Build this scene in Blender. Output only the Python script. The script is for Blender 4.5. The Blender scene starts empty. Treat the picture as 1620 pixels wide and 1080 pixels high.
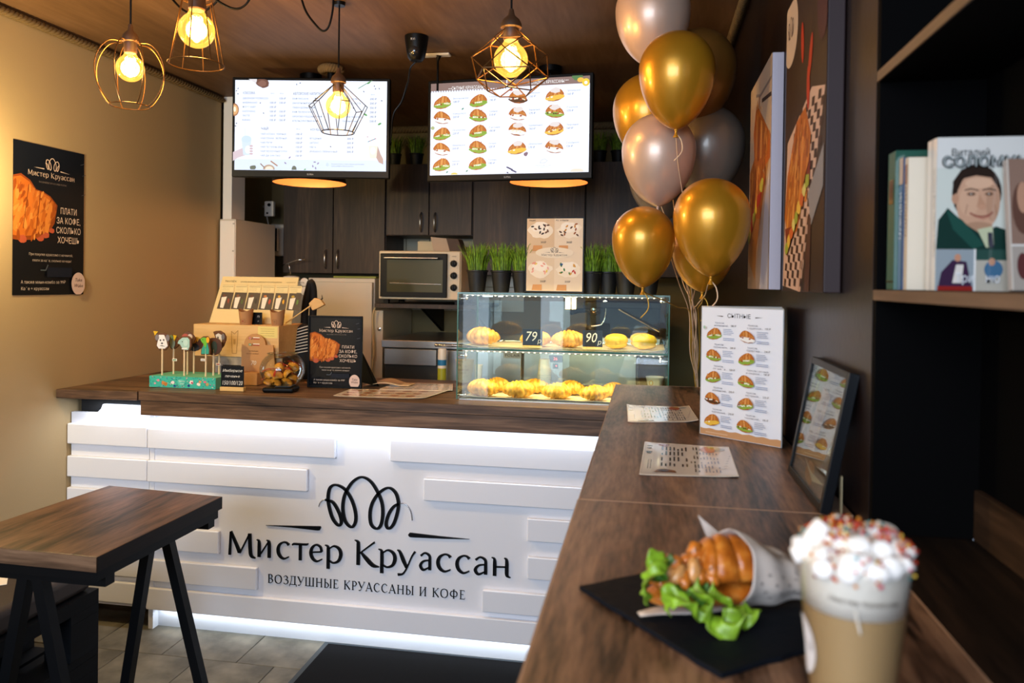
import bpy, math, random
from mathutils import Vector, Matrix, Euler
R = math.radians
PI = math.pi
C = bpy.context.scene.collection
sc = bpy.context.scene

# ------------------------------------------------------------------ camera
YAW, PIT, ROL, FPX, CY, HC = R(9.9), R(.6), R(.8), 1233.0, 460.0, 1.4
_F = Vector((-math.sin(YAW) * math.cos(PIT), math.cos(YAW) * math.cos(PIT), -math.sin(PIT)))
_R0 = Vector((math.cos(YAW), math.sin(YAW), 0))
_U0 = _R0.cross(_F)
_R = _R0 * math.cos(ROL) + _U0 * math.sin(ROL)
_U = _U0 * math.cos(ROL) - _R0 * math.sin(ROL)
EYE = Vector((0, 0, HC))
cam = bpy.data.cameras.new('camera')
cam.sensor_width = 36
cam.lens = 36 * FPX / 1620
cam.shift_y = -(540 - CY) / 1620
cam.clip_start = .02
cam.dof.use_dof = True
cam.dof.focus_distance = 2.7
cam.dof.aperture_fstop = 4.5
co = bpy.data.objects.new('camera', cam)
C.objects.link(co)
mw = Matrix((_R, _U, -_F)).transposed().to_4x4()
mw.translation = EYE
co.matrix_world = mw
sc.camera = co

def ray(x, y): return _F + _R * ((x - 810) / FPX) - _U * ((y - CY) / FPX)
def PY(x, y, Y):
    d = ray(x, y); return EYE + d * (Y / d.y)
def PZ(x, y, z):
    d = ray(x, y); return EYE + d * ((z - HC) / d.z)
def PX(x, y, X):
    d = ray(x, y); return EYE + d * (X / d.x)

# ------------------------------------------------------------------ world, exposure
sc.view_settings.view_transform = 'Standard'
sc.view_settings.look = 'None'
sc.view_settings.gamma = 1
sc.view_settings.exposure = 0.22
sc.view_settings.use_curve_mapping = False
w = bpy.data.worlds.new('world'); sc.world = w
w.use_nodes = True
w.node_tree.nodes['Background'].inputs[0].default_value = (.55, .68, .9, 1)
w.node_tree.nodes['Background'].inputs[1].default_value = .6

def area(name, loc, rot, sx, sy, power, col, spread=PI):
    l = bpy.data.lights.new(name, 'AREA'); l.shape = 'RECTANGLE'
    l.size = sx; l.size_y = sy; l.energy = power; l.color = col; l.spread = spread
    o = bpy.data.objects.new(name, l); o.location = loc; o.rotation_euler = rot
    C.objects.link(o); return o
def point(name, loc, power, col, rad, parent=None):
    l = bpy.data.lights.new(name, 'POINT'); l.energy = power; l.color = col; l.shadow_soft_size = rad
    o = bpy.data.objects.new(name, l); o.location = loc; C.objects.link(o)
    if parent: o.parent = parent
    return o
DAY = (.70, .83, 1)
WARM = (1, .50, .14)
# daylight through the shop window behind the photographer
area('transom_daylight', (-1.0, -1.85, 1.83), (R(90), 0, 0), 2.4, .95, 84, DAY)
area('window_daylight', (-1.68, -1.85, .78), (R(90), 0, 0), .26, 1.1, 2.0, DAY)
area('door_daylight', (-.92, -1.85, .85), (R(90), 0, 0), .22, .9, 1.8, DAY)
area('warm_ambient_fill', (-1.0, -.7, 2.36), (0, 0, 0), 1.2, .5, 30, (1, .84, .66))  # added warm area light behind the camera, lifts the room's ambient level
# led strips of the counter
area('fascia_led', (-1.02, 2.782, .862), (R(-14), 0, 0), 1.78, .012, 2.2, (.80, .88, 1))
area('gate_led', (-2.09, 2.785, .905), (R(-6), 0, 0), .22, .01, .6, (.85, .9, 1))
area('kick_led', (-1.02, 2.822, .072), (R(6), 0, 0), 1.78, .02, .75, (.86, .95, 1))

# ------------------------------------------------------------------ colours and materials
def lin(c):
    return c / 12.92 if c <= .04045 else ((c + .055) / 1.055) ** 2.4
def hx(s):
    s = s.lstrip('#'); return tuple(lin(int(s[i:i + 2], 16) / 255) for i in (0, 2, 4))
MATS = {}
def mat(name, col, rough=.5, metal=0, spec=.5, bump=0, bscale=80, var=0, vscale=6, coat=0, alpha=None, sub=0):
    """plain principled surface with a little procedural relief and colour variation"""
    if name in MATS: return MATS[name]
    if isinstance(col, str): col = hx(col)
    m = bpy.data.materials.new(name); m.use_nodes = True
    n, l = m.node_tree.nodes, m.node_tree.links
    b = n['Principled BSDF']
    b.inputs['Base Color'].default_value = (*col, 1)
    b.inputs['Roughness'].default_value = rough
    b.inputs['Metallic'].default_value = metal
    b.inputs['Specular IOR Level'].default_value = spec
    b.inputs['Coat Weight'].default_value = coat
    if coat: b.inputs['Coat Roughness'].default_value = .08
    if sub:
        b.inputs['Subsurface Weight'].default_value = sub
        b.inputs['Subsurface Radius'].default_value = (.01, .006, .003)
    tc = n.new('ShaderNodeTexCoord')
    if var:
        no = n.new('ShaderNodeTexNoise'); no.inputs['Scale'].default_value = vscale; no.inputs['Detail'].default_value = 6
        l.new(tc.outputs['Object'], no.inputs['Vector'])
        mx = n.new('ShaderNodeMix'); mx.data_type = 'RGBA'
        mx.inputs[6].default_value = (*[c * (1 - var) for c in col], 1)
        mx.inputs[7].default_value = (*[min(1, c * (1 + var)) for c in col], 1)
        mr = n.new('ShaderNodeMapRange'); mr.inputs[1].default_value = .34; mr.inputs[2].default_value = .66
        l.new(no.outputs['Fac'], mr.inputs[0]); l.new(mr.outputs[0], mx.inputs[0]); l.new(mx.outputs[2], b.inputs['Base Color'])
    if bump:
        nb = n.new('ShaderNodeTexNoise'); nb.inputs['Scale'].default_value = bscale; nb.inputs['Detail'].default_value = 4
        l.new(tc.outputs['Object'], nb.inputs['Vector'])
        bp = n.new('ShaderNodeBump'); bp.inputs['Strength'].default_value = bump; bp.inputs['Distance'].default_value = .002
        l.new(nb.outputs['Fac'], bp.inputs['Height']); l.new(bp.outputs['Normal'], b.inputs['Normal'])
    MATS[name] = m
    return m
def wood(name, cols, axis='x', freq=9, rough=.45, stretch=.07, bump=.25, pos=(.25, .5, .75), spec=.4):
    """grained wood, the grain running along the given object axis"""
    if name in MATS: return MATS[name]
    m = bpy.data.materials.new(name); m.use_nodes = True
    n, l = m.node_tree.nodes, m.node_tree.links
    b = n['Principled BSDF']; b.inputs['Roughness'].default_value = rough; b.inputs['Specular IOR Level'].default_value = spec
    tc = n.new('ShaderNodeTexCoord'); mp = n.new('ShaderNodeMapping')
    s = [1, 1, 1]; s['xyz'.index(axis)] = stretch
    mp.inputs['Scale'].default_value = s
    l.new(tc.outputs['Object'], mp.inputs['Vector'])
    n1 = n.new('ShaderNodeTexNoise'); n1.inputs['Scale'].default_value = freq; n1.inputs['Detail'].default_value = 9
    n1.inputs['Roughness'].default_value = .62; n1.inputs['Distortion'].default_value = 1.3
    n2 = n.new('ShaderNodeTexNoise'); n2.inputs['Scale'].default_value = freq * 14; n2.inputs['Detail'].default_value = 5
    l.new(mp.outputs['Vector'], n1.inputs['Vector']); l.new(mp.outputs['Vector'], n2.inputs['Vector'])
    ma = n.new('ShaderNodeMath'); ma.operation = 'MULTIPLY_ADD'; ma.inputs[1].default_value = .35; 
    l.new(n2.outputs['Fac'], ma.inputs[0]); l.new(n1.outputs['Fac'], ma.inputs[2])
    su = n.new('ShaderNodeMath'); su.operation = 'SUBTRACT'; su.inputs[1].default_value = .175
    l.new(ma.outputs[0], su.inputs[0])
    cr = n.new('ShaderNodeValToRGB')
    e = cr.color_ramp.elements
    e[0].position = pos[0]; e[0].color = (*hx(cols[0]), 1)
    e[1].position = pos[2]; e[1].color = (*hx(cols[2]), 1)
    k = e.new(pos[1]); k.color = (*hx(cols[1]), 1)
    l.new(su.outputs[0], cr.inputs[0]); l.new(cr.outputs[0], b.inputs['Base Color'])
    bp = n.new('ShaderNodeBump'); bp.inputs['Strength'].default_value = bump; bp.inputs['Distance'].default_value = .001
    l.new(su.outputs[0], bp.inputs['Height']); l.new(bp.outputs['Normal'], b.inputs['Normal'])
    MATS[name] = m
    return m
def emit(name, col, strength):
    if name in MATS: return MATS[name]
    m = bpy.data.materials.new(name); m.use_nodes = True
    b = m.node_tree.nodes['Principled BSDF']
    b.inputs['Base Color'].default_value = (*col, 1)
    b.inputs['Emission Color'].default_value = (*col, 1); b.inputs['Emission Strength'].default_value = strength
    MATS[name] = m; return m
def glass(name, tint=(1, 1, 1), refl=.06, rough=0.0):
    """clear sheet: straight-through transmission plus fresnel gloss"""
    if name in MATS: return MATS[name]
    m = bpy.data.materials.new(name); m.use_nodes = True
    n, l = m.node_tree.nodes, m.node_tree.links
    n.remove(n['Principled BSDF'])
    out = n['Material Output']
    t = n.new('ShaderNodeBsdfTransparent'); t.inputs[0].default_value = (*tint, 1)
    g = n.new('ShaderNodeBsdfGlossy'); g.inputs['Roughness'].default_value = rough
    fr = n.new('ShaderNodeLayerWeight'); fr.inputs[0].default_value = .25
    mr = n.new('ShaderNodeMath'); mr.operation = 'MULTIPLY_ADD'; mr.inputs[1].default_value = .45; mr.inputs[2].default_value = refl
    l.new(fr.outputs['Fresnel'], mr.inputs[0])
    mx = n.new('ShaderNodeMixShader')
    l.new(mr.outputs[0], mx.inputs[0]); l.new(t.outputs[0], mx.inputs[1]); l.new(g.outputs[0], mx.inputs[2])
    l.new(mx.outputs[0], out.inputs[0])
    MATS[name] = m; return m
def attr_mat(name, rough=.5, strength=0, coat=0):
    if name in MATS: return MATS[name]
    m = bpy.data.materials.new(name); m.use_nodes = True
    n, l = m.node_tree.nodes, m.node_tree.links
    b = n['Principled BSDF']; b.inputs['Roughness'].default_value = rough; b.inputs['Specular IOR Level'].default_value = .22
    b.inputs['Coat Weight'].default_value = coat; b.inputs['Coat Roughness'].default_value = .06
    a = n.new('ShaderNodeAttribute'); a.attribute_name = 'Col'
    if strength:
        b.inputs['Base Color'].default_value = (.01, .01, .012, 1)
        l.new(a.outputs['Color'], b.inputs['Emission Color']); b.inputs['Emission Strength'].default_value = strength
    else:
        no = n.new('ShaderNodeTexNoise'); no.inputs['Scale'].default_value = 300
        mx = n.new('ShaderNodeMix'); mx.data_type = 'RGBA'; mx.blend_type = 'MULTIPLY'; mx.inputs[0].default_value = .08
        l.new(a.outputs['Color'], mx.inputs[6]); l.new(no.outputs['Color'], mx.inputs[7])
        l.new(mx.outputs[2], b.inputs['Base Color'])
    MATS[name] = m; return m

# ------------------------------------------------------------------ mesh builder
class MB:
    def __init__(s): s.v = []; s.f = []; s.c = []; s.col = None
    def _add(s, vs, fs):
        o = len(s.v); s.v += [tuple(v) for v in vs]
        for f in fs: s.f.append(tuple(i + o for i in f)); s.c.append(s.col)
        return s
    def box(s, a, b, M=None):
        (x0, y0, z0), (x1, y1, z1) = a, b
        vs = [Vector(p) for p in ((x0, y0, z0), (x1, y0, z0), (x1, y1, z0), (x0, y1, z0), (x0, y0, z1), (x1, y0, z1), (x1, y1, z1), (x0, y1, z1))]
        if M is not None: vs = [M @ v for v in vs]
        return s._add(vs, [(0, 3, 2, 1), (4, 5, 6, 7), (0, 1, 5, 4), (1, 2, 6, 5), (2, 3, 7, 6), (3, 0, 4, 7)])
    def cbox(s, c, d, M=None):
        return s.box((c[0] - d[0] / 2, c[1] - d[1] / 2, c[2] - d[2] / 2), (c[0] + d[0] / 2, c[1] + d[1] / 2, c[2] + d[2] / 2), M)
    def prism(s, pts, n, d):
        """pts: 3-D polygon, n: direction, d: thickness"""
        k = len(pts); n = Vector(n) * d
        vs = [Vector(p) for p in pts] + [Vector(p) + n for p in pts]
        fs = [tuple(range(k))[::-1], tuple(range(k, 2 * k))] + [(i, (i + 1) % k, (i + 1) % k + k, i + k) for i in range(k)]
        return s._add(vs, fs)
    def lathe(s, prof, c=(0, 0, 0), n=24, M=None, wob=None, cap=True):
        """prof: (r, z) from bottom to top"""
        vs = []; fs = []
        for j, (r, z) in enumerate(prof):
            for i in range(n):
                a = 2 * PI * i / n; q = r * (wob(a, j) if wob else 1)
                v = Vector((q * math.cos(a), q * math.sin(a), z))
                if M is not None: v = M @ v
                vs.append(v + Vector(c))
        for j in range(len(prof) - 1):
            for i in range(n):
                k = (i + 1) % n
                fs.append((j * n + i, j * n + k, (j + 1) * n + k, (j + 1) * n + i))
        if cap and prof[0][0] > 1e-6: fs.append(tuple(range(n))[::-1])
        if cap and prof[-1][0] > 1e-6: fs.append(tuple((len(prof) - 1) * n + i for i in range(n)))
        return s._add(vs, fs)
    def tube(s, pts, r, n=8, closed=False, taper=None):
        pts = [Vector(p) for p in pts]; m = len(pts); vs = []; fs = []
        up = None
        for j, p in enumerate(pts):
            if closed: t = pts[(j + 1) % m] - pts[j - 1]
            else: t = pts[min(j + 1, m - 1)] - pts[max(j - 1, 0)]
            if t.length < 1e-9: t = Vector((0, 0, 1))
            t.normalize()
            if up is None:
                up = Vector((0, 0, 1)) if abs(t.z) < .9 else Vector((1, 0, 0))
            up = (up - t * up.dot(t))
            if up.length < 1e-6: up = Vector((1, 0, 0)) - t * t.x
            up.normalize(); q = t.cross(up)
            rr = r if not taper else r * taper(j / (m - 1))
            for i in range(n):
                a = 2 * PI * i / n
                vs.append(p + up * (rr * math.cos(a)) + q * (rr * math.sin(a)))
        for j in range(m if closed else m - 1):
            j2 = (j + 1) % m
            for i in range(n):
                k = (i + 1) % n
                fs.append((j * n + i, j * n + k, j2 * n + k, j2 * n + i))
        if not closed: fs += [tuple(range(n))[::-1], tuple((m - 1) * n + i for i in range(n))]
        return s._add(vs, fs)
    def rod(s, a, b, r, n=10): return s.tube([a, b], r, n)
    def sphere(s, c, r, n=16, m=10, sc=(1, 1, 1), M=None, fn=None):
        vs = []; fs = []
        for j in range(m + 1):
            t = PI * j / m
            for i in range(n):
                a = 2 * PI * i / n
                v = Vector((math.sin(t) * math.cos(a), math.sin(t) * math.sin(a), -math.cos(t)))
                k = fn(v) if fn else 1
                v = Vector((v.x * sc[0], v.y * sc[1], v.z * sc[2])) * (r * k)
                if M is not None: v = M @ v
                vs.append(v + Vector(c))
        for j in range(m):
            for i in range(n):
                k = (i + 1) % n
                fs.append((j * n + i, j * n + k, (j + 1) * n + k, (j + 1) * n + i))
        return s._add(vs, fs)
    def grid(s, fn, nu, nv, flip=False):
        vs = [fn(i / nu, j / nv) for j in range(nv + 1) for i in range(nu + 1)]
        fs = []
        for j in range(nv):
            for i in range(nu):
                a = j * (nu + 1) + i; q = (a, a + 1, a + nu + 2, a + nu + 1)
                fs.append(q[::-1] if flip else q)
        return s._add(vs, fs)
    def build(s, name, m, parent=None, smooth=False, bev=0, seg=2, world=False, loc=None, solid=0):
        me = bpy.data.meshes.new(name)
        vs = s.v
        if world and parent is not None:
            inv = wmat(parent).inverted(); vs = [tuple(inv @ Vector(v)) for v in vs]
        me.from_pydata(vs, [], s.f)
        if any(c is not None for c in s.c):
            ca = me.color_attributes.new('Col', 'FLOAT_COLOR', 'CORNER')
            buf = []
            for p, c in zip(me.polygons, s.c):
                cc = (*(c or (1, 1, 1)), 1)
                buf += list(cc) * p.loop_total
            ca.data.foreach_set('color', buf)
        if isinstance(m, str): m = MATS[m]
        me.materials.append(m)
        if smooth:
            me.polygons.foreach_set('use_smooth', [True] * len(me.polygons))
            if smooth is not True: me.set_sharp_from_angle(angle=R(smooth))
        me.validate()
        me.update()
        o = bpy.data.objects.new(name, me); C.objects.link(o)
        if parent is not None: o.parent = parent
        if loc: o.location = loc
        if bev:
            b = o.modifiers.new('bevel', 'BEVEL'); b.width = bev; b.segments = seg; b.limit_method = 'ANGLE'; b.angle_limit = R(40)
        if solid:
            b = o.modifiers.new('solid', 'SOLIDIFY'); b.thickness = solid
        return o
def wmat(o):
    M = Matrix.LocRotScale(o.location, o.rotation_euler, o.scale)
    return wmat(o.parent) @ M if o.parent else M
def thing(name, label, cat, loc=(0, 0, 0), rotz=0, group=None, rot=None):
    o = bpy.data.objects.new(name, None); o.empty_display_size = .05; C.objects.link(o)
    o.location = loc; o.rotation_euler = rot if rot else (0, 0, rotz)
    o['label'] = label; o['category'] = cat
    if group: o['group'] = group
    return o
def tag(o, label, cat, group=None, kind=None):
    o['label'] = label; o['category'] = cat
    if group: o['group'] = group
    if kind: o['kind'] = kind
    return o
def struct(o, kind='structure'): o['kind'] = kind; return o
def dup(root, loc, rotz=None, label=None, name=None):
    r = root.copy(); C.objects.link(r); r.location = loc
    if rotz is not None: r.rotation_euler = (0, 0, rotz)
    if label: r['label'] = label
    for ch in list(root.children):
        c = ch.copy(); C.objects.link(c); c.parent = r
        for g in ch.children:
            d = g.copy(); C.objects.link(d); d.parent = c
    return r
def catmull(pts, k=6, closed=False):
    P = [Vector(p) for p in pts]; out = []; n = len(P)
    for i in range(n if closed else n - 1):
        a, b, c, d = (P[(i - 1) % n] if closed or i > 0 else P[0] * 2 - P[1]), P[i], P[(i + 1) % n], (P[(i + 2) % n] if closed or i + 2 < n else P[-1] * 2 - P[-2])
        for j in range(k):
            t = j / k
            out.append(.5 * ((2 * b) + (c - a) * t + (2 * a - 5 * b + 4 * c - d) * t * t + (3 * b - a - 3 * c + d) * t ** 3))
    if not closed: out.append(P[-1])
    return out

# ------------------------------------------------------------------ lettering (built-in font, read once as outlines)
CH = set('ЁАБВГДЕЖЗИЙКЛМНОПРСТУФХЦЧШЩЪЫЬЭЮЯабвгдежзийклмнопрстуфхцчшщъыьэюяABCDEFGHIJKLMNOPRSTUVWXYZabcdefghiklmnoprstuvwxyz0123456789.,:+-!?/%₽&"')
GL = {}
def load_glyphs():
    obs = {}
    for c in list(CH) + ['|']:
        for body in ((c, c + '|') if c != '|' else ('|',)):
            cu = bpy.data.curves.new('t', 'FONT'); cu.body = body; cu.resolution_u = 2
            o = bpy.data.objects.new('t', cu); C.objects.link(o); obs[body] = o
    dg = bpy.context.evaluated_depsgraph_get(); dg.update()
    dat = {}
    for k, o in obs.items():
        me = bpy.data.meshes.new_from_object(o.evaluated_get(dg))
        vs = [(v.co.x, v.co.y) for v in me.vertices]; fs = [tuple(p.vertices) for p in me.polygons]
        dat[k] = (vs, fs); bpy.data.meshes.remove(me)
    base = max(v[0] for v in dat['|'][0])
    for c in CH:
        vs, fs = dat[c]
        adv = max(v[0] for v in dat[c + '|'][0]) - base
        GL[c] = (vs, fs, adv)
    for x in obs.values():
        d = x.data; bpy.data.objects.remove(x); bpy.data.curves.remove(d)
load_glyphs()

# stroke alphabet of the shop sign: strokes of (x, y, width), cap height 1
def _S(*pts, c=True): return (c, pts)
SER = .10
SG = {
 'М': (1.16, [_S((.07, .98, .07), (.03, 0, .09), c=0), _S((.07, 1.0, .08), (.46, .12, .13), c=0), _S((.46, .10, .05), (.86, .94, .05), c=0), _S((.87, .96, .12), (.90, .3, .12), (.95, .02, .11), (1.12, -.07, .03))]),
 'и': (.66, [_S((-.01, .73, .02), (.08, .68, .07), (.10, .5, .11), (.10, .0, .11)), _S((.12, .06, .05), (.48, .66, .05), c=0), _S((.40, .74, .02), (.50, .68, .08), (.52, .5, .11), (.52, .0, .11))]),
 'с': (.60, [_S((.54, .60, .10), (.44, .69, .06), (.30, .70, .06), (.13, .58, .10), (.07, .36, .12), (.14, .13, .11), (.32, .01, .07), (.54, .10, .04))]),
 'т': (.68, [_S((.0, .60, .03), (.04, .66, .07), (.34, .67, .07), (.62, .68, .07), (.67, .73, .03)), _S((.34, .66, .11), (.34, 0, .11), c=0)]),
 'е': (.62, [_S((.09, .37, .05), (.53, .42, .05), c=0), _S((.53, .42, .09), (.48, .61, .08), (.31, .70, .06), (.14, .59, .10), (.07, .36, .12), (.14, .13, .11), (.32, .01, .07), (.55, .11, .04))]),
 'р': (.70, [_S((-.02, .72, .02), (.09, .67, .07), (.12, .5, .11), (.12, -.26, .11)), _S((.13, .56, .05), (.34, .70, .06), (.55, .60, .10), (.62, .36, .12), (.53, .10, .10), (.32, .0, .06), (.13, .10, .05))]),
 'К': (.96, [_S((-.02, 1.02, .02), (.10, .96, .08), (.13, .8, .12), (.13, 0, .12)), _S((.76, .97, .07), (.68, .92, .06), (.17, .47, .05)), _S((.24, .52, .06), (.45, .28, .13), (.70, .03, .13), (.95, -.02, .03))]),
 'у': (.66, [_S((-.02, .74, .02), (.08, .68, .08), (.20, .38, .12), (.34, .04, .09)), _S((.64, .72, .07), (.52, .50, .05), (.34, .02, .05), (.20, -.22, .06), (.02, -.27, .09))]),
 'а': (.62, [_S((.08, .58, .08), (.26, .70, .06), (.46, .60, .09), (.48, .36, .11), (.48, .02, .11)), _S((.47, .42, .04), (.20, .36, .07), (.07, .18, .11), (.20, .01, .08), (.47, .14, .04))]),
 'н': (.72, [_S((-.02, .73, .02), (.08, .68, .07), (.10, .5, .11), (.10, .0, .11)), _S((.11, .36, .05), (.52, .38, .05), c=0), _S((.44, .74, .02), (.52, .68, .08), (.54, .5, .11), (.54, .10, .11), (.60, .0, .06), (.68, -.03, .02))]),
 ' ': (.42, []),
}
def _cap(wd, *st): return (wd, list(st))
T_, N_ = .115, .05
def stem(x, a=0, b=1, w=T_): return [_S((x, a, w), (x, b, w), c=0), _S((x - .11, a + .015, .035), (x + .11, a + .015, .035), c=0), _S((x - .11, b - .015, .035), (x + .11, b - .015, .035), c=0)]
CG = {
 'В': _cap(.72, *stem(.16), _S((.16, .98, N_), (.42, .97, .06), (.54, .77, T_), (.42, .54, .06), (.16, .53, N_)), _S((.40, .54, .05), (.62, .28, T_), (.44, .03, .06), (.16, .02, N_))),
 'О': _cap(.94, _S((.45, .99, .05), (.16, .84, .10), (.07, .5, T_), (.16, .16, .10), (.45, .01, .05), (.74, .16, .10), (.83, .5, T_), (.74, .84, .10), (.45, .99, .05))),
 'З': _cap(.62, _S((.06, .82, .06), (.26, .98, .05), (.50, .80, .11), (.40, .58, .07), (.22, .53, .05)), _S((.26, .54, .05), (.54, .42, .10), (.54, .16, .11), (.28, .01, .05), (.04, .13, .07))),
 'Д': _cap(.86, _S((.24, .97, N_), (.22, .5, .05), (.10, .04, .05)), _S((.66, 1, T_), (.66, .03, T_), c=0), _S((.14, .98, .04), (.78, .98, .04), c=0), _S((.02, .03, .05), (.84, .03, .05), c=0), _S((.03, .05, .05), (.01, -.2, .03), c=0), _S((.83, .05, .05), (.85, -.2, .03), c=0)),
 'У': _cap(.76, _S((.06, .98, T_), (.38, .34, T_), c=0), _S((.72, .98, N_), (.40, .30, .05), (.26, .02, .07), (.08, .02, .09)), _S((-.04, .985, .035), (.18, .985, .035), c=0), _S((.60, .985, .035), (.80, .985, .035), c=0)),
 'Ш': _cap(1.16, *stem(.14), *stem(.57), *stem(1.0), _S((.14, .02, .045), (1.0, .02, .045), c=0)),
 'Н': _cap(.86, *stem(.15), *stem(.70), _S((.15, .52, N_), (.70, .52, N_), c=0)),
 'Ы': _cap(.96, *stem(.15), *stem(.82), _S((.15, .55, N_), (.40, .54, .06), (.56, .29, T_), (.40, .03, .06), (.15, .02, N_))),
 'Е': _cap(.66, *stem(.16), _S((.16, .975, .045), (.56, .975, .045), (.58, .84, .03), c=0), _S((.16, .53, .045), (.46, .53, .045), c=0), _S((.16, .025, .045), (.58, .025, .045), (.62, .18, .03), c=0)),
 'К': _cap(.80, *stem(.16), _S((.68, .97, .05), (.20, .5, .045), c=0), _S((.30, .56, .10), (.74, .0, T_), c=0), _S((.58, .985, .035), (.76, .985, .035), c=0)),
 'Р': _cap(.66, *stem(.16), _S((.16, .98, N_), (.42, .97, .06), (.57, .73, T_), (.42, .48, .06), (.16, .46, N_))),
 'А': _cap(.80, _S((.38, 1.0, .05), (.06, 0, .05), c=0), _S((.36, 1.0, T_), (.72, 0, T_), c=0), _S((.14, .32, N_), (.58, .32, N_), c=0), _S((-.04, .015, .035), (.16, .015, .035), c=0), _S((.60, .015, .035), (.84, .015, .035), c=0)),
 'С': _cap(.76, _S((.66, .80, .06), (.46, .98, .05), (.18, .85, .10), (.07, .5, T_), (.18, .15, .10), (.46, .01, .05), (.68, .17, .04))),
 'И': _cap(.86, *stem(.15), *stem(.70), _S((.18, .1, N_), (.67, .9, N_), c=0)),
 'Ф': _cap(.96, *stem(.46), _S((.46, .84, .05), (.18, .76, .09), (.08, .52, T_), (.18, .28, .09), (.46, .2, .05), (.74, .28, .09), (.84, .52, T_), (.74, .76, .09), (.46, .84, .05))),
 ' ': (.36, []),
}
def stroke_polys(alpha, text):
    """list of ribbons (left pts, right pts) in em units, and total width"""
    out = []; x = 0
    for ch in text:
        wd, sts = alpha[ch]
        for c, pts in sts:
            P = [Vector(p) for p in pts]
            if c and len(P) > 2: P = catmull(P, 5)
            L, Rr = [], []
            for i, p in enumerate(P):
                t = P[min(i + 1, len(P) - 1)] - P[max(i - 1, 0)]; t = Vector((t.x, t.y)).normalized(); nn = Vector((-t.y, t.x))
                L.append((x + p.x + nn.x * p.z / 2, p.y + nn.y * p.z / 2)); Rr.append((x + p.x - nn.x * p.z / 2, p.y - nn.y * p.z / 2))
            out.append((L, Rr))
        x += wd + .075
    return out, x - .075
EMB = [(600, 226), (640, 240), (672, 295), (683, 340), (668, 357), (640, 325), (622, 270), (615, 215), (625, 165), (655, 150), (700, 172), (735, 225), (755, 290), (755, 340), (735, 366), (705, 340), (692, 290), (692, 240), (705, 190), (740, 135), (785, 110), (830, 130), (865, 180), (890, 240), (895, 300), (885, 355), (862, 374), (835, 350), (830, 290), (845, 235), (880, 187), (925, 165), (960, 190), (975, 240), (970, 290), (950, 350), (925, 373), (912, 350), (925, 300), (950, 262), (978, 246)]
def emblem_pts():
    """centre line of the curls, x -0.5..0.5 and y 0..1.1 (slant of the photograph removed)"""
    return [((x - 790) / 380, (372 - (y - (x - 790) * .035)) / 380) for x, y in EMB]

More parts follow.
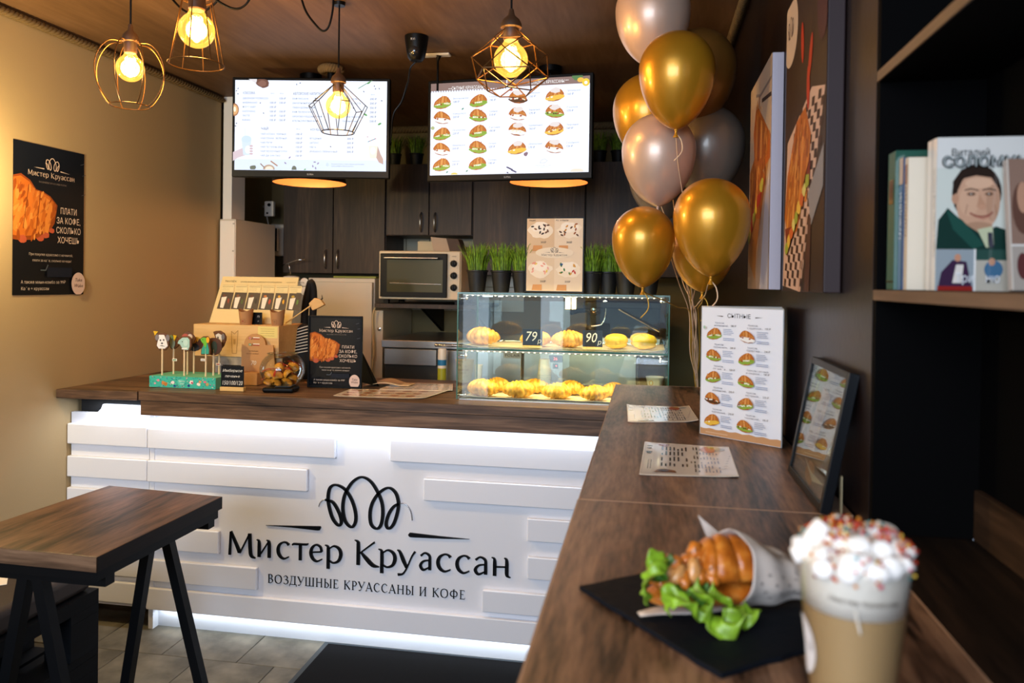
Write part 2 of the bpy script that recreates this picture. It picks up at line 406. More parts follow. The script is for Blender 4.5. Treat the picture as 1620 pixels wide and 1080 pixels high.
# ------------------------------------------------------------------ flat print
class Print(MB):
    """flat artwork on the plane through o spanned by u and v (unit vectors), in metres; layers lie a hair apart"""
    def __init__(s, o, u, v, k=1.0, gap=.00025, clip=None):
        super().__init__(); s.o = Vector(o); s.u = Vector(u).normalized(); s.w = Vector(v).normalized(); s.n = s.u.cross(s.w); s.k = k; s.gap = gap; s.clip = clip
    def P(s, x, y, L): return s.o + s.u * (x * s.k) + s.w * (y * s.k) + s.n * (s.gap * L + 1.2e-6 * len(s.f))
    def poly(s, pts, col, L=1):
        if s.clip:
            for ax, lo, sg in s.clip:
                q = []
                for i, a in enumerate(pts):
                    b = pts[(i + 1) % len(pts)]; da, db = sg * (a[ax] - lo), sg * (b[ax] - lo)
                    if da >= 0: q.append(a)
                    if (da < 0) != (db < 0):
                        t = da / (da - db); q.append((a[0] + (b[0] - a[0]) * t, a[1] + (b[1] - a[1]) * t))
                pts = q
                if len(pts) < 3: return s
        s.col = hx(col) if isinstance(col, str) else col
        s._add([s.P(x, y, L) for x, y in pts], [tuple(range(len(pts)))]); s.col = None; return s
    def rect(s, x0, y0, x1, y1, col, L=1): return s.poly([(x0, y0), (x1, y0), (x1, y1), (x0, y1)], col, L)
    def ell(s, cx, cy, rx, ry, col, L=1, n=18, rot=0, a0=0, a1=2 * PI, jag=0, seed=1):
        rn = random.Random(seed); pts = []
        for i in range(n):
            a = a0 + (a1 - a0) * i / (n if a1 - a0 > 6.2 else n - 1); q = 1 + (rn.random() - .5) * jag
            x, y = rx * math.cos(a) * q, ry * math.sin(a) * q
            pts.append((cx + x * math.cos(rot) - y * math.sin(rot), cy + x * math.sin(rot) + y * math.cos(rot)))
        return s.poly(pts, col, L)
    def mottle(s, pts, cols, n, rx, ry, L, seed=1, rot=0):
        """n small flecks of the given colours inside the polygon"""
        r = random.Random(seed); xs = [p[0] for p in pts]; ys = [p[1] for p in pts]; k = 0; tries = 0
        while k < n and tries < n * 20:
            tries += 1
            x, y = r.uniform(min(xs), max(xs)), r.uniform(min(ys), max(ys)); c = False
            for i in range(len(pts)):
                (xa, ya), (xb, yb) = pts[i], pts[i - 1]
                if (ya > y) != (yb > y) and x < (xb - xa) * (y - ya) / (yb - ya) + xa: c = not c
            if not c: continue
            k += 1; q = .5 + r.random()
            s.ell(x, y, rx * q, ry * q, cols[r.randrange(len(cols))], L, 7, rot=rot + r.uniform(-.5, .5), jag=.5, seed=k)
        return s
    def line(s, pts, wd, col, L=1):
        for a, b in zip(pts, pts[1:]):
            d = Vector((b[0] - a[0], b[1] - a[1]))
            if d.length < 1e-9: continue
            d.normalize(); q = Vector((-d.y, d.x)) * wd / 2; e = d * wd * .2
            s.poly([(a[0] - q.x - e.x, a[1] - q.y - e.y), (b[0] - q.x + e.x, b[1] - q.y + e.y), (b[0] + q.x + e.x, b[1] + q.y + e.y), (a[0] + q.x - e.x, a[1] + q.y - e.y)], col, L)
        return s
    def text(s, t, x, y, h, col, L=2, al='l', sx=1, sh=0, rot=0, w=None):
        """h: cap height"""
        k = h / .70; tot = sum(GL[c][2] if c in GL else .28 for c in t) * k
        if w: sx = w / tot
        tot *= sx
        px = {'l': 0, 'c': -tot / 2, 'r': -tot}[al]
        s.col = hx(col) if isinstance(col, str) else col
        cr, sr = math.cos(rot), math.sin(rot)
        for c in t:
            if c not in GL: px += .28 * k * sx; continue
            vs, fs, adv = GL[c]
            q = []
            for a, b in vs:
                X, Y = px + (a + b * sh) * k * sx, b * k
                q.append(s.P(x + X * cr - Y * sr, y + X * sr + Y * cr, L))
            s._add(q, fs); px += adv * k * sx
        s.col = None; return s
    def sign(s, alpha, t, x, y, h, col, L=2, al='c', sx=1):
        st, tot = stroke_polys(alpha, t); px = {'l': 0, 'c': -tot / 2, 'r': -tot}[al]
        s.col = hx(col)
        for a, b in st:
            n = len(a); vs = [s.P(x + (p[0] + px) * h * sx, y + p[1] * h, L) for p in list(a) + list(b)]
            s._add(vs, [(i + n, i + 1 + n, i + 1, i) for i in range(n - 1)])
        s.col = None; return s
    def emblem(s, cx, y, wd, col, L=2):
        P = catmull([(a, b, 0) for a, b in emblem_pts()], 3)
        s.line([(cx + p.x * wd, y + p.y * wd) for p in P], wd * .045, col, L); return s
    def brand(s, cx, y, wd, col, L=2):
        """curls, needles and the two words; wd: width of the words, y: their base line"""
        h = wd / 12.4
        s.sign(SG, 'Мистер Круассан', cx, y, h, col, L)
        s.emblem(cx + wd * .0, y + h * 1.45, wd * .27, col, L)
        s.poly([(cx - wd * .36, y + h * 1.55), (cx - wd * .16, y + h * 1.42), (cx - wd * .16, y + h * 1.62)], col, L)
        s.poly([(cx + wd * .16, y + h * 1.42), (cx + wd * .36, y + h * 1.30), (cx + wd * .16, y + h * 1.62)], col, L)
        return s
    def croissant(s, cx, cy, wd, kind=0, L=2):
        """printed picture of a filled croissant"""
        a = wd / 2; rn = random.Random(kind * 7 + 1); m = -1 if kind % 2 else 1
        fill = ['#86a83c', '#c8402b', '#f3ead2', '#5b3a22', '#f0c14c', '#f4f2ee'][kind % 6]
        T = lambda x, y: (cx + m * x * a, cy + (y - .08) * a + .10 * m * x * a * m)
        s.poly([T(x, y) for x, y in ((-.98, -.22), (-.7, -.48), (-.2, -.60), (.35, -.58), (.78, -.42), (.97, -.2), (.5, -.1), (-.5, -.1))], '#a35a24' if kind % 3 else '#b56a30', L)
        green = kind in (0, 1, 2, 6, 7, 8, 9)
        q = [T(1.0 * math.cos(t) * (1 + .10 * rn.random()), -.20 + .24 * math.sin(t) * (1 + .5 * rn.random())) for t in [2 * PI * i / 26 for i in range(26)]]
        s.poly(q, '#8fae44' if green else fill, L + 1)
        for i in range(8):
            c = T(-.78 + i * .22, -.16 + rn.random() * .12)
            s.ell(c[0], c[1], a * (.10 + .06 * rn.random()), a * .09, [fill, '#f6f0e2', '#a34a28', '#f1e6c6'][rn.randrange(4)], L + 2, 8, jag=.4, seed=i)
        dome = [(-1.0, -.14), (-.96, .08), (-.84, .30), (-.62, .48), (-.36, .64), (-.05, .76), (.26, .78), (.54, .66), (.78, .42), (.95, .16), (1.0, -.06), (.80, -.02), (.5, .06), (.1, .02), (-.3, .04), (-.7, -.06)]
        s.poly([T(x, y) for x, y in dome], '#b9682a', L + 3)
        for k, (x0, x1, y1) in enumerate(((-.88, -.64, .28), (-.54, -.26, .54), (-.12, .20, .74), (.32, .58, .64), (.68, .88, .32))):
            s.poly([T(x0, .0), T(x1 - .04, .06), T(x1 * .82 + .05, y1), T((x0 + x1) * .42 + .02, y1 + .04), T(x0 * .82 + .02, y1 * .72)], ['#cf8a44', '#c97c36', '#dd9a55', '#d08840', '#bf7230'][k], L + 4)
        s.mottle([T(x, y) for x, y in dome], ['#b0622a', '#dca060', '#a85a22', '#d08a44'], 7, a * .10, a * .045, L + 5, kind, .9)
        return s
# ------------------------------------------------------------------ shared materials
WD = ('#1d1510', '#594231', '#8c6d55')
wood('worktop_x', WD, 'x', 9, .45, pos=(.33, .49, .68), stretch=.06)
wood('worktop_y', ('#22170f', '#664a38', '#957258'), 'y', 10, .40, pos=(.36, .48, .64), stretch=.12)
wood('table_wood', ('#150e0a', '#4f382a', '#775a46'), 'y', 9, .42, pos=(.36, .48, .68), stretch=.10)
wood('nook_wood', ('#080605', '#1c140f', '#33241a'), 'y', 9, .5, spec=.2)
wood('cabinet_wood', ('#15110e', '#33261e', '#574334'), 'z', 6, .5, stretch=.09)
wood('splash_wood', ('#1c140e', '#3d2b1e', '#5e4531'), 'y', 9, .5, spec=.2)
wood('ceiling_wood', ('#594029', '#694d33', '#7a5c42'), 'y', 3.5, .6, stretch=.12, bump=.05, pos=(.3, .5, .7), spec=.25)
wood('plywood', ('#c29a62', '#d3ac74', '#dfbd88'), 'x', 8, .55, bump=.05)
wood('pine', ('#c8a05c', '#dab573', '#e7c88c'), 'x', 10, .55, bump=.05)
wood('pallet_wood', ('#030508', '#060a10', '#0d121a'), 'y', 9, .7, bump=.5, spec=.15)
wood('shelf_wood', ('#4a3628', '#66503f', '#7d6452'), 'y', 9, .5)
mat('wall_beige', '#b09a74', .75, bump=.12, bscale=160, spec=.25)
mat('wall_dark', '#190f0e', .34, bump=.15, bscale=60, spec=.3)
mat('wall_black', '#050405', .8, spec=.08, bump=.1, bscale=60)
mat('kitchen_wall', '#7d7050', .8, bump=.1, bscale=120, spec=.2)
mat('white_paint', '#eef1fa', .38, bump=.05, bscale=90, spec=.45)
mat('white_metal', '#c9c4b8', .4)
mat('grey_plastic', '#8d8980', .45)
mat('white_plastic', '#e9e6df', .35)
mat('black_metal', '#030509', .5, spec=.2)
mat('black_plastic', '#030405', .42, spec=.18)
mat('black_matte', '#08090b', .8)
mat('rubber', '#04050a', .95, bump=.5, bscale=900, spec=.2)
mat('stone', '#6e6b62', .55, bump=.9, bscale=16, var=.38, vscale=9, spec=.25)
mat('grout', '#454138', .9)
mat('rope', '#6f5c40', .9, bump=.4, bscale=200, spec=.1)
mat('chrome', (.75, .75, .76), .16, metal=1)
mat('steel', (.50, .50, .49), .32, metal=1, bump=.1, bscale=300)
mat('cushion', '#2a1e18', .6, bump=.25, bscale=50)
mat('black_slate', '#0a0f17', .7, bump=.7, bscale=60, spec=.14)
mat('sign_black', '#070a10', .35, spec=.3)
mat('silver', '#c8cad2', .25, metal=.8)
attr_mat('print', .45)
attr_mat('print_gloss', .22, coat=.6)
attr_mat('print_matte', .8)
attr_mat('screen', .35, strength=.98)
mat('kraft', '#b98a5c', .75, bump=.1, bscale=200, spec=.2)
mat('paper', '#e9e4da', .7, spec=.2)
glass('glass', (.94, .985, .965), .045)
mat('glass_edge', '#2f6a58', .12, spec=.8)
glass('acrylic', (.97, .98, .99), .03)
glass('bulb_glass', (1, .84, .5), .05)
_b = MATS['bulb_glass'].node_tree; _e = _b.nodes.new('ShaderNodeEmission'); _e.inputs[0].default_value = (1, .50, .08, 1); _e.inputs[1].default_value = .55
_a = _b.nodes.new('ShaderNodeAddShader'); _o = _b.nodes['Material Output']; _s = _o.inputs[0].links[0].from_socket
_b.links.new(_s, _a.inputs[0]); _b.links.new(_e.outputs[0], _a.inputs[1]); _b.links.new(_a.outputs[0], _o.inputs[0])

# ------------------------------------------------------------------ the room
CEI = 2.375
def LWX(y): return -2.405 + .0349 * y
BWY = 4.75
fl = MB().box((-2.9, -2.0, -.05), (1.2, 4.9, -.006)).build('floor', 'grout'); struct(fl)
# floor tiles, laid in the floor
tw, tl = .41, .60
tm = None
for i in range(7):
    for j in range(5):
        x0 = -2.36 + i * tl / 2 * 1.0 + (0 if j % 2 == 0 else .15)
        y0 = .98 + j * tw
        if x0 > -.45: continue
        if tm is None:
            o = MB().box((0, 0, -.01), (tl / 2 - .0025, tw - .0025, 0)).build('tile', 'stone', fl, bev=.0015, seg=1); tm = o
        else:
            o = tm.copy(); C.objects.link(o)
        o.location = (x0, y0, 0)
rest = MB()
rest.box((-2.36, -1.9, -.01), (1.0, .972, 0)); rest.box((-.30, .98, -.01), (.9, 2.9, 0)); rest.box((-2.36, 3.04, -.01), (.9, 4.85, 0))
o = rest.build('stone_paving', 'stone', fl); o['kind'] = 'stuff'

wl = MB().prism([(LWX(-1.9), -1.9, 0), (LWX(3.86), 3.86, 0), (LWX(3.86) - .12, 3.86, 0), (LWX(-1.9) - .12, -1.9, 0)], (0, 0, 1), 2.45).build('wall_left', 'wall_beige'); struct(wl)
o = MB().box((-2.55, 3.86, 0), (-2.43, 4.85, 2.45)).build('wall_left_kitchen', 'kitchen_wall'); struct(o)
o = MB().box((-2.6, BWY, 0), (.8, BWY + .12, 2.45)).build('wall_back', 'kitchen_wall'); struct(o)
wr = MB().box((.32, 1.2, 0), (.46, 4.75, 2.45)).build('wall_right', 'wall_dark'); struct(wr)
o = MB().box((.47, -1.9, 0), (.6, 1.2, 2.45)).build('wall_right_alcove', 'wall_black'); struct(o)
o = MB().box((-2.8, -2.0, 2.375), (.8, 4.85, 2.45)).build('ceiling', 'ceiling_wood'); struct(o)
# front wall behind the photographer, with window and door openings
fw = MB().box((-2.6, -2.02, 0), (-2.3, -1.9, 2.45)).box((-2.3, -2.02, 0), (-.6, -1.9, .78)).box((-2.3, -2.02, 2.32), (.4, -1.9, 2.45)).box((-.6, -2.02, 0), (-.5, -1.9, 2.4)).box((.32, -2.02, 0), (.6, -1.9, 2.45))
o = fw.build('wall_front', 'wall_beige'); struct(o)
# partition jamb at the end of the left wall
jx0 = PY(353, 250, 3.86).x; jx1 = PY(367, 250, 3.86).x
o = MB().box((jx0, 3.86, 0), (jx1, 4.0, 2.375)).build('trim_1', 'white_plastic', bev=.002); struct(o)

# rope mouldings
def rope_pts(a, b, pitch, r, ph, n):
    a, b = Vector(a), Vector(b); L = (b - a).length; t = (b - a) / L
    u = t.cross(Vector((0, 0, 1))).normalized(); v = u.cross(t)
    return [a + t * (L * i / n) + (u * math.cos(2 * PI * L * i / n / pitch + ph) + v * math.sin(2 * PI * L * i / n / pitch + ph)) * r for i in range(n + 1)]
def rope(name, a, b, rr=.020):
    L = (Vector(b) - Vector(a)).length; mb = MB(); n = int(L / .008)
    for k in range(3): mb.tube(rope_pts(a, b, .06, rr * .5, k * 2 * PI / 3, n), rr * .52, 6)
    o = mb.build(name, 'rope', smooth=True); struct(o); return o
rope('trim_2', (LWX(1.2) + .018, 1.2, 2.352), (LWX(3.85) + .018, 3.84, 2.352), .017)
rope('trim_3', (-2.40, 4.73, 2.355), (.30, 4.73, 2.355), .024)
rope('trim_4', (.300, 1.3, 2.352), (.300, 4.7, 2.352), .017)

# ------------------------------------------------------------------ service counter
HCN = .955
ct = thing('service_counter', 'white service counter with raised horizontal slats under the brown worktop', 'counter', (-1.02, 2.83, 0))
MB().box((-1.945, 2.81, .075), (-.10, 2.83, .915)).build('front_panel', 'white_paint', ct, world=True, bev=.001, seg=1)
MB().box((-1.925, 2.84, .0), (-.10, 2.856, .075)).build('kick_plate', 'white_paint', ct, world=True)
MB().box((-1.945, 2.805, .0), (-1.925, 3.38, .915)).build('side_panel', 'white_paint', ct, world=True)
MB().box((-1.92, 3.30, .0), (.28, 3.32, .915)).box((-.09, 2.83, 0), (.28, 2.85, .915)).build('back_panel', 'white_paint', ct, world=True)
SL = [(-1.946, -1.16, .724, .803), (-1.946, -1.272, .591, .676), (-1.946, -1.66, .459, .545), (-1.946, -1.637, .324, .413), (-1.946, -1.476, .196, .282),
      (-.942, -.10, .725, .806), (-.811, -.10, .586, .668), (-.419, -.10, .462, .545), (-.417, -.10, .324, .405), (-.582, -.10, .19, .271)]
for x0, x1, z0, z1 in SL:
    MB().box((x0, 2.79, z0), (x1, 2.8099, z1)).build('slat', 'white_paint', ct, world=True, bev=.0035)
MB().box((-1.946, 2.79, .083), (-.10, 2.8099, .168)).build('bottom_slat', 'white_paint', ct, world=True, bev=.003)
gt = thing('counter_gate', 'narrow white slatted swing gate between the left wall and the counter', 'gate', (-2.13, 2.83, 0))
gp = [(-1.951, .887), (-2.160, .887), (-2.168, .868), (-2.182, .855), (-2.20, .851), (-2.302, .851), (-2.302, .08), (-1.951, .08)]
MB().prism([(x, 2.811, z) for x, z in gp], (0, 1, 0), .02).build('gate_panel', 'white_paint', gt, world=True)
for z0, z1 in ((.725, .807), (.592, .676), (.463, .548), (.33, .415), (.205, .291), (.097, .18)):
    MB().box((-2.305, 2.79, z0), (-1.9485, 2.8105, z1)).build('slat', 'white_paint', gt, world=True, bev=.0035)
MB().box((-2.28, 2.84, .851), (-2.0, 2.86, .905)).build('backing', 'black_matte', gt, world=True)

wt = thing('counter_worktop', 'long dark brown wooden worktop on the white service counter', 'worktop', (-1.0, 2.76, .918))
MB().box((-1.962, 2.755, .919), (.30, 3.42, HCN)).build('board', 'worktop_x', wt, world=True, bev=.0015)
MB().box((-1.955, 2.758, .861), (-.108, 2.776, .918)).build('fascia', 'worktop_x', wt, world=True, bev=.0015)
gw = thing('gate_worktop', 'short brown flap worktop touching the left wall', 'worktop', (-2.13, 2.72, .92))
MB().prism([(LWX(2.73) + .004, 2.73, .917), (-1.968, 2.755, .917), (-1.968, 3.40, .917), (LWX(3.40) + .004, 3.40, .917)], (0, 0, 1), .036).build('board', 'worktop_x', gw, world=True, bev=.0015)

# the raised sign on the counter front
def ribbon_solid(mb, L, Rr, f, d):
    for i in range(len(L) - 1):
        q = [L[i], L[i + 1], Rr[i + 1], Rr[i]]
        mb.prism([f(*p) for p in q], (0, -1, 0), d)
SY = 2.8095
sg = thing('shop_sign', 'raised black lettering and curled croissant emblem on the white counter front', 'sign', (-1.04, SY, .22))
def px2(x, y): return PY(330 + x * .30864, 720 + y * .30864, SY)
def word(text, alpha, xs, zb, h, d, sx=1.0, fat=1.0):
    i = 0
    for ch in text:
        if ch == ' ': continue
        wd, _ = alpha[ch]; st, _t = stroke_polys(alpha, ch)
        x0, x1 = xs[i]; i += 1
        k = (x1 - x0) / wd
        mb = MB()
        st = [([((a[0] + b[0]) / 2 + (a[0] - b[0]) / 2 * fat, (a[1] + b[1]) / 2 + (a[1] - b[1]) / 2 * fat) for a, b in zip(L, Rr)], [((a[0] + b[0]) / 2 - (a[0] - b[0]) / 2 * fat, (a[1] + b[1]) / 2 - (a[1] - b[1]) / 2 * fat) for a, b in zip(L, Rr)]) for L, Rr in st]
        for L, Rr in st: ribbon_solid(mb, L, Rr, lambda a, b: (x0 + a * k, SY, zb + b * h), d)
        mb.build('letter', 'sign_black', sg, world=True)
zb = .3215
lx = [(107, 247), (249, 330), (350, 420), (432, 512), (518, 592), (600, 690), (752, 878), (874, 968), (970, 1062), (1080, 1152), (1168, 1250), (1266, 1346), (1360, 1440), (1454, 1556)]
word('Мистер Круассан', SG, [(px2(a, 500).x, px2(b, 500).x) for a, b in lx], zb, .092, .006, fat=1.14)
tx = 'ВОЗДУШНЫЕ КРУАССАНЫ И КОФЕ'
wds = [CG[c][0] + .13 for c in tx]; tot = sum(wds); X0, X1 = -1.437, -.646; k = (X1 - X0) / tot; xs = []; x = X0
for c, wv in zip(tx, wds):
    if c != ' ': xs.append((x, x + (wv - .13) * k))
    x += wv * k
word(tx, CG, xs, .2235, .0335, .003)
ep = catmull([tuple(px2(a, b)) for a, b in EMB], 5)
mb = MB()
tt = [(p.x, p.z) for p in ep]
L, Rr = [], []
for i, p in enumerate(tt):
    a, b = tt[max(i - 1, 0)], tt[min(i + 1, len(tt) - 1)]; t = Vector((b[0] - a[0], b[1] - a[1])).normalized()
    wv = .0118 * (.60 + .50 * abs(t.y))
    L.append((p[0] - t.y * wv / 2, p[1] + t.x * wv / 2)); Rr.append((p[0] + t.y * wv / 2, p[1] - t.x * wv / 2))
ribbon_solid(mb, L, Rr, lambda a, b: (a, SY, b), .007)
mb.build('emblem', 'sign_black', sg, world=True)
for pts in (((566, 262), (572, 244), (586, 229), (602, 226)), ((978, 246), (1005, 246), (1028, 268), (1040, 296), (1045, 332))):
    P = catmull([tuple(px2(a, b)) for a, b in pts], 5); mb = MB()
    mb.tube([p + Vector((0, -.003, 0)) for p in P], .0022, 6)
    mb.build('curl_end', 'silver', sg, smooth=True, world=True)['label'] = 'silver tip of the emblem curl'
for pts in ([(295, 357), (575, 362), (578, 370), (572, 382), (560, 383), (430, 368)], [(1338, 428), (1200, 425), (1045, 418), (1030, 415), (1024, 405), (1032, 395), (1045, 396), (1180, 412)]):
    mb = MB().prism([px2(a, b) for a, b in pts], (0, -1, 0), .006)
    cx, cy = (562, 371) if pts[0][0] < 400 else (1040, 407)
    c = px2(cx, cy); q = [(c.x + .0055 * math.cos(a * PI / 6), SY, c.z + .0075 * math.sin(a * PI / 6)) for a in range(12)]
    mb.prism(q[::-1], (0, -1, 0), .008); mb.build('needle', 'sign_black', sg, world=True)

# door mat
dm = thing('door_mat', 'black ribbed rubber mat on the stone floor before the counter', 'mat', (-.6, 2.0, 0))
MB().box((-1.185, 1.0, .001), (-.076, 2.81, .009)).build('carpet', 'rubber', dm, world=True)
mat('mat_rim', '#2e3840', .6)
MB().box((-1.205, .98, .0005), (-1.185, 2.825, .007)).box((-1.185, 2.81, .0005), (-.076, 2.825, .007)).build('rim', 'mat_rim', dm, world=True)

# ------------------------------------------------------------------ bar along the right wall
bar = thing('bar_counter', 'long brown wooden bar top running along the dark right wall', 'bar', (.1, 1.7, 0))
MB().box((-.105, 1.268, 1.01), (.317, 2.748, 1.05)).build('board', 'worktop_y', bar, world=True, bev=.0012)
MB().box((-.108, -.3, 1.01), (.304, 1.2645, 1.05)).build('board', 'worktop_y', bar, world=True, bev=.0012)
mat('edge_light', '#b08c70', .45)
eb_ = MB().box((-.1065, -.3, 1.012), (-.1052, 2.748, 1.0502)).box((-.105, 1.2648, 1.04), (.304, 1.2678, 1.0502)).box((-.105, 2.7482, 1.012), (.317, 2.7495, 1.0502)).build('edge_band', 'edge_light', bar, world=True); eb_['label'] = 'pale edge band of the bar boards'
MB().box((.3043, -.3, 1.03), (.3068, 1.18, 1.0497)).build('joint_strip', 'edge_light', bar, world=True)
MB().box((-.07, -.3, 0), (-.045, 2.745, 1.009)).box((-.045, 2.70, 0), (.316, 2.745, 1.009)).build('support_panel', 'wall_black', bar, world=True)
nk = thing('alcove_worktop', 'very dark wooden board with upstand in the alcove right of the glass', 'worktop', (.38, .5, 1.01))
MB().box((.307, -.3, 1.01), (.468, 1.184, 1.0485)).build('board', 'nook_wood', nk, world=True, bev=.001)
MB().box((.454, -.3, 1.0487), (.4685, 1.184, 1.119)).build('upstand', 'splash_wood', nk, world=True, bev=.001)

# alcove bookcase
bc = thing('bookcase', 'black open bookcase with thin brown shelf edges above the alcove board', 'bookcase', (.4, .5, 1.38))
mat('panel_black', '#030304', .8, spec=.06)
mat('panel_edge', '#8a6a70', .3)
MB().box((.321, 1.186, 1.05), (.469, 1.1995, 2.37)).build('side_panel', 'panel_black', bc, world=True)
MB().box((.4605, -.3, 1.121), (.4695, 1.185, 2.37)).build('back_panel', 'panel_black', bc, world=True)
for z in (1.3825, 1.6925):
    MB().box((.3195, -.3, z), (.460, 1.1855, z + .0145)).build('shelf', 'panel_black', bc, world=True)
    MB().box((.3165, -.3, z), (.3193, 1.1855, z + .0145)).build('edge_band', 'shelf_wood', bc, world=True)['label'] = 'light brown edge of the shelf'

# ------------------------------------------------------------------ trestle table and pallet bench
tb = thing('trestle_table', 'small high table with brown wooden top on black steel trestles', 'table', (-1.44, 1.86, 0))
MB().prism([(-1.665, 1.60, .724), (-1.232, 1.588, .724), (-1.225, 2.106, .724), (-1.622, 2.142, .724)], (0, 0, 1), .036).build('tabletop', 'table_wood', tb, world=True, bev=.0012)
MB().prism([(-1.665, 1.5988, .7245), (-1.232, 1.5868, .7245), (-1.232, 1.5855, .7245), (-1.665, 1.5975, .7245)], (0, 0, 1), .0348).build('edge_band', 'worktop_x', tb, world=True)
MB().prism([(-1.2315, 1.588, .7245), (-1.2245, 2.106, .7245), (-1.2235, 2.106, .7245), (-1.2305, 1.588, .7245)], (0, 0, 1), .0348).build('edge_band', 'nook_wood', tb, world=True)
fm = MB()
for a, b in (((-1.655, 1.61), (-1.24, 1.60)), ((-1.24, 1.60), (-1.233, 2.10)), ((-1.233, 2.10), (-1.615, 2.13)), ((-1.615, 2.13), (-1.655, 1.61))):
    d = Vector((b[0] - a[0], b[1] - a[1], 0)); q = Vector((-d.y, d.x, 0)).normalized() * .02
    fm.prism([(a[0], a[1], .698), (b[0], b[1], .698), (b[0] + q.x, b[1] + q.y, .698), (a[0] + q.x, a[1] + q.y, .698)], (0, 0, 1), .0255)
fm.build('steel_frame', 'black_metal', tb, world=True)
def leg(a, b, hw=.014):
    a, b = Vector(a), Vector(b); mb = MB()
    mb.prism([a + Vector((-hw, -hw, 0)), a + Vector((hw, -hw, 0)), a + Vector((hw, hw, 0)), a + Vector((-hw, hw, 0))], (b - a), 1)
    return mb
for Yt, cx, l, r in ((2.085, -1.418, -1.545, -1.215), (1.65, -1.452, -1.60, -1.275)):
    leg((l, Yt, 0), (cx - .014, Yt, .698)).build('leg', 'black_metal', tb, world=True)
    leg((r, Yt, 0), (cx + .014, Yt, .698)).build('leg', 'black_metal', tb, world=True)
    MB().box((-1.62, Yt - .016, .672), (-1.245, Yt + .016, .6975)).build('cross_bar', 'black_metal', tb, world=True)

pm = [None]
for k, z in enumerate((.0, .208)):
    pl = thing('pallet', ['black painted wooden pallet on the floor beside the trestle table', 'black painted wooden pallet carrying the brown bench cushion'][k], 'pallet', (-1.98, 1.45, z), group='stacked black pallets')
    for yy in (.80, 1.14, 1.48, 1.82, 2.08):
        pass
    for xx in (-2.28, -2.02, -1.79):
        MB().box((xx, .75, z), (xx + .09, 2.2, z + .022)).build('bottom_board', 'pallet_wood', pl, world=True)
    for yy in (.75, 1.42, 2.08):
        for xx in (-2.28, -2.02, -1.79):
            MB().box((xx, yy, z + .0225), (xx + .09, yy + .12, z + .135)).build('block', 'pallet_wood', pl, world=True)
        MB().box((-2.28, yy, z + .1355), (-1.70, yy + .12, z + .163)).build('stringer', 'pallet_wood', pl, world=True)
    for i, xx in enumerate((-2.28, -2.14, -2.0, -1.86)):
        MB().box((xx, .75, z + .1635), (xx + (.125 if i < 3 else .16), 2.2, z + .207)).build('deck_board', 'pallet_wood', pl, world=True)
cu = MB()
cu.box((-2.29, .85, .4165), (-1.712, 2.19, .492))
o = cu.build('bench_cushion', 'cushion', bev=.022, seg=4, smooth=40); tag(o, 'dark brown padded seat cushion lying on the black pallets', 'cushion')
fy = thing('flyer', 'white folded flyer with dark print lying on the bench cushion', 'flyer', (-1.93, 2.02, .4925), R(-50))
MB().box((-.075, -.05, 0), (.075, .05, .0012)).build('sheet', 'paper', fy)
P = Print((-.075, -.05, .0013), (1, 0, 0), (0, 1, 0)); P.rect(.01, .012, .14, .035, '#39415c', 1).rect(.01, .05, .06, .088, '#3f5347', 1).text('Меню', .075, .06, .014, '#222a3c', 1)
P.build('print', 'print', fy)
# ------------------------------------------------------------------ kitchen behind the counter
CF = 4.40  # front plane of the wall cabinets
def cab(x0p, x1p, splits, zb, handles, label):
    x0, x1 = PY(x0p, 350, CF).x, PY(x1p, 350, CF).x
    zt = 2.085
    t = thing('wall_cabinet', label, 'cabinet', ((x0 + x1) / 2, BWY - .001, zb))
    MB().box((x0, CF + .001, zb), (x1, BWY - .002, zt)).build('body', 'cabinet_wood', t, world=True)
    e = [x0] + [PY(s, 350, CF).x for s in splits] + [x1]
    for i in range(len(e) - 1):
        d = MB().box((e[i] + .003, CF - .019, zb + .002), (e[i + 1] - .003, CF, zt - .002)).build('door', 'cabinet_wood', t, world=True, bev=.0015)
        if handles and i < len(handles):
            hx_, hz = PY(handles[i][0], handles[i][1], CF).x, PY(handles[i][0], handles[i][1], CF).z
            h = MB(); h.tube([(hx_, CF - .019, hz - .055), (hx_, CF - .04, hz - .04), (hx_, CF - .044, hz), (hx_, CF - .04, hz + .04), (hx_, CF - .019, hz + .055)], .005, 8)
            h.build('handle', 'steel', d, smooth=True, world=True)
    return t
cab(450, 611, [529], 1.440, [(518, 410), (537, 410)], 'tall dark wooden wall cabinet above the white refrigerator')
cab(612, 748, [680], 1.668, [(668, 352), (690, 352)], 'shorter dark wooden wall cabinet above the mini oven')
cab(749, 926, [838], 1.440, None, 'dark wooden wall cabinet behind the tabletop price poster')
cab(927, 1088, [1010], 1.440, None, 'dark wooden wall cabinet behind the balloons')

# tiles of the splashback
sp = thing('splashback', 'pale tiled splashback seen in the gap above the mini oven', 'splashback', (-1.2, BWY - .004, 1.45))
mat('tile_pale', '#a39c84', .3)
tl0 = None
for i in range(6):
    for j in range(3):
        x0, z0 = -1.66 + i * .152, 1.22 + j * .152
        if tl0 is None: o = tl0 = MB().box((0, -.006, 0), (.149, 0, .149)).build('tile', 'tile_pale', sp, bev=.001, seg=1)
        else: o = tl0.copy(); C.objects.link(o)
        o.location = (x0 + 1.2, -.002, z0 - 1.45)

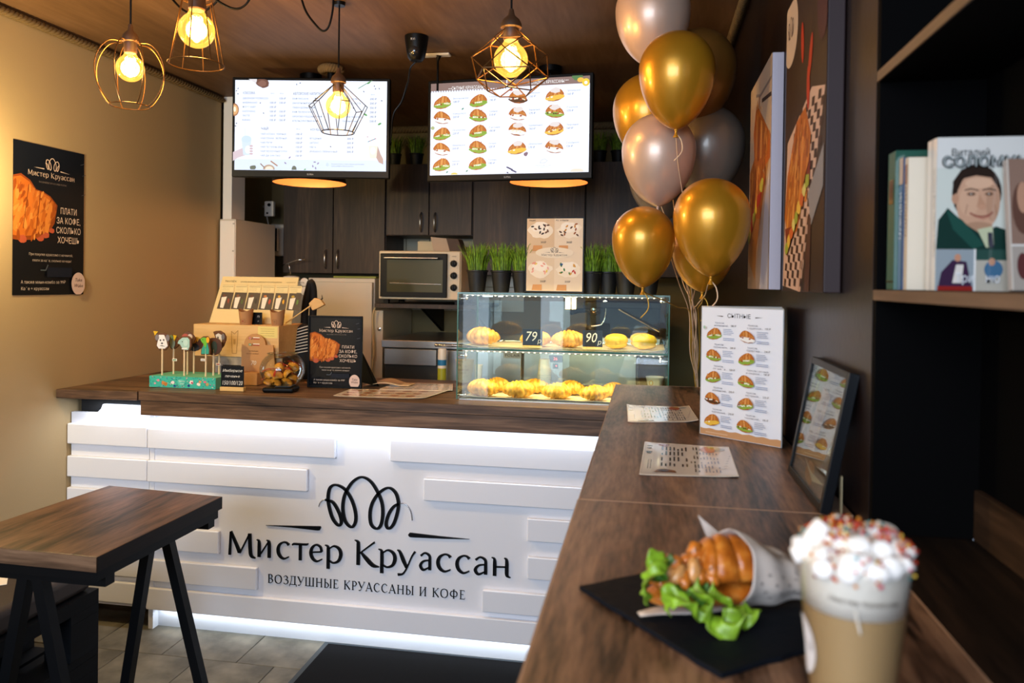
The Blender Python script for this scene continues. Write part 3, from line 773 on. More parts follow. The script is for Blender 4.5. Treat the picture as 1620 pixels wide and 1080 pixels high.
# white refrigerator
YF = 4.2
def fx(x): return PY(x, 500, YF).x
def fz(y, x=560): return PY(x, y, YF).z
rf = thing('refrigerator', 'white refrigerator with a round lock standing behind the counter', 'refrigerator', (fx(540), 4.5, 0))
MB().box((fx(487), YF, .03), (fx(592.5), BWY - .01, fz(440))).build('body', 'white_metal', rf, world=True, bev=.006)
d = MB().box((fx(488.5), YF - .03, .12), (fx(591), YF - .001, fz(446))).build('door', 'white_metal', rf, world=True, bev=.004)
MB().box((fx(593), YF - .012, .12), (fx(607), BWY - .02, fz(490))).build('side_strip', 'white_metal', rf, world=True, bev=.002)
c = PY(600, 520, YF - .014)
MB().lathe([(0, 0), (.010, 0), (.010, .004), (.004, .006), (0, .006)], c, 14, Matrix.Rotation(R(90), 4, 'X')).build('lock', 'chrome', rf, smooth=30, world=True)
for y in (446, 460):
    c = PY(482, y, YF - .01)
    MB().lathe([(0, 0), (.023, 0), (.024, .006), (.018, .008), (0, .008)], c, 20, Matrix.Rotation(R(90), 4, 'X')).build('round_knob', 'white_plastic', rf, smooth=30, world=True)
cb = [PY(594, 484, 4.15), PY(590, 500, 4.15), PY(590, 530, 4.15), PY(591, 560, 4.15), PY(588, 592, 4.15), PY(588, 640, 4.15)]
mat('cream_cable', '#b9ab83', .5)
tag(MB().tube(catmull(cb, 5), .006, 8).build('power_cable', 'cream_cable', smooth=True), 'cream cable hanging down beside the white refrigerator', 'cable')
mat('tray_green', '#7f8a35', .4)
a = PY(525, 434, 4.22)
tag(MB().box((fx(522), 4.24, fz(440) + .001), (fx(590), 4.385, fz(440) + .012)).build('tray', 'tray_green', bev=.002), 'thin green and yellow tray lying on top of the white refrigerator', 'tray')
# low white dome and thin tap beside the refrigerator
c = PY(461, 438, 4.3)
tap = thing('tap_and_dome', 'small white round base with a thin bent chrome arm below the soap dispenser', 'lamp', (c.x, 4.3, c.z - .02))
MB().lathe([(0, 0), (.045, 0), (.052, .012), (.045, .022), (.02, .028), (0, .028)], (0, 0, 0), 20).build('base', 'white_plastic', tap, smooth=30)
q = [PY(460, 434, 4.3), PY(458, 422, 4.3), PY(456, 418, 4.3)]
MB().tube(q, .003, 8).tube([PY(446, 420, 4.3), PY(456, 416, 4.3), PY(470, 411, 4.3), PY(483, 410, 4.3)], .003, 8).build('arm', 'chrome', tap, smooth=True, world=True)
MB().box((c.x - .075, 4.285, .9), (fx(486) - .03, 4.6, c.z - .021)).build('stand', 'grey_plastic', tap, world=True)
# electrical box, camera, dispenser on the left
a, b = PY(352, 347, 3.86), PY(376, 440, 3.86)
eb = thing('electrical_box', 'tall pale grey metal cabinet at the end of the beige wall', 'cabinet', (a.x, 3.95, 1.0))
MB().box((a.x, 3.835, .96), (b.x, 4.28, a.z)).build('casing', 'white_metal', eb, world=True, bev=.003)
MB().box((a.x + .004, 3.829, .97), (b.x - .004, 3.8345, a.z - .01)).build('front_strip', 'white_plastic', eb, world=True, bev=.001)
MB().rod((b.x - .008, 3.828, a.z - .025), (b.x - .008, 3.824, a.z - .025), .004).rod((b.x - .010, 3.828, a.z - .17), (b.x - .010, 3.824, a.z - .17), .004).build('screw', 'steel', eb, world=True)
sd = thing('soap_dispenser', 'grey box-shaped wall dispenser with a dark window left of the cabinets', 'dispenser', (PY(435, 380, 4.45).x, 4.6, 1.55))
a, b = PY(415, 354, 4.42), PY(453, 405, 4.42)
MB().prism([(a.x, 4.55, b.z), (a.x + .05, 4.42, b.z), (b.x, 4.44, b.z), (b.x, BWY - .005, b.z), (a.x, BWY - .005, b.z)], (0, 0, 1), a.z - b.z).build('housing', 'grey_plastic', sd, world=True, bev=.008)
c1, c2 = PY(430, 361, 4.415), PY(438, 397, 4.415)
MB().box((c1.x, 4.412, c2.z), (c2.x, 4.419, c1.z)).build('window', 'black_plastic', sd, world=True)
MB().box((c2.x + .001, 4.412, c2.z), (c2.x + .008, 4.424, c1.z)).build('silver_strip', 'white_metal', sd, world=True)
ipc = thing('wall_camera', 'small white square camera on a bracket left of the dark cabinets', 'camera', (PY(424, 330, 4.5).x, 4.5, 1.8))
a, b = PY(418, 318, 4.5), PY(432, 342, 4.5)
MB().box((a.x, 4.5, b.z), (b.x, 4.53, a.z)).build('body', 'white_plastic', ipc, world=True, bev=.006, seg=3)
c = PY(426, 324, 4.497)
MB().lathe([(0, 0), (.010, 0), (.010, .006), (0, .008)], c, 14, Matrix.Rotation(R(90), 4, 'X')).build('lens', 'black_plastic', ipc, smooth=30, world=True)
c = PY(423, 337, 4.497)
MB().lathe([(0, 0), (.006, 0), (.006, .004), (0, .004)], c, 12, Matrix.Rotation(R(90), 4, 'X')).build('sensor', 'black_plastic', ipc, world=True)
a2 = PY(398, 330, 4.70)
MB().rod((a.x + .02, 4.53, (a.z + b.z) / 2 + .01), (a2.x + .03, BWY - .02, a2.z + .02), .008).box((a2.x, BWY - .02, a2.z - .06), (a2.x + .06, BWY - .002, a2.z + .06)).build('bracket', 'grey_plastic', ipc, world=True)
MB().tube(catmull([(a.x, 4.53, b.z + .02), (a.x - .02, 4.6, b.z - .05), (a.x - .03, 4.7, b.z - .2), (a.x - .03, 4.7, b.z - .45)], 4), .004, 6).build('cord', 'white_plastic', ipc, world=True, smooth=True)

# shelf with mini oven
YS = 4.12
def ox(x): return PY(x, 430, YS).x
def oz(y): return PY(660, y, YS).z
sh = thing('oven_shelf', 'thin brown wall shelf carrying the mini oven', 'shelf', (ox(670), 4.4, oz(487)))
MB().box((ox(595), YS - .02, oz(487.5)), (ox(756), BWY - .01, oz(481))).build('board', 'cabinet_wood', sh, world=True)
for xx in (652, 735):
    MB().prism([(ox(xx), YS + .15, oz(488)), (ox(xx), BWY - .01, oz(488)), (ox(xx), BWY - .01, oz(488) - .16), (ox(xx), BWY - .04, oz(488) - .15)], (1, 0, 0), .02).build('bracket', 'black_metal', sh, world=True)
ov = thing('mini_oven', 'cream countertop oven with glass door and three black knobs', 'oven', (ox(664), YS + .17, oz(481)))
zt, zo = oz(396.5), oz(474)
MB().box((ox(599), YS + .012, zo), (ox(729), YS + .36, zt)).build('body', mat('oven_cream', '#cdbfa2', .35), ov, world=True, bev=.006)
MB().box((ox(599.5), YS + .001, zo + .002), (ox(727.5), YS + .0115, zt - .002)).build('front', mat('oven_cream'.replace('x', ''), '#cdbfa2', .35), ov, world=True, bev=.004)
dr = MB().box((ox(603), YS - .018, oz(470)), (ox(708), YS, oz(401))).build('door', 'black_plastic', ov, world=True, bev=.003)
MB().box((ox(614), YS - .0205, oz(462)), (ox(702), YS - .0185, oz(411))).build('window', mat('oven_window', '#454837', .08, spec=.8), dr, world=True)
MB().rod((ox(612), YS - .045, oz(408.5)), (ox(696), YS - .045, oz(408.5)), .006).rod((ox(616), YS - .045, oz(408.5)), (ox(616), YS - .018, oz(408.5)), .004).rod((ox(692), YS - .045, oz(408.5)), (ox(692), YS - .018, oz(408.5)), .004).build('door_handle', 'steel', dr, world=True, smooth=40)
MB().rod((ox(619), YS - .022, oz(448)), (ox(700), YS - .022, oz(449)), .003).build('rack_bar', 'chrome', dr, world=True)
for yy in (417, 436, 455):
    c = PY(718, yy, YS - .0)
    kn = MB().lathe([(0, 0), (.019, 0), (.017, .016), (.013, .018), (0, .018)], c, 18, Matrix.Rotation(R(90), 4, 'X'))
    kn.cbox((c.x, c.y - .02, c.z), (.006, .008, .03)); kn.build('knob', 'black_plastic', ov, smooth=30, world=True)
P = Print((ox(711), YS - .0003, oz(470)), (1, 0, 0), (0, 0, 1), 1)
hh = oz(401) - oz(470); ww = ox(726) - ox(711)
P.text('simfer', ww * .5, hh * .93, .007, '#1a1a1a', 1, 'c')
for k in range(3):
    for a in range(9): P.ell(ww * .47 + .026 * math.cos(a * .6 - .8), hh * (.21 + .275 * k) + .026 * math.sin(a * .6 - .8), .0012, .0012, '#2a2a2a', 1, 5)
P.build('print', 'print', ov, world=True)
for xx in (608, 722):
    for yy in (.03, .3):
        MB().box((ox(xx) - .014, YS + yy, oz(481) + .0003), (ox(xx) + .014, YS + yy + .03, zo)).build('foot', 'black_plastic', ov, world=True)
cbx = thing('cardboard_carton', 'open pale cardboard carton lying on top of the mini oven', 'box', (ox(702), YS + .2, zt))
a = [PY(681, 374.5, YS + .16), PY(706, 377, YS + .16), PY(712, 395.5, YS + .16), PY(686, 395.5, YS + .16)]
base = zt + .001; q = [Vector((p.x, YS + .16, max(base, p.z))) for p in a]; q[2].z = q[3].z = base
MB().prism(q, (.02, 1, 0), .16).build('sleeve', mat('carton', '#b8a590', .7), cbx, world=True, bev=.002)
MB().prism([q[1] + Vector((.001, .0, 0)), q[1] + Vector((.055, .05, .0)), q[2] + Vector((.06, .05, 0)), q[2] + Vector((.001, 0, 0))], (0, 1, 0), .12).build('flap', mat('carton_dark', '#6d5e55', .7), cbx, world=True)
tag(MB().box((ox(640), YS + .24, zt + .0005), (ox(668), YS + .34, oz(378))).build('folded_carton', mat('carton_light', '#c9bfa0', .7), bev=.002), 'flat pale carton standing on the mini oven behind the open one', 'box')

# refrigerated steel table
YT = 3.93
def tx_(x): return PY(x, 550, YT).x
def tz_(y, x=660): return PY(x, y, YT).z
rt = thing('refrigerated_table', 'stainless steel refrigerated worktable with a brand plate and red digital display', 'worktable', (tx_(760), 4.2, 0))
x0, x1 = tx_(609), tx_(1010)
MB().box((x0, YT, .1), (x1, 4.6, tz_(551))).build('cabinet', mat('dark_steel', '#3c3b38', .4, metal=.6), rt, world=True)
MB().box((x0 - .01, YT - .03, tz_(550)), (x1, 4.62, tz_(538))).build('top', 'steel', rt, world=True, bev=.003)
MB().box((x0 + .003, YT - .02, tz_(577)), (tx_(692), YT, tz_(552))).build('drawer_front', 'steel', rt, world=True, bev=.002)
MB().box((tx_(700), YT - .02, .15), (tx_(826), YT, tz_(552))).build('door', 'steel', rt, world=True, bev=.002)
MB().box((tx_(830), YT - .02, .15), (x1 - .01, YT, tz_(552))).build('compressor_panel', 'steel', rt, world=True, bev=.002)
P = Print((tx_(798), YT - .0205, tz_(566, 810)), (1, 0, 0), (0, 0, 1)); wv = tx_(826) - tx_(798)
P.rect(0, 0, wv, .03, '#b9bcc2', 1).text('POLAIR', wv / 2, .008, .014, '#2b3340', 2, 'c', w=wv * .86); P.build('brand_plate', 'print', rt, world=True)
MB().box((tx_(870), YT - .03, tz_(572, 880)), (tx_(891), YT - .0205, tz_(561, 880))).build('display', 'black_plastic', rt, world=True)
P = Print((tx_(870), YT - .031, tz_(572, 880)), (1, 0, 0), (0, 0, 1)); wv = tx_(891) - tx_(870)
P.text('26', wv * .48, .011, .015, (1, .05, .03), 1, 'c').ell(wv * .55, -.018, .004, .004, (1, .05, .03), 1, 8)
mm = attr_mat('led_red', strength=2.5); P.build('digits', mm, rt, world=True)
MB().box((tx_(876), YT - .03, tz_(582, 880)), (tx_(884), YT - .0205, tz_(574, 880))).build('button', 'black_plastic', rt, world=True)
# chrome towel rod and spray can
a, b = PY(690, 545.5, 3.80), PY(738, 547, 3.80)
tag(MB().rod(a, b, .0075, 12).sphere(a, .009, 12, 8).build('steel_rod', 'chrome', smooth=40), 'short chrome rod with a round end before the steel worktable', 'rod')
a = PY(699, 598, 3.78)
can = thing('spray_can', 'white spray can with blue band and yellow green label left of the glass case', 'can', (a.x, 3.78, .80))
zz = lambda y: PY(699, y, 3.78).z - .80
rr = (PY(706, 570, 3.78).x - PY(692.5, 570, 3.78).x) / 2
mat('can_white', '#d9d5cc', .35); mat('can_blue', '#2273a8', .35); mat('can_yellow', '#a5a52a', .4)
MB().lathe([(0, 0), (rr, 0), (rr, zz(582))], n=20).build('label', 'can_yellow', can, smooth=40)
MB().lathe([(rr, zz(582)), (rr, zz(577.5)), (rr, zz(577.4))], n=20).build('middle', 'can_white', can, smooth=40)
MB().lathe([(rr * 1.01, zz(577.5)), (rr * 1.01, zz(568.5))], n=20).build('blue_band', 'can_blue', can, smooth=40)
MB().lathe([(rr, zz(568.5)), (rr * .98, zz(553)), (rr * .9, zz(551)), (0, zz(550.6))], n=20).build('cap', 'can_white', can, smooth=40)
MB().box((a.x - .3, 3.70, .0), (a.x + .6, 3.86, .799)).build('lower_shelf', 'cabinet_wood', smooth=False)
o = bpy.data.objects['lower_shelf']; o.name = 'low_shelf'; tag(o, 'low dark shelf under the spray can behind the counter', 'shelf')

# espresso machine seen through the glass case
em = thing('espresso_machine', 'black and chrome espresso machine seen through the upper right of the glass case', 'coffee machine', (-.1, 4.1, tz_(538) + .001))
z0 = tz_(538) + .0015
ex = lambda x: PY(x, 500, 3.95).x
ez = lambda y: PY(930, y, 3.95).z
MB().box((ex(925), 4.05, z0), (ex(1045), 4.5, ez(478))).build('body', 'black_plastic', em, world=True, bev=.01)
MB().box((ex(925), 3.84, ez(486)), (ex(1045), 4.049, ez(476))).build('head', 'black_plastic', em, world=True, bev=.006)
MB().box((ex(925), 3.84, z0), (ex(1045), 4.049, z0 + .045)).build('drip_tray', 'steel', em, world=True, bev=.004)
c = PY(940, 484, 3.93)
MB().lathe([(.036, -.02), (.036, .015), (.030, .022), (0, .022)], c, 20).lathe([(0, -.045), (.012, -.045), (.030, -.03), (.034, -.02), (0, -.02)], c, 20).build('group_head', 'chrome', em, smooth=30, world=True)
MB().tube([c + Vector((-.03, -.02, -.02)), c + Vector((-.07, -.08, -.022)), c + Vector((-.10, -.14, -.03))], .012, 10).build('portafilter_handle', 'black_plastic', em, smooth=True, world=True)
c = PY(952, 478, 3.90)
MB().tube(catmull([c, c + Vector((.02, -.02, -.01)), c + Vector((.02, -.02, -.07)), c + Vector((0, -.02, -.11)), c + Vector((-.05, -.02, -.12))], 5), .006, 8).build('steam_wand', 'chrome', em, smooth=True, world=True)
c = PY(958, 478, 3.88)
MB().lathe([(0, 0), (.018, 0), (.02, .02), (.012, .03), (0, .03)], c, 16, Matrix.Rotation(R(90), 4, 'X')).build('knob', 'chrome', em, smooth=30, world=True)

# paper cups behind the case
def cup_mesh(r0, r1, h, t=.0015):
    return MB().lathe([(0, .004), (r0 - t, .004), (r1 - t, h - .002), (r1 + .001, h), (r1 + .0022, h - .002), (r1, h - .004), (r0, .0), (r0 * .9, .001), (0, .001)], n=28)
def at_px(x, y, Y): p = PY(x, y, Y); return p
# tall printed cup left, behind the case, on the steel table... standing on the counter back ledge
mat('cup_cream', '#d8cdb6', .55); mat('cup_white', '#e8e2d4', .5)
Yc = 3.37
p0, p1 = PY(736, 621, Yc), PY(736, 569, Yc)
hgt = p1.z - HCN
cp = thing('paper_cup', 'large cream paper cup with dark script print at the left of the glass case', 'cup', (PY(735, 600, Yc).x, Yc, HCN + .0008))
r1 = (PY(750, 570, Yc).x - PY(722, 570, Yc).x) / 2
cup_mesh(r1 * .72, r1, hgt).build('cup', 'cup_cream', cp, smooth=40)
P = Print((-.03, -r1 * .9, 0), (1, 0, 0), (0, 0, 1)); P.text('Мистер', .03, hgt * .72, .008, '#6b5a48', 1, 'c', sh=.2).text('Круассан', .031, hgt * .56, .008, '#8a3a2c', 1, 'c', sh=.2).text('кофе', .03, hgt * .42, .007, '#6b5a48', 1, 'c', sh=.2)
P.build('print', 'print', cp)
MB().rod((0, 0, hgt * .4), (.004, .0, hgt + .05), .004).build('stirrer', 'pine', cp)
p = PY(755, 615, Yc)
c2 = thing('paper_cup', 'slim white paper cup just right of the cream printed one', 'cup', (PY(756, 600, Yc).x, Yc + .005, HCN + .0008))
cup_mesh(.014, .0195, PY(756, 577, Yc).z - HCN).build('cup', 'cup_white', c2, smooth=40)
Yc = 3.39
st = PY(861, 613, Yc); hs = PY(861, 568, Yc).z - HCN
for k in range(6):
    c3 = thing('paper_cup', ['white paper cup at the bottom of the upturned stack behind the case', 'second white paper cup from the bottom of the upturned stack', 'third white paper cup from the bottom of the upturned stack', 'third white paper cup from the top of the upturned stack', 'second white paper cup from the top of the upturned stack', 'topmost white paper cup of the upturned stack behind the case'][k], 'cup', (st.x, Yc, HCN + .001 + k * (hs - .07) / 5), group='stack of upturned cups behind the case')
    MB().lathe([(.0300, .0), (.0315, .002), (.0295, .005), (.024, .066), (.0215, .070), (0, .070)], n=24).build('cup', 'cup_white', c3, smooth=40)
Yc = 3.38
r = (PY(1050, 600, Yc).x - PY(1022, 600, Yc).x) / 2
c4 = thing('paper_cup', 'short white paper cup standing behind the far end of the bar top', 'cup', (PY(1036, 600, Yc).x, Yc, HCN + .0008))
hgt = PY(1036, 596, Yc).z - HCN
cup_mesh(r * .74, r, hgt).build('cup', 'cup_white', c4, smooth=40)
P = Print((-.02, -r * .965, 0), (1, 0, 0), (0, 0, 1)); P.ell(.004, hgt * .55, .009, .011, '#d8a43a', 1).ell(.004, hgt * .55, .006, .008, '#efe6d0', 2); P.build('print', 'print', c4)

# ------------------------------------------------------------------ grass pots
gmat = mat('grass', '#6f9626', .55, var=.45, vscale=60)
mat('pot_black', '#0b0f14', .55)
rn = random.Random(5)
def grass_mesh(seed, hgt, n=230):
    rn = random.Random(seed); mb = MB()
    for _ in range(n):
        a = rn.random() * 2 * PI; r = .036 * math.sqrt(rn.random()); b = rn.random() * 2 * PI
        b = a + (rn.random() - .5) * 1.6
        h = hgt * (.55 + .5 * rn.random()); lean = h * (.08 + .75 * rn.random() ** 1.5)
        d = Vector((math.cos(b), math.sin(b), 0)); q = Vector((-d.y, d.x, 0)) * (.0017)
        p = Vector((r * math.cos(a), r * math.sin(a), .0))
        pts = [p, p + d * lean * .18 + Vector((0, 0, h * .45)), p + d * lean * .55 + Vector((0, 0, h * .82)), p + d * lean + Vector((0, 0, h * (1 - .25 * lean / h)))]
        vs = [pts[0] - q, pts[0] + q, pts[1] - q, pts[1] + q, pts[2] - q * .7, pts[2] + q * .7, pts[3]]
        mb._add(vs, [(0, 1, 3, 2), (2, 3, 5, 4), (4, 5, 6)])
    return mb
def pot_thing(label, loc, group, seed, hgt=.135, src=None):
    t = thing('grass_pot', label, 'potted plant', loc, rn.random() * 6, group)
    if src:
        for ch in src.children:
            c = ch.copy(); C.objects.link(c); c.parent = t
        return t
    MB().lathe([(0, 0), (.031, 0), (.041, .078), (.0445, .080), (.0445, .086), (.0405, .086), (.040, .070), (0, .070)], n=24).build('pot', 'pot_black', t, smooth=35)
    g = grass_mesh(seed, hgt).build('grass', 'grass', t); g.location = (0, 0, .070); g['kind'] = 'stuff'
    return t
CT = 1.3625
labs = ['black pot of artificial grass at the left end of the case top', 'second black pot of grass from the left on the case top', 'black pot of grass directly left of the tabletop price poster', 'black pot of grass directly right of the tabletop price poster',
        'black pot of grass second to the right of the price poster', 'black pot of grass behind the lower left gold balloon', 'rightmost black pot of grass on the case top, behind the balloons']
srcs = []
for i, px in enumerate((755, 793, 826, 935, 960, 990, 1026)):
    x = PY(px, 450, 3.06).x
    t = pot_thing(labs[i], (x, 3.06 + (.0 if i != 4 else .05), CT), 'grass pots on the glass case', 11 + i, src=srcs[i % 3] if i >= 3 else None)
    srcs.append(t)
for i, (px, l) in enumerate(((624, 'black pot of grass on the cabinets partly behind the left screen edge'), (659, 'black pot of grass on the cabinets between the two screens'), (948, 'black pot of grass on the cabinets at the right edge of the right screen'), (978, 'black pot of grass on the cabinets left of the balloons'))):
    p = PY(px, 258, 4.56)
    pot_thing(l, (p.x, 4.56, 2.086), 'grass pots on the wall cabinets', 30 + i, src=srcs[i % 3])

# ------------------------------------------------------------------ glass display case
dc = thing('display_case', 'glass countertop pastry case with two lit shelves', 'display case', (-.31, 3.03, HCN))
X0, X1, Y0, Y1, ZT, ZM = -.706, .079, 2.853, 3.20, 1.356, 1.147
def pane(n, a, b): return MB().box(a, b).build(n, 'glass', dc, world=True)
pane('front_pane', (X0 + .006, Y0, HCN + .006), (X1 - .006, Y0 + .005, ZM - .004)); pane('front_pane', (X0 + .006, Y0, ZM + .006), (X1 - .006, Y0 + .005, ZT - .001))
pane('side_pane', (X0, Y0, HCN + .004), (X0 + .005, Y1, ZT - .001)); pane('side_pane', (X1 - .005, Y0, HCN + .004), (X1, Y1, ZT - .001))
pane('top_pane', (X0, Y0, ZT), (X1, Y1 - .05, ZT + .006)); pane('glass_shelf', (X0 + .006, Y0 + .001, ZM), (X1 - .006, Y1 - .03, ZM + .006))
pane('back_pane', (X0 + .006, Y1 - .006, HCN + .03), (X1 - .006, Y1 - .001, ZT - .03))
ge = MB()
for a, b in (((X0, Y0 - .0006, HCN + .004), (X0 + .005, Y0, ZT)), ((X1 - .005, Y0 - .0006, HCN + .004), (X1, Y0, ZT)), ((X0, Y0 - .0006, ZT), (X1, Y0, ZT + .006)), ((X0 + .006, Y0 - .0006, ZM - .001), (X1 - .006, Y0, ZM + .006)), ((X1 - .005, Y1, HCN + .004), (X1, Y1 + .0006, ZT)), ((X0, Y1, HCN + .004), (X0 + .005, Y1 + .0006, ZT))):
    ge.box(a, b)
e = ge.build('polished_edge', 'glass_edge', dc, world=True); e['label'] = 'green polished glass edges'
for z, nm in ((ZM - .006, 'shelf'), (ZT - .006, 'top')):
    st_ = MB().box((X0 + .02, Y0 + .008, z + .0005), (X1 - .02, Y0 + .016, z + .005)).build('led_strip', 'white_plastic', dc, world=True)
    lm = MB()
    n = 34
    for i in range(n):
        xx = X0 + .035 + (X1 - X0 - .07) * i / (n - 1)
        lm.box((xx - .0025, Y0 + .0075, z - .0005), (xx + .0025, Y0 + .0125, z + .0005))
    lm.build('led', emit('led_warm', (1, .78, .42), 14), st_, world=True)['kind'] = 'stuff'
for z, xs_ in ((ZT - .005, (X0 + .03, X1 - .03)), (ZM - .012, (X0 + .03, X1 - .03)), (HCN + .03, (X0 + .03,))):
    for xx in xs_:
        s_ = 1 if xx < -.3 else -1
        MB().rod((xx, Y0 + .02, z - .012), (xx - s_ * .028, Y0 + .02, z - .012), .004).rod((xx, Y0 + .02, z - .012), (xx, Y0 + .02, z + .002), .004).sphere((xx, Y0 + .02, z - .012), .006, 10, 6).build('clamp', 'chrome', dc, world=True, smooth=40)
MB().box((X0 + .09, Y0 + .03, ZT - .010), (X0 + .13, Y0 + .06, ZT - .001)).box((X0 + .15, Y0 + .03, ZT - .010), (X0 + .17, Y0 + .06, ZT - .001)).build('glass_hinge', 'chrome', dc, world=True)
c = PY(905, 470, 2.93)
MB().box((c.x - .022, 2.90, c.z - .045), (c.x - .003, 2.92, ZT - .001)).box((c.x + .001, 2.90, c.z - .045), (c.x + .018, 2.92, ZT - .001)).build('lock_block', mat('lamp_cream', '#f0e6c0', .4), dc, world=True, bev=.002)
a, b = PY(978, 490, 3.1), PY(1052, 525, 3.1)
MB().rod((a.x, 3.17, a.z), (b.x - .02, 3.10, b.z), .004).build('support_rod', 'chrome', dc, world=True)
MB().box((X0 + .01, Y0 + .008, HCN + .0006), (X1 - .01, Y1 - .01, HCN + .006)).build('base_tray', 'steel', dc, world=True, bev=.001)
area('case_led_top', (-.31, Y0 + .015, ZT - .014), (R(25), 0, 0), .72, .012, 2.3, (1, .80, .44))
area('case_led_shelf', (-.31, Y0 + .015, ZM - .014), (R(25), 0, 0), .72, .012, 2.6, (1, .78, .40))

# tray papers
mat('tray_paper', '#f2e6c4', .6)
def tray(name, label, x0, x1, y0, y1, z):
    rn = random.Random(int(x0 * 1000)); mb = MB()
    mb.grid(lambda u, v: (x0 + (x1 - x0) * u, y0 + (y1 - y0) * v, z + .012 * max(0, abs(v - .5) * 2 - .75) * 4 * .5 + .010 * max(0, abs(u - .5) * 2 - .9) * 10 * .6 + .0008 * math.sin(u * 40)), 40, 12)
    o = mb.build(name, 'tray_paper', solid=.001, smooth=True); tag(o, label, 'tray', 'paper trays in the display case'); return o
tray('paper_tray', 'cream paper tray on the upper glass shelf of the case', X0 + .02, X1 - .015, 2.875, 3.13, ZM + .0075)
tray('paper_tray', 'cream paper tray on the floor of the case', X0 + .03, X1 - .02, 2.87, 3.15, HCN + .0078)

# pastries
def pastry_mat(name, c1, c2, c3, sc=40):
    m = bpy.data.materials.new(name); m.use_nodes = True; n, l = m.node_tree.nodes, m.node_tree.links
    b = n['Principled BSDF']; b.inputs['Roughness'].default_value = .42; b.inputs['Specular IOR Level'].default_value = .4
    tc = n.new('ShaderNodeTexCoord'); no = n.new('ShaderNodeTexNoise'); no.inputs['Scale'].default_value = sc; no.inputs['Detail'].default_value = 6
    l.new(tc.outputs['Object'], no.inputs['Vector']); cr = n.new('ShaderNodeValToRGB'); e = cr.color_ramp.elements
    e[0].position = .3; e[0].color = (*hx(c1), 1); e[1].position = .72; e[1].color = (*hx(c3), 1); k = e.new(.5); k.color = (*hx(c2), 1)
    l.new(no.outputs['Fac'], cr.inputs[0]); l.new(cr.outputs[0], b.inputs['Base Color'])
    bp = n.new('ShaderNodeBump'); bp.inputs['Strength'].default_value = .5; bp.inputs['Distance'].default_value = .002
    n2 = n.new('ShaderNodeTexNoise'); n2.inputs['Scale'].default_value = sc * 4; l.new(tc.outputs['Object'], n2.inputs['Vector'])
    l.new(n2.outputs['Fac'], bp.inputs['Height']); l.new(bp.outputs['Normal'], b.inputs['Normal'])
    MATS[name] = m; return m
pastry_mat('crust', '#a56a1a', '#d69c34', '#eac260')
pastry_mat('bun_yellow', '#c99c1e', '#e0bb34', '#eccd55', 25)
pastry_mat('crust_dark', '#7a3d12', '#a9601f', '#cc8838', 30)
def croissant_mb(L=.14, Rr=.036, bend=.9, ridges=9, seed=0, ny=56, na=26, flat=.92):
    rn = random.Random(seed); mb = MB(); vs = []; fs = []
    ph = [rn.random() * .5 for _ in range(ridges + 2)]
    for j in range(ny + 1):
        u = j / ny; t = (u - .5) * 2
        ang = t * bend; rad = L / (2 * bend)
        c = Vector((rad * math.sin(ang), -rad * (math.cos(ang) - math.cos(bend)) * .9, 0))
        T = Vector((math.cos(ang), math.sin(ang) * .9, 0)).normalized(); N = Vector((-T.y, T.x, 0))
        env = (1 - abs(t) ** 2.1) ** .62 * .86 + .14 * (1 - abs(t)) + .03
        for i in range(na):
            a = 2 * PI * i / na
            tw = u * ridges + .35 * math.sin(a + .6) * (1 if t > 0 else -1)
            f = tw % 1; step = .68 + .32 * math.sqrt(max(0, 1 - (2 * abs(f - .5)) ** 2.6)) + .02 * math.sin(i * 3 + j)
            r = Rr * env * step
            z = r * math.sin(a) * flat
            if z < 0: z *= .72
            vs.append(c + N * (r * math.cos(a)) + Vector((0, 0, z)))
    zb_ = min(v.z for v in vs)
    vs = [v - Vector((0, 0, zb_)) for v in vs]
    for j in range(ny):
        for i in range(na):
            k = (i + 1) % na; fs.append((j * na + i, (j + 1) * na + i, (j + 1) * na + k, j * na + k))
    fs += [tuple(range(na)), tuple(ny * na + i for i in range(na))[::-1]]
    mb._add(vs, fs); return mb
cme = []
for s_ in range(3):
    o = croissant_mb(.140, .042, (.85, 1.0, .7)[s_], (9, 8, 10)[s_], s_).build('croissant', 'crust', smooth=True); cme.append(o.data); bpy.data.objects.remove(o)
def croissant(label, px, y, Y, z, rot, sc=1.0, k=0, g='croissants in the display case', m='croissant'):
    o = bpy.data.objects.new(m, cme[k]); C.objects.link(o); p = PY(px, y, Y)
    o.location = (p.x, Y, z); o.rotation_euler = (0, 0, R(rot)); o.scale = (sc,) * 3
    tag(o, label, 'croissant', g); return o
zs = ZM + .0105; zf = HCN + .0108
croissant('large croissant at the left end of the upper case shelf', 768, 535, 2.965, zs, -18, 1.06, 0)
croissant('croissant half hidden behind the 79 price tag', 846, 537, 2.985, zs, 20, .93, 1)
croissant('large croissant between the 79 and 90 price tags', 899, 536, 2.96, zs, 12, 1.0, 2)
croissant('croissant front left on the lower case tray', 768, 617, 2.935, zf, -10, 1.0, 1)
croissant('croissant back left on the lower tray, behind the front left one', 783, 608, 3.06, zf, 35, .86, 2)
croissant('second front croissant from the left on the lower tray', 820, 620, 2.93, zf, 18, .98, 0)
croissant('darker croissant at the back middle of the lower tray', 850, 612, 3.07, zf, -12, .86, 1)
croissant('third front croissant from the left on the lower tray', 880, 624, 2.93, zf, 24, .92, 2)
croissant('croissant at the back right of the middle of the lower tray', 909, 614, 3.06, zf, -30, .84, 0)
croissant('croissant in the lower tray right beside the bar top corner', 938, 626, 2.93, zf, 20, .88, 1)
croissant('rightmost back croissant in the lower tray near the bar corner', 966, 616, 3.05, zf, 40, .82, 2)
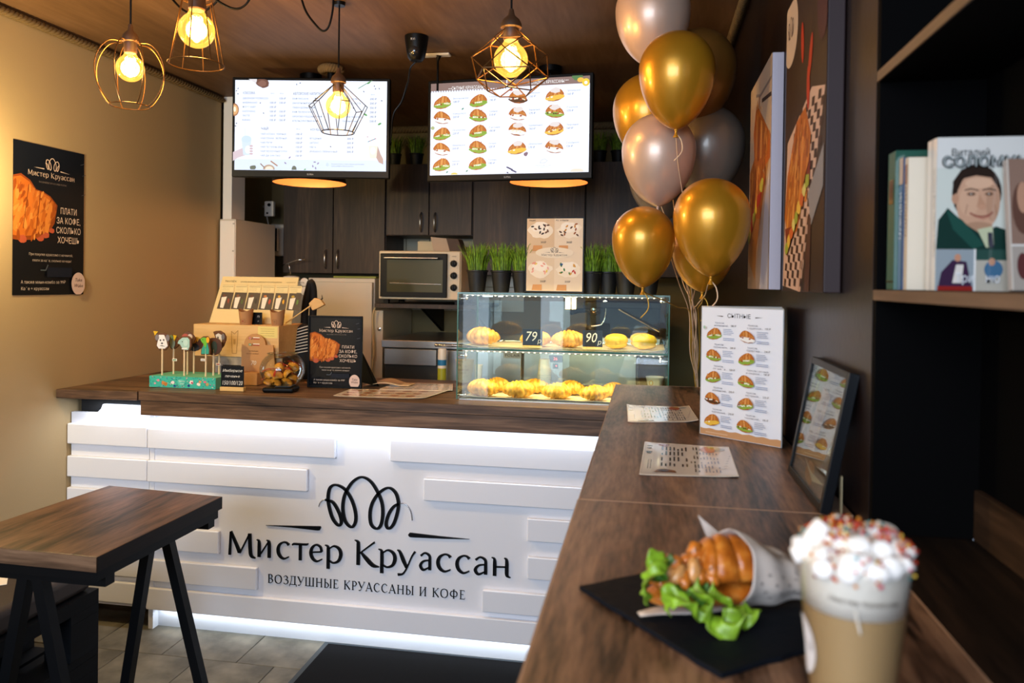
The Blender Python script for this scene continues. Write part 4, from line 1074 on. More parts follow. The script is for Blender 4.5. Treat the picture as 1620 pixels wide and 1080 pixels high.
def bun_mb(r=.044):
    def fn(v): return 1 + .05 * math.sin(3 * math.atan2(v.y, v.x) + 1) + (-.10 if -.34 < v.z < -.10 else 0)
    mb = MB().sphere((0, 0, 0), r, 28, 16, (1.0, .9, .62), fn=lambda v: fn(v) * (1 / max(.5, (abs(v.z) ** 2.6 + (v.x * v.x + v.y * v.y) ** 1.3) ** .385)))
    zb_ = min(v[2] for v in mb.v); mb.v = [(v[0], v[1], v[2] - zb_) for v in mb.v]; return mb
bo = bun_mb().build('bun', 'bun_yellow', smooth=True); bm_ = bo.data; bpy.data.objects.remove(bo)
for lab, px, Y, sc_, z in (('yellow round bun right of the 90 price tag', 974, 2.95, 1.0, 0), ('front yellow bun at the right end of the upper shelf', 1019, 2.94, 1.02, 0), ('yellow bun behind the rightmost front bun on the upper shelf', 1014, 3.035, 1.0, 0.0)):
    o = bpy.data.objects.new('bun', bm_); C.objects.link(o); o.location = (PY(px, 540, Y).x, Y, zs + z); o.scale = (sc_,) * 3; tag(o, lab, 'bun', 'yellow buns in the display case')
# price tags
for txt, px0, px1, y0, y1, lab in (('79', 827, 858, 520, 543, 'black chalk price tag reading 79 on a wooden foot'), ('90', 922, 953, 522, 545, 'black chalk price tag reading 90 on the upper shelf')):
    Yt = 2.893 if txt == '79' else 2.905
    a, b = PY(px0, y0, Yt), PY(px1, y1, Yt)
    t = thing('price_tag', lab, 'price tag', ((a.x + b.x) / 2, Yt, zs + .0005), group='chalk price tags in the case')
    z1 = a.z
    MB().box((a.x, Yt, zs + .008), (b.x, Yt + .002, z1)).build('board', 'sign_black', t, world=True)
    MB().box((a.x + .002, Yt - .008, zs + .0005), (b.x - .002, Yt + .010, zs + .0079)).build('foot', 'pine', t, world=True, bev=.001)
    P = Print((a.x, Yt - .0003, zs + .008), (1, 0, 0), (0, 0, 1)); wv = b.x - a.x; hv = z1 - zs - .008
    P.text(txt, wv * .40, hv * .28, hv * .58, '#e8e6df', 1, 'c', sh=.22, w=wv * .6).text('р', wv * .84, hv * .16, hv * .28, '#d8d6cf', 1, 'c', sh=.2)
    P.build('chalk_lettering', 'print_matte', t, world=True)

# poster on top of the case
a = PY(833, 345, 2.99); b = PY(921, 459, 2.99)
pf = thing('tabletop_poster', 'framed cream price poster with cream dessert pictures standing on the glass case', 'poster', ((a.x + b.x) / 2, 3.0, CT), R(-3))
hw = (b.x - a.x) / 2; hv = .288
MB().box((-hw - .006, 0, .001), (hw + .006, .012, hv + .006)).build('frame', 'black_plastic', pf, bev=.001)
MB().prism([(-.03, .0125, .12), (.03, .0125, .12), (.03, .09, .0005), (-.03, .09, .0005)], (0, 1, 0), .003).build('stand', 'black_plastic', pf)
P = Print((-hw, -.0004, .007), (1, 0, 0), (0, 0, 1)); W, H_ = 2 * hw, hv - .007
P.rect(0, 0, W, H_, '#e2cdb0', 1)
P.rect(W * .50, 0, W, H_, '#e9d8c0', 2).rect(0, H_ * .52, W * .49, H_, '#dcc09c', 2)
for cx, cy, kx in ((.24, .84, 0), (.76, .84, 1), (.24, .30, 2), (.76, .30, 3)):
    P.ell(W * cx, H_ * cy, W * .21, H_ * .11, '#f6ead6', 3, 20, jag=.3, seed=kx)
    P.ell(W * cx, H_ * (cy + .04), W * .15, H_ * .07, '#fbf4e8', 4, 16, jag=.3, seed=kx + 5)
    r2 = random.Random(kx + 3); cols = [['#6a4420', '#8a5a2a', '#3a2a1c'], ['#c98a2a', '#a05a20', '#5a3a1c'], ['#e5a08a', '#e8cf5a', '#f0b0a0'], ['#c23a2a', '#2a4a8a', '#3a7a3a', '#d8a03a']][kx]
    for _ in range(12): P.ell(W * (cx + (r2.random() - .5) * .32), H_ * (cy + (r2.random() - .45) * .16), W * .03, H_ * .012, cols[r2.randrange(len(cols))], 5, 8, rot=r2.random() * 3)
for cx, cy in ((.30, .63), (.76, .63), (.30, .09), (.74, .09)):
    P.text('300Р', W * cx, H_ * cy + H_ * (.03), .0075, '#3c2a1c', 5, 'c')
    P.poly([(W * (cx - .20), H_ * (cy - .08)), (W * (cx - .02), H_ * (cy - .08)), (W * (cx - .02), H_ * cy), (W * (cx - .18), H_ * cy)], '#d69a5c', 4)
P.ell(W * .5, H_ * .53, W * .34, H_ * .075, '#efe2cc', 5, 24).brand(W * .5, H_ * .485, W * .5, '#3c2a1c', 6)
P.text('Акция', W * .04, H_ * .965, .006, '#3c2a1c', 5).text('Кофе барон', W * .52, H_ * .965, .006, '#3c2a1c', 5)
P.build('print', 'print', pf)
# ------------------------------------------------------------------ screens
def screen(label, px, py_, Yc, wd, hg, rot, side, chin, art):
    p = PY(px, py_, Yc)
    t = thing('menu_screen', label, 'screen', (p.x, Yc, p.z - hg / 2), R(rot))
    MB().box((-wd / 2, 0, 0), (wd / 2, .035, hg)).build('casing', 'black_plastic', t, bev=.003)
    MB().box((-wd / 2 + side, -.002, chin), (wd / 2 - side, -.0001, hg - side)).build('panel', 'black_plastic', t)
    MB().box((-wd * .3, .0351, hg * .1), (wd * .3, .052, hg * .6)).build('back_box', 'black_plastic', t)
    W, H_ = wd - 2 * side, hg - side - chin
    e = 1e-6
    P = Print((-wd / 2 + side, -.0022, chin), (1, 0, 0), (0, 0, 1), clip=[(0, e, 1), (0, W, -1), (1, e, 1), (1, H_, -1)])
    art(P, W, H_); P.build('picture', 'screen', t)
    Q = Print((-wd / 2, -.0006, 0), (1, 0, 0), (0, 0, 1)); Q.text('SUPRA', wd / 2, chin * .35, .007, '#b9bcc4', 1, 'c'); Q.build('badge', 'print', t)
    return t
BG = (.88, .95, 1.12); TXT = (.12, .17, .27); TX2 = (.04, .06, .12)
def art1(P, W, H_):
    P.rect(0, 0, W, H_, BG, 0)
    P.rect(0, 0, W, H_ * .12, (.72, .82, 1.05), 0)
    X = lambda x: (x - 120) / 1180 * W
    Y = lambda y: (830 - y) / 695 * H_
    P.text('КЛАССИКА', X(182), Y(244), .011, TX2, 2, w=X(276) - X(182)).text('250 мл', X(395), Y(240), .004, TXT, 2).text('400 мл', X(468), Y(240), .004, TXT, 2)
    P.text('АВТОРСКИЕ НАПИТКИ', X(572), Y(246), .011, TX2, 2, w=X(800) - X(572)).text('400 мл', X(1175), Y(242), .004, TXT, 2)
    for i, (a, p1, p2) in enumerate((('ДВОЙНОЙ ЭСПРЕССО', '', '100 ₽'), ('АМЕРИКАНО', '100 ₽', '130 ₽'), ('ФЛЭТ УАЙТ', '100 ₽', ''), ('КАПУЧИНО', '100 ₽', '150 ₽'), ('ЛАТТЕ', '100 ₽', '150 ₽'), ('КАКАО', '100 ₽', '150 ₽'))):
        y = Y(283 + 33.6 * i); P.text(a, X(180), y, .0072, TXT, 2).text(p1, X(390), y, .0085, TX2, 2).text(p2, X(464), y, .0085, TX2, 2)
    for i, a in enumerate(('РАФ МАСАЛА', 'ВАНИЛЬНЫЙ РАФ', 'ЛАВАНДОВЫЙ РАФ', 'РАФ ЛЕМОНГРАСС', 'ОРЕХОВО-МЕДОВЫЙ РАФ', 'АПЕЛЬСИНОВЫЙ РАФ')):
        y = Y(283 + 34.5 * i); P.text(a, X(570), y, .0072, TXT, 2).text('200 ₽', X(1170), y + .001, .0085, TX2, 2)
    for i, a in enumerate(('ЛАТТЕ ХАЛВА', 'ПРЯНЫЙ ЛАТТЕ', 'МОККО', 'ГЛИНТ', 'ЯСНАЯ НАДЕЖДА', 'ПРЯНЫЙ ЧАЙ')):
        P.text(a, X(960), Y(283 + 34.5 * i), .0072, TXT, 2)
    P.text('ЧАЙ', X(330), Y(522), .011, TX2, 2).text('400 мл', X(604), Y(516), .004, TXT, 2).text('КОМБО СЕТЫ', X(712), Y(524), .009, TXT, 2).text('400 мл', X(1000), Y(518), .004, TXT, 2)
    for i, (a, p) in enumerate((('ЧАЙ АССАМ (ЧЕРНЫЙ)', '100 ₽'), ('ЧАЙ СЕНЧА (ЗЕЛЕНЫЙ)', '100 ₽'), ('ЧАЙ ПУЭР', '150 ₽'), ('ЧАЙ ТЕ ГУАНЬ ИНЬ', '150 ₽'), ('ЧАЙ МОЛОЧНЫЙ УЛУН', '150 ₽'), ('ЧАЙ ДА ХУН ПАО', '150 ₽'))):
        y = Y(560 + 33.4 * i); P.text(a, X(328), y, .0072, TXT, 2).text(p, X(600), y, .0085, TX2, 2)
    for i, a in enumerate(('ЯГОДНЫЙ', 'ЦИТРУС', 'МЯТА', 'ИМБИРНО-ПРЯНИЧНЫЙ')):
        y = Y(592 + 33.6 * i); P.text(a, X(710), y, .0072, TXT, 2).text('300 ₽', X(1000), y, .0085, TX2, 2)
    P.text('На основе молока и сливок, также на растительном', X(880), Y(784), .004, TXT, 2).text('Можно добавить сироп на ваш вкус', X(880), Y(800), .004, TXT, 2).ell(X(852), Y(786), .006, .008, (.6, .72, .85), 1)
    for x, y in ((155, 208), (142, 226), (154, 250), (608, 173), (635, 162), (1208, 180), (1217, 201), (1246, 199), (1127, 223), (1266, 292), (328, 318), (354, 396), (145, 476), (138, 497), (876, 648), (754, 278), (1048, 350)):
        P.ell(X(x), Y(y), .0035, .002, (.03, .04, .09), 2, 8, rot=x)
    P.ell(X(345), Y(165), .030, .020, (.16, .07, .05), 2, 20, jag=.25, seed=4).ell(X(340), Y(168), .02, .013, (.25, .12, .09), 3, 14, jag=.3, seed=3).poly([(X(235), Y(135)), (X(300), Y(135)), (X(300), Y(185)), (X(280), Y(160))], (.75, .72, .75), 1)
    P.ell(X(128), Y(372), .020, .028, (.38, .16, .07), 2, 20).ell(X(130), Y(372), .015, .022, (.75, .42, .18), 3, 18).ell(X(131), Y(368), .006, .012, (1, .85, .65), 4, 12)
    # hand holding a cup, left and right
    P.poly([(X(115), Y(770)), (X(115), Y(700)), (X(180), Y(672)), (X(215), Y(655)), (X(240), Y(690)), (X(215), Y(722)), (X(160), Y(740))], (.68, .56, .62), 2)
    P.poly([(X(186), Y(600)), (X(262), Y(600)), (X(250), Y(720)), (X(200), Y(720))], (.66, .78, .92), 3).ell(X(224), Y(598), .022, .016, (.62, .76, .92), 4).ell(X(236), Y(678), .013, .018, (.92, .95, 1.05), 5)
    for k in range(4): P.ell(X(262), Y(650 + k * 20), .008, .0045, (.66, .50, .54), 6, 10)
    P.line([(X(214), Y(575)), (X(213), Y(515))], .0015, (.6, .7, .85), 3)
    P.poly([(X(1168), Y(640)), (X(1242), Y(640)), (X(1230), Y(735)), (X(1180), Y(735))], (.92, .86, .72), 3).ell(X(1203), Y(640), .019, .022, (.85, .85, .92), 2).ell(X(1203), Y(676), .012, .016, (1, 1, 1.05), 4)
    P.poly([(X(1230), Y(730)), (X(1240), Y(640)), (X(1262), Y(700)), (X(1283), Y(740)), (X(1283), Y(780)), (X(1250), Y(765))], (.52, .36, .32), 4)
    for k in range(10): P.ell(X(1160 + 7 * k), Y(570 + (k * 37) % 40), .003, .002, [(.5, .2, .15), (.1, .4, .4), (.2, .2, .3)][k % 3], 4, 6)
    P.ell(X(275), Y(815), .012, .012, (.14, .16, .12), 2, 9, jag=.5, seed=2).ell(X(596), Y(822), .010, .012, (.14, .16, .12), 2, 9, jag=.5, seed=5)
    P.ell(X(400), Y(826), .026, .020, (.5, .36, .26), 2).ell(X(402), Y(826), .018, .013, (.86, .78, .66), 3).line([(X(415), Y(765)), (X(465), Y(800))], .006, (.45, .26, .16), 3).line([(X(335), Y(785)), (X(365), Y(815))], .005, (.30, .2, .14), 3)
    for x, y in ((560, 735), (527, 778), (754, 768), (780, 778), (740, 800), (762, 815)): P.ell(X(x), Y(y), .006, .003, (.30, .26, .42), 2, 8, rot=x)
    for x, y, r in ((1142, 400, 2.6), (1252, 470, .5), (1165, 155, .6), (676, 832, 1)): P.ell(X(x), Y(y), .009, .004, (.12, .36, .10), 2, 10, rot=r)
    P.line([(X(1085), Y(200)), (X(1150), Y(160)), (X(1190), Y(138))], .003, (.12, .3, .12), 2)
def art2(P, W, H_):
    P.rect(0, 0, W, H_, (.90, .95, 1.10), 0)
    X = lambda x: (x - 84) / 1244 * W
    Y = lambda y: (856 - y) / 730 * H_
    P.rect(0, Y(195), X(690), H_, (.26, .17, .15), 1).rect(X(698), Y(182), W, H_, (.26, .17, .15), 1)
    for i in range(60):
        P.ell(W * (i + .5) / 60, Y(190), W / 150, .003, (.84, .92, 1.10), 2, 8)
    P.text('СЫТНЫЕ КРУАССАНЫ', X(385), Y(182), .0135, (1, 1, 1), 3, 'c', w=X(525) - X(262)).text('СЛАДКИЕ КРУАССАНЫ', X(1010), Y(170), .0135, (1, 1, 1), 3, 'c', w=X(1140) - X(880))
    for a, b, y in ((228, 256, 173), (512, 535, 168), (848, 875, 158), (1145, 1170, 152)): P.line([(X(a), Y(y)), (X(b), Y(y))], .0018, (1, 1, 1), 3)
    k = 0
    rows = [(275, 395, 525, 645, 770), (275, 390, 515, 640, 768), (262, 392, 512, 655), (258, 385, 518, 655)]
    names = [['Вегетарианский', 'Курица-песто', 'Со шпротами', 'Деревенский', 'Бриошь'], ['С курой', 'Грибной', 'С ветчиной', 'Острый', 'Тоскана'], ['С яблоком', 'Банановый', 'Карамельный', 'Облепиховый'], ['Тропический', 'С кокосом', 'Творожный', 'С клубникой']]
    pr = [['180 ₽', '200 ₽', '250 ₽', '200 ₽', '230 ₽'], ['190 ₽', '210 ₽', '180 ₽', '220 ₽', '180 ₽'], ['150 ₽', '170 ₽', '150 ₽', '170 ₽'], ['160 ₽', '170 ₽', '160 ₽', '150 ₽']]
    for c, (cx, tx) in enumerate(((180, 268), (474, 560), (785, 872), (1070, 1160))):
        for i, y in enumerate(rows[c]):
            kd = (k * 5 + c) % 10 if c < 2 else [3, 5, 11, 4, 4, 9, 10, 5][(c - 2) * 4 + i]
            P2 = P; P2.croissant(X(cx), Y(y + 5), X(140) - X(0), kd if c < 2 else kd + (0 if kd % 6 != 0 else 1), 3)
            if c >= 2: P.ell(X(cx + 4), Y(y - 28), .022, .011, (.8, .72, .70), 9, 12, jag=.4, seed=k)
            P.text(names[c][i], X(tx), Y(y - 17), .0062, (.22, .30, .46), 3).text(pr[c][i], X(tx), Y(y + 11), .0082, (.08, .16, .34), 3)
            k += 1
    P.ell(X(1235), Y(138), .020, .013, (.10, .22, .08), 4, 12, jag=.6, seed=2).ell(X(1262), Y(160), .014, .010, (.85, .50, .08), 4, 12).ell(X(1302), Y(180), .016, .016, (.90, .62, .05), 4, 18).ell(X(1302), Y(183), .007, .007, (.95, .95, .9), 5, 12)
    P.ell(X(733), Y(208), .008, .006, (.55, .14, .08), 4, 8)
    for x, y in ((352, 340), (392, 830), (232, 835)): P.ell(X(x), Y(y), .006, .003, (.1, .3, .2), 3, 8, rot=.6)
    for i in range(22):
        P.ell(X(745 + ((i * 37) % 70) - 35), Y(830 + ((i * 23) % 44) - 22), .004, .0025, (.05, .04, .12), 3, 7, rot=i)
    P.ell(X(855), Y(710), .010, .008, (.25, .15, .2), 3, 9, jag=.6).ell(X(110), Y(483), .009, .008, (.45, .5, .25), 3, 9).ell(X(290), Y(855), .016, .008, (.8, .62, .12), 3, 12)
    P.line([(X(965), Y(782)), (X(975), Y(760)), (X(1000), Y(750)), (X(1020), Y(765)), (X(1000), Y(782)), (X(965), Y(782))], .0015, (.5, .55, .68), 3)
    P.text('Все круассаны готовим', X(990), Y(803), .004, (.5, .55, .68), 3, 'c').text('из свежего теста', X(990), Y(816), .004, (.5, .55, .68), 3, 'c')
    P.ell(X(1245), Y(800), .030, .045, (.93, .93, .96), 2).ell(X(1245), Y(850), .028, .010, (.85, .75, .62), 3)
s1 = screen('wide screen on the left showing the Russian drinks menu', 491.5, 202, 3.25, .700, .440, 9.0, .013, .030, art1)
s2 = screen('wide screen on the right showing rows of filled croissants', 803.5, 203, 3.25, .722, .436, -4.6, .014, .026, art2)

# mounts, ceiling roses and dome lamps
mt = thing('screen_pole', 'black steel pole with a rope collar holding the left screen', 'pole', (PZ(515, 97, CEI).x, 3.31, 2.2))
mx, my = PZ(516, 97, CEI).x, 3.345
MB().rod((mx, my, 1.98), (mx, my, CEI - .001), .016, 16).build('tube', 'black_metal', mt, world=True, smooth=40)
rc = MB()
for k in range(3):
    pts = []
    for i in range(120):
        a = 2 * PI * i / 120; b = a * 9 + k * 2 * PI / 3
        pts.append((mx + (.040 + .011 * math.cos(b)) * math.cos(a), my + (.040 + .011 * math.cos(b)) * math.sin(a), CEI - .023 + .011 * math.sin(b)))
    rc.tube(pts, .0105, 6, closed=True)
rc.build('rope_collar', 'rope', mt, world=True, smooth=True)
m2 = thing('screen_pole', 'black steel pole holding the right screen behind the hanging lamp', 'pole', (-.60, 3.31, 2.2))
MB().rod((-.62, 3.345, 1.98), (-.62, 3.345, CEI - .001), .016, 16).build('tube', 'black_metal', m2, world=True, smooth=40)
q = PZ(684, 84, CEI)
br = thing('ceiling_bracket', 'flat pale metal bracket on the ceiling right of the dome camera', 'bracket', (q.x, 3.25, CEI))
MB().box((q.x - .09, 3.22, CEI - .010), (q.x + .075, 3.26, CEI - .001)).build('plate', 'white_plastic', br, world=True, bev=.003)
MB().box((q.x - .03, 3.215, CEI - .016), (q.x + .02, 3.235, CEI - .0105)).build('clip', 'white_metal', br, world=True, bev=.002)
w1, w2 = PZ(699, 90, CEI), PY(698, 124, 3.235)
MB().tube([(w1.x + .0, 3.235, CEI - .0105), (w1.x - .003, 3.235, CEI - .03)], .012, 10, taper=lambda t: 1 - .5 * t).rod((w1.x - .003, 3.235, CEI - .03), (w1.x - .003, 3.235, CEI - .16), .005).build('stem', 'black_plastic', br, world=True)

mat('dome_black', '#0a0a0c', .4)
mat('copper', (.80, .38, .16), .45, metal=.55)
def dome(label, px, py_, Y, Rd):
    p = PY(px, py_, Y)
    t = thing('dome_lamp', label, 'lamp', (p.x, Y, p.z), group='flat dome lamps behind the screens')
    prof = [(Rd, 0), (Rd * .97, .03), (Rd * .80, .07), (Rd * .5, .10), (.05, .115), (.045, .15), (0, .155)]
    MB().lathe(prof, n=40, cap=False).build('shade', 'dome_black', t, smooth=40)
    MB().lathe([(Rd - .002, .0008), (Rd * .95, .027), (Rd * .78, .066), (Rd * .48, .094), (.04, .108), (0, .11)], n=40, cap=False).build('lining', 'copper', t, smooth=40)
    MB().sphere((0, 0, .082), .022, 14, 10).build('bulb', emit('dome_bulb', (1, .62, .28), 6), t, smooth=True)
    MB().rod((0, 0, .155), (0, 0, CEI - p.z - .03), .004).build('cord', 'black_plastic', t)
    MB().lathe([(0, -.03), (.048, -.03), (.052, -.026), (.052, -.001), (0, -.001)], (0, 0, CEI - p.z), 24).build('ceiling_rose', 'black_plastic', t, smooth=30)
    point('dome_light', (p.x, Y, p.z + .035), 3.2, (1, .55, .24), .03)
dome('flat black dome lamp with copper inside under the left screen', 490, 290, 3.50, .172)
dome('flat black dome lamp with copper inside under the right screen', 868, 289, 3.50, .178)

q = PZ(652, 50, CEI)
dcm = thing('dome_camera', 'black dome security camera on the ceiling between the screens', 'camera', (q.x, q.y + .06, CEI))
MB().lathe([(0, -.10), (.024, -.098), (.034, -.085), (.040, -.06), (.046, -.018), (.047, -.001), (0, -.001)], n=28).build('housing', 'black_plastic', dcm, smooth=40)
MB().sphere((0, -.018, -.062), .026, 18, 12, (1, 1, 1.2)).build('lens_ball', mat('lens', '#1b1f24', .12, spec=.9), dcm, smooth=True)
Pp = Print((-.018, -.0462, -.028), (1, 0, 0), (0, -.13, .99)); Pp.text('RVi', .008, 0, .009, '#b8bcc4', 1, 'l'); Pp.build('badge', 'print', dcm)
cc = [PZ(652, 50, CEI) + Vector((0, .06, -.098)), PY(649, 108, 3.10), PY(645, 130, 3.12), PY(636, 160, 3.2), PY(624, 178, 3.26), PY(620, 200, 3.30), PY(618, 230, 3.32)]
tag(MB().tube(catmull(cc, 6), .0035, 6).build('camera_cable', 'black_plastic', smooth=True), 'thin black cable running from the dome camera behind the left screen', 'cable')

# ------------------------------------------------------------------ pendant lamps
mat('wire_brass', '#6b4a26', .35, metal=.7); mat('wire_black', '#17120e', .4, metal=.5); mat('socket_brown', '#4a3322', .5)
emit('filament', (1, .60, .22), 60)
emit('bulb_glow', (1, .52, .10), 1.3)
def pendant(label, px, py_, Y, Rb, kind, power, wiremat, kw={}):
    """origin at the bulb centre"""
    p = PY(px, py_, Y)
    t = thing('pendant_lamp', label, 'lamp', p, kw.get('rot', 0), group='wire cage pendant lamps')
    nz = Rb * 1.05
    def bulbprof(s): return [(0, -Rb * s)] + [(Rb * s * math.sin(a), -Rb * s * math.cos(a)) for a in [PI * k / 16 for k in range(1, 14)]] + [(Rb * .42 * s, Rb * 1.05), (Rb * .36 * s, Rb * 1.25)]
    MB().lathe(bulbprof(1), n=28, cap=False).build('bulb', 'bulb_glass', t, smooth=True)
    fl_ = MB()
    for k in range(6):
        a = k * PI / 3
        fl_.tube([(Rb * .14 * math.cos(a), Rb * .14 * math.sin(a), Rb * .75), (Rb * .22 * math.cos(a), Rb * .22 * math.sin(a), Rb * .0), (Rb * .12 * math.cos(a), Rb * .12 * math.sin(a), -Rb * .42)], Rb * .035, 6)
    fl_.build('filament', 'filament', t)
    fl2 = MB().sphere((0, 0, .0), Rb * .34, 16, 12, (1, 1, 2.1)).build('glowing_core', emit('core', (1, .66, .22), 9), t, smooth=True)
    s0 = Rb * 1.2
    MB().lathe([(Rb * .40, s0 - .004), (Rb * .46, s0), (Rb * .46, s0 + .028), (Rb * .62, s0 + .031), (Rb * .62, s0 + .040), (Rb * .50, s0 + .052), (Rb * .22, s0 + .064), (.006, s0 + .082), (0, s0 + .084)], n=24).build('socket', 'socket_brown', t, smooth=35)
    MB().rod((0, 0, s0 + .08), (0, 0, CEI - p.z - .012), .003, 8).build('cord', 'black_plastic', t)
    MB().lathe([(0, -.012), (.02, -.012), (.022, -.0005), (0, -.0005)], (0, 0, CEI - p.z), 16).build('ceiling_hook', 'black_plastic', t, smooth=30)
    cg = MB(); wr_ = kw.get('wr', .0016)
    top = s0 + .02
    if kind == 'sphere':
        Rc, zb_ = kw['Rc'], kw['zb']; rb = kw['rb']
        prof = catmull([(Rb * .6, 0, .076), (Rc * .60, 0, .071), (Rc * .88, 0, .038), (Rc, 0, -.008), (Rc * .93, 0, -.055), (Rc * .72, 0, -.094), (rb, 0, zb_)], 6)
        for k in range(8):
            a = k * PI / 4 + .2; cg.tube([(q.x * math.cos(a), q.x * math.sin(a), q.z) for q in prof], wr_, 6)
        cg.tube([(rb * math.cos(a * PI / 16), rb * math.sin(a * PI / 16), zb_) for a in range(32)], wr_ * 1.1, 6, closed=True)
    elif kind == 'cone':
        rb, rt_, zb_, zt_ = kw['rb'], kw['rt'], kw['zb'], kw['zt']
        for k in range(8):
            a = k * PI / 4 + .3; cg.tube([(rt_ * math.cos(a), rt_ * math.sin(a), zt_), (rb * math.cos(a), rb * math.sin(a), zb_)], wr_, 6)
        for r_, z_ in ((rb, zb_), (rt_, zt_)): cg.tube([(r_ * math.cos(a * PI / 16), r_ * math.sin(a * PI / 16), z_) for a in range(32)], wr_ * 1.1, 6, closed=True)
        for k in range(4):
            a = k * PI / 2; cg.rod((rt_ * math.cos(a), rt_ * math.sin(a), zt_), (Rb * .5 * math.cos(a), Rb * .5 * math.sin(a), top + .005), wr_, 6)
    elif kind == 'diamond':
        Rm, zm, rb, zb_ = kw['Rm'], kw['zm'], kw['rb'], kw['zb']
        for k in range(6):
            a = k * PI / 3 + .1; d = .14
            cg.tube([(Rb * .5 * math.cos(a), Rb * .5 * math.sin(a), top), (Rm * math.cos(a - d), Rm * math.sin(a - d), zm + .004), (rb * math.cos(a - d * 1.6), rb * math.sin(a - d * 1.6), zb_)], wr_, 6)
            cg.tube([(Rb * .5 * math.cos(a), Rb * .5 * math.sin(a), top), (Rm * math.cos(a + d), Rm * math.sin(a + d), zm + .004), (rb * math.cos(a + d * 1.6), rb * math.sin(a + d * 1.6), zb_)], wr_, 6)
            cg.rod((Rm * math.cos(a - d), Rm * math.sin(a - d), zm + .004), (Rm * math.cos(a + d), Rm * math.sin(a + d), zm + .004), wr_, 6)
        cg.tube([(rb * math.cos(a * PI / 16), rb * math.sin(a * PI / 16), zb_) for a in range(32)], wr_ * 1.2, 6, closed=True)
    elif kind == 'geo':
        rings = [(kw['r0'], top * .62, 5, 0), (kw['r1'], top * .02, 5, .5), (kw['r2'], -top * .55, 5, 0), (kw['r3'], -top * 1.15, 5, .5)]
        V = [[Vector((r_ * math.cos(2 * PI * (i + ph) / n_), r_ * math.sin(2 * PI * (i + ph) / n_), z_)) for i in range(n_)] for r_, z_, n_, ph in rings]
        E = []
        for j, rg in enumerate(V):
            if j != 1: E += [(rg[i], rg[(i + 1) % 5]) for i in range(5)]
            if j < 3:
                nx = V[j + 1]
                for i in range(5):
                    if j % 2 == 0: E += [(rg[i], nx[i]), (rg[i], nx[i - 1])]
                    else: E += [(rg[i], nx[i]), (rg[i], nx[(i + 1) % 5])]
        for i in range(5): E.append((V[0][i], Vector((Rb * .5 * math.cos(2 * PI * i / 5), Rb * .5 * math.sin(2 * PI * i / 5), top + .004))))
        for a, b in E: cg.rod(a, b, wr_, 6)
    cg.build('wire_cage', wiremat, t, smooth=40)
    point('pendant_light', p + Vector((0, 0, 0)), power, (1, .60, .23), .035)
    return t
pendant('leftmost hanging lamp with a round wire cage', 206, 108, 2.1, .040, 'sphere', 7.5, 'wire_brass', dict(Rc=.1, zb=-.112, rb=.054))
pendant('hanging lamp with a tapered bucket-shaped wire cage and large bulb', 311, 48, 2.0, .049, 'cone', 7.5, 'wire_brass', dict(rb=.074, rt=.040, zb=-.095, zt=.085))
pendant('hanging lamp with a black diamond wire cage before the left screen', 535, 168, 2.6, .043, 'diamond', 6.5, 'wire_black', dict(Rm=.102, zm=-.005, rb=.056, zb=-.092, wr=.0015))
pendant('hanging lamp with a faceted geometric wire cage before the right screen', 808, 95, 2.1, .047, 'geo', 6.5, 'wire_brass', dict(r0=.064, r1=.108, r2=.105, r3=.062, rot=R(20), wr=.0018))
# wall lamp on the beige wall, just outside the left edge of the frame
wy = 2.17; wx = LWX(wy)
sc_ = thing('wall_lamp', 'bare bulb wall lamp on the beige wall just outside the left edge', 'lamp', (wx, wy, 1.74))
MB().lathe([(0, 0), (.035, 0), (.035, .01), (.012, .018), (.012, .03), (0, .03)], (wx + .001, wy, 1.66), 20, Matrix.Rotation(R(90), 4, 'Y')).build('wall_plate', 'socket_brown', sc_, world=True, smooth=35)
MB().tube([(wx + .02, wy, 1.66), (wx + .075, wy, 1.66), (wx + .085, wy, 1.675), (wx + .085, wy, 1.70)], .008, 10).build('arm', 'socket_brown', sc_, world=True, smooth=True)
MB().sphere((wx + .085, wy, 1.745), .036, 18, 12).build('bulb', emit('sconce_bulb', (1, .78, .36), 12), sc_, world=True, smooth=True)
point('sconce_light', (wx + .085 + .05, wy + .0, 1.745), 30, (1, .76, .36), .03)

# drooping lamp cables
for lab, pts, Y in (('black lamp cable drooping in a loop above the left screen', ((474, -12), (484, 18), (500, 40), (511, 49), (520, 42), (526, 18), (528, -12)), 2.45),
                    ('black lamp cable drooping behind the bucket-shaped lamp', ((330, -10), (350, 5), (372, 14), (388, 8), (400, -10)), 2.3),
                    ('thin black cable crossing behind the bucket-shaped lamp', ((268, -6), (290, 16), (312, 22), (335, 10), (352, -8)), 2.35)):
    cp_ = catmull([PY(a, b, Y) for a, b in pts], 6)
    cp_ = [Vector((cp_[0].x, cp_[0].y, CEI - .001))] + cp_ + [Vector((cp_[-1].x, cp_[-1].y, CEI - .001))]
    cp_ = [p for p in cp_ if p.z < CEI]
    tag(MB().tube(cp_, .0038, 6).build('lamp_cable', 'black_plastic', smooth=True), lab, 'cable')
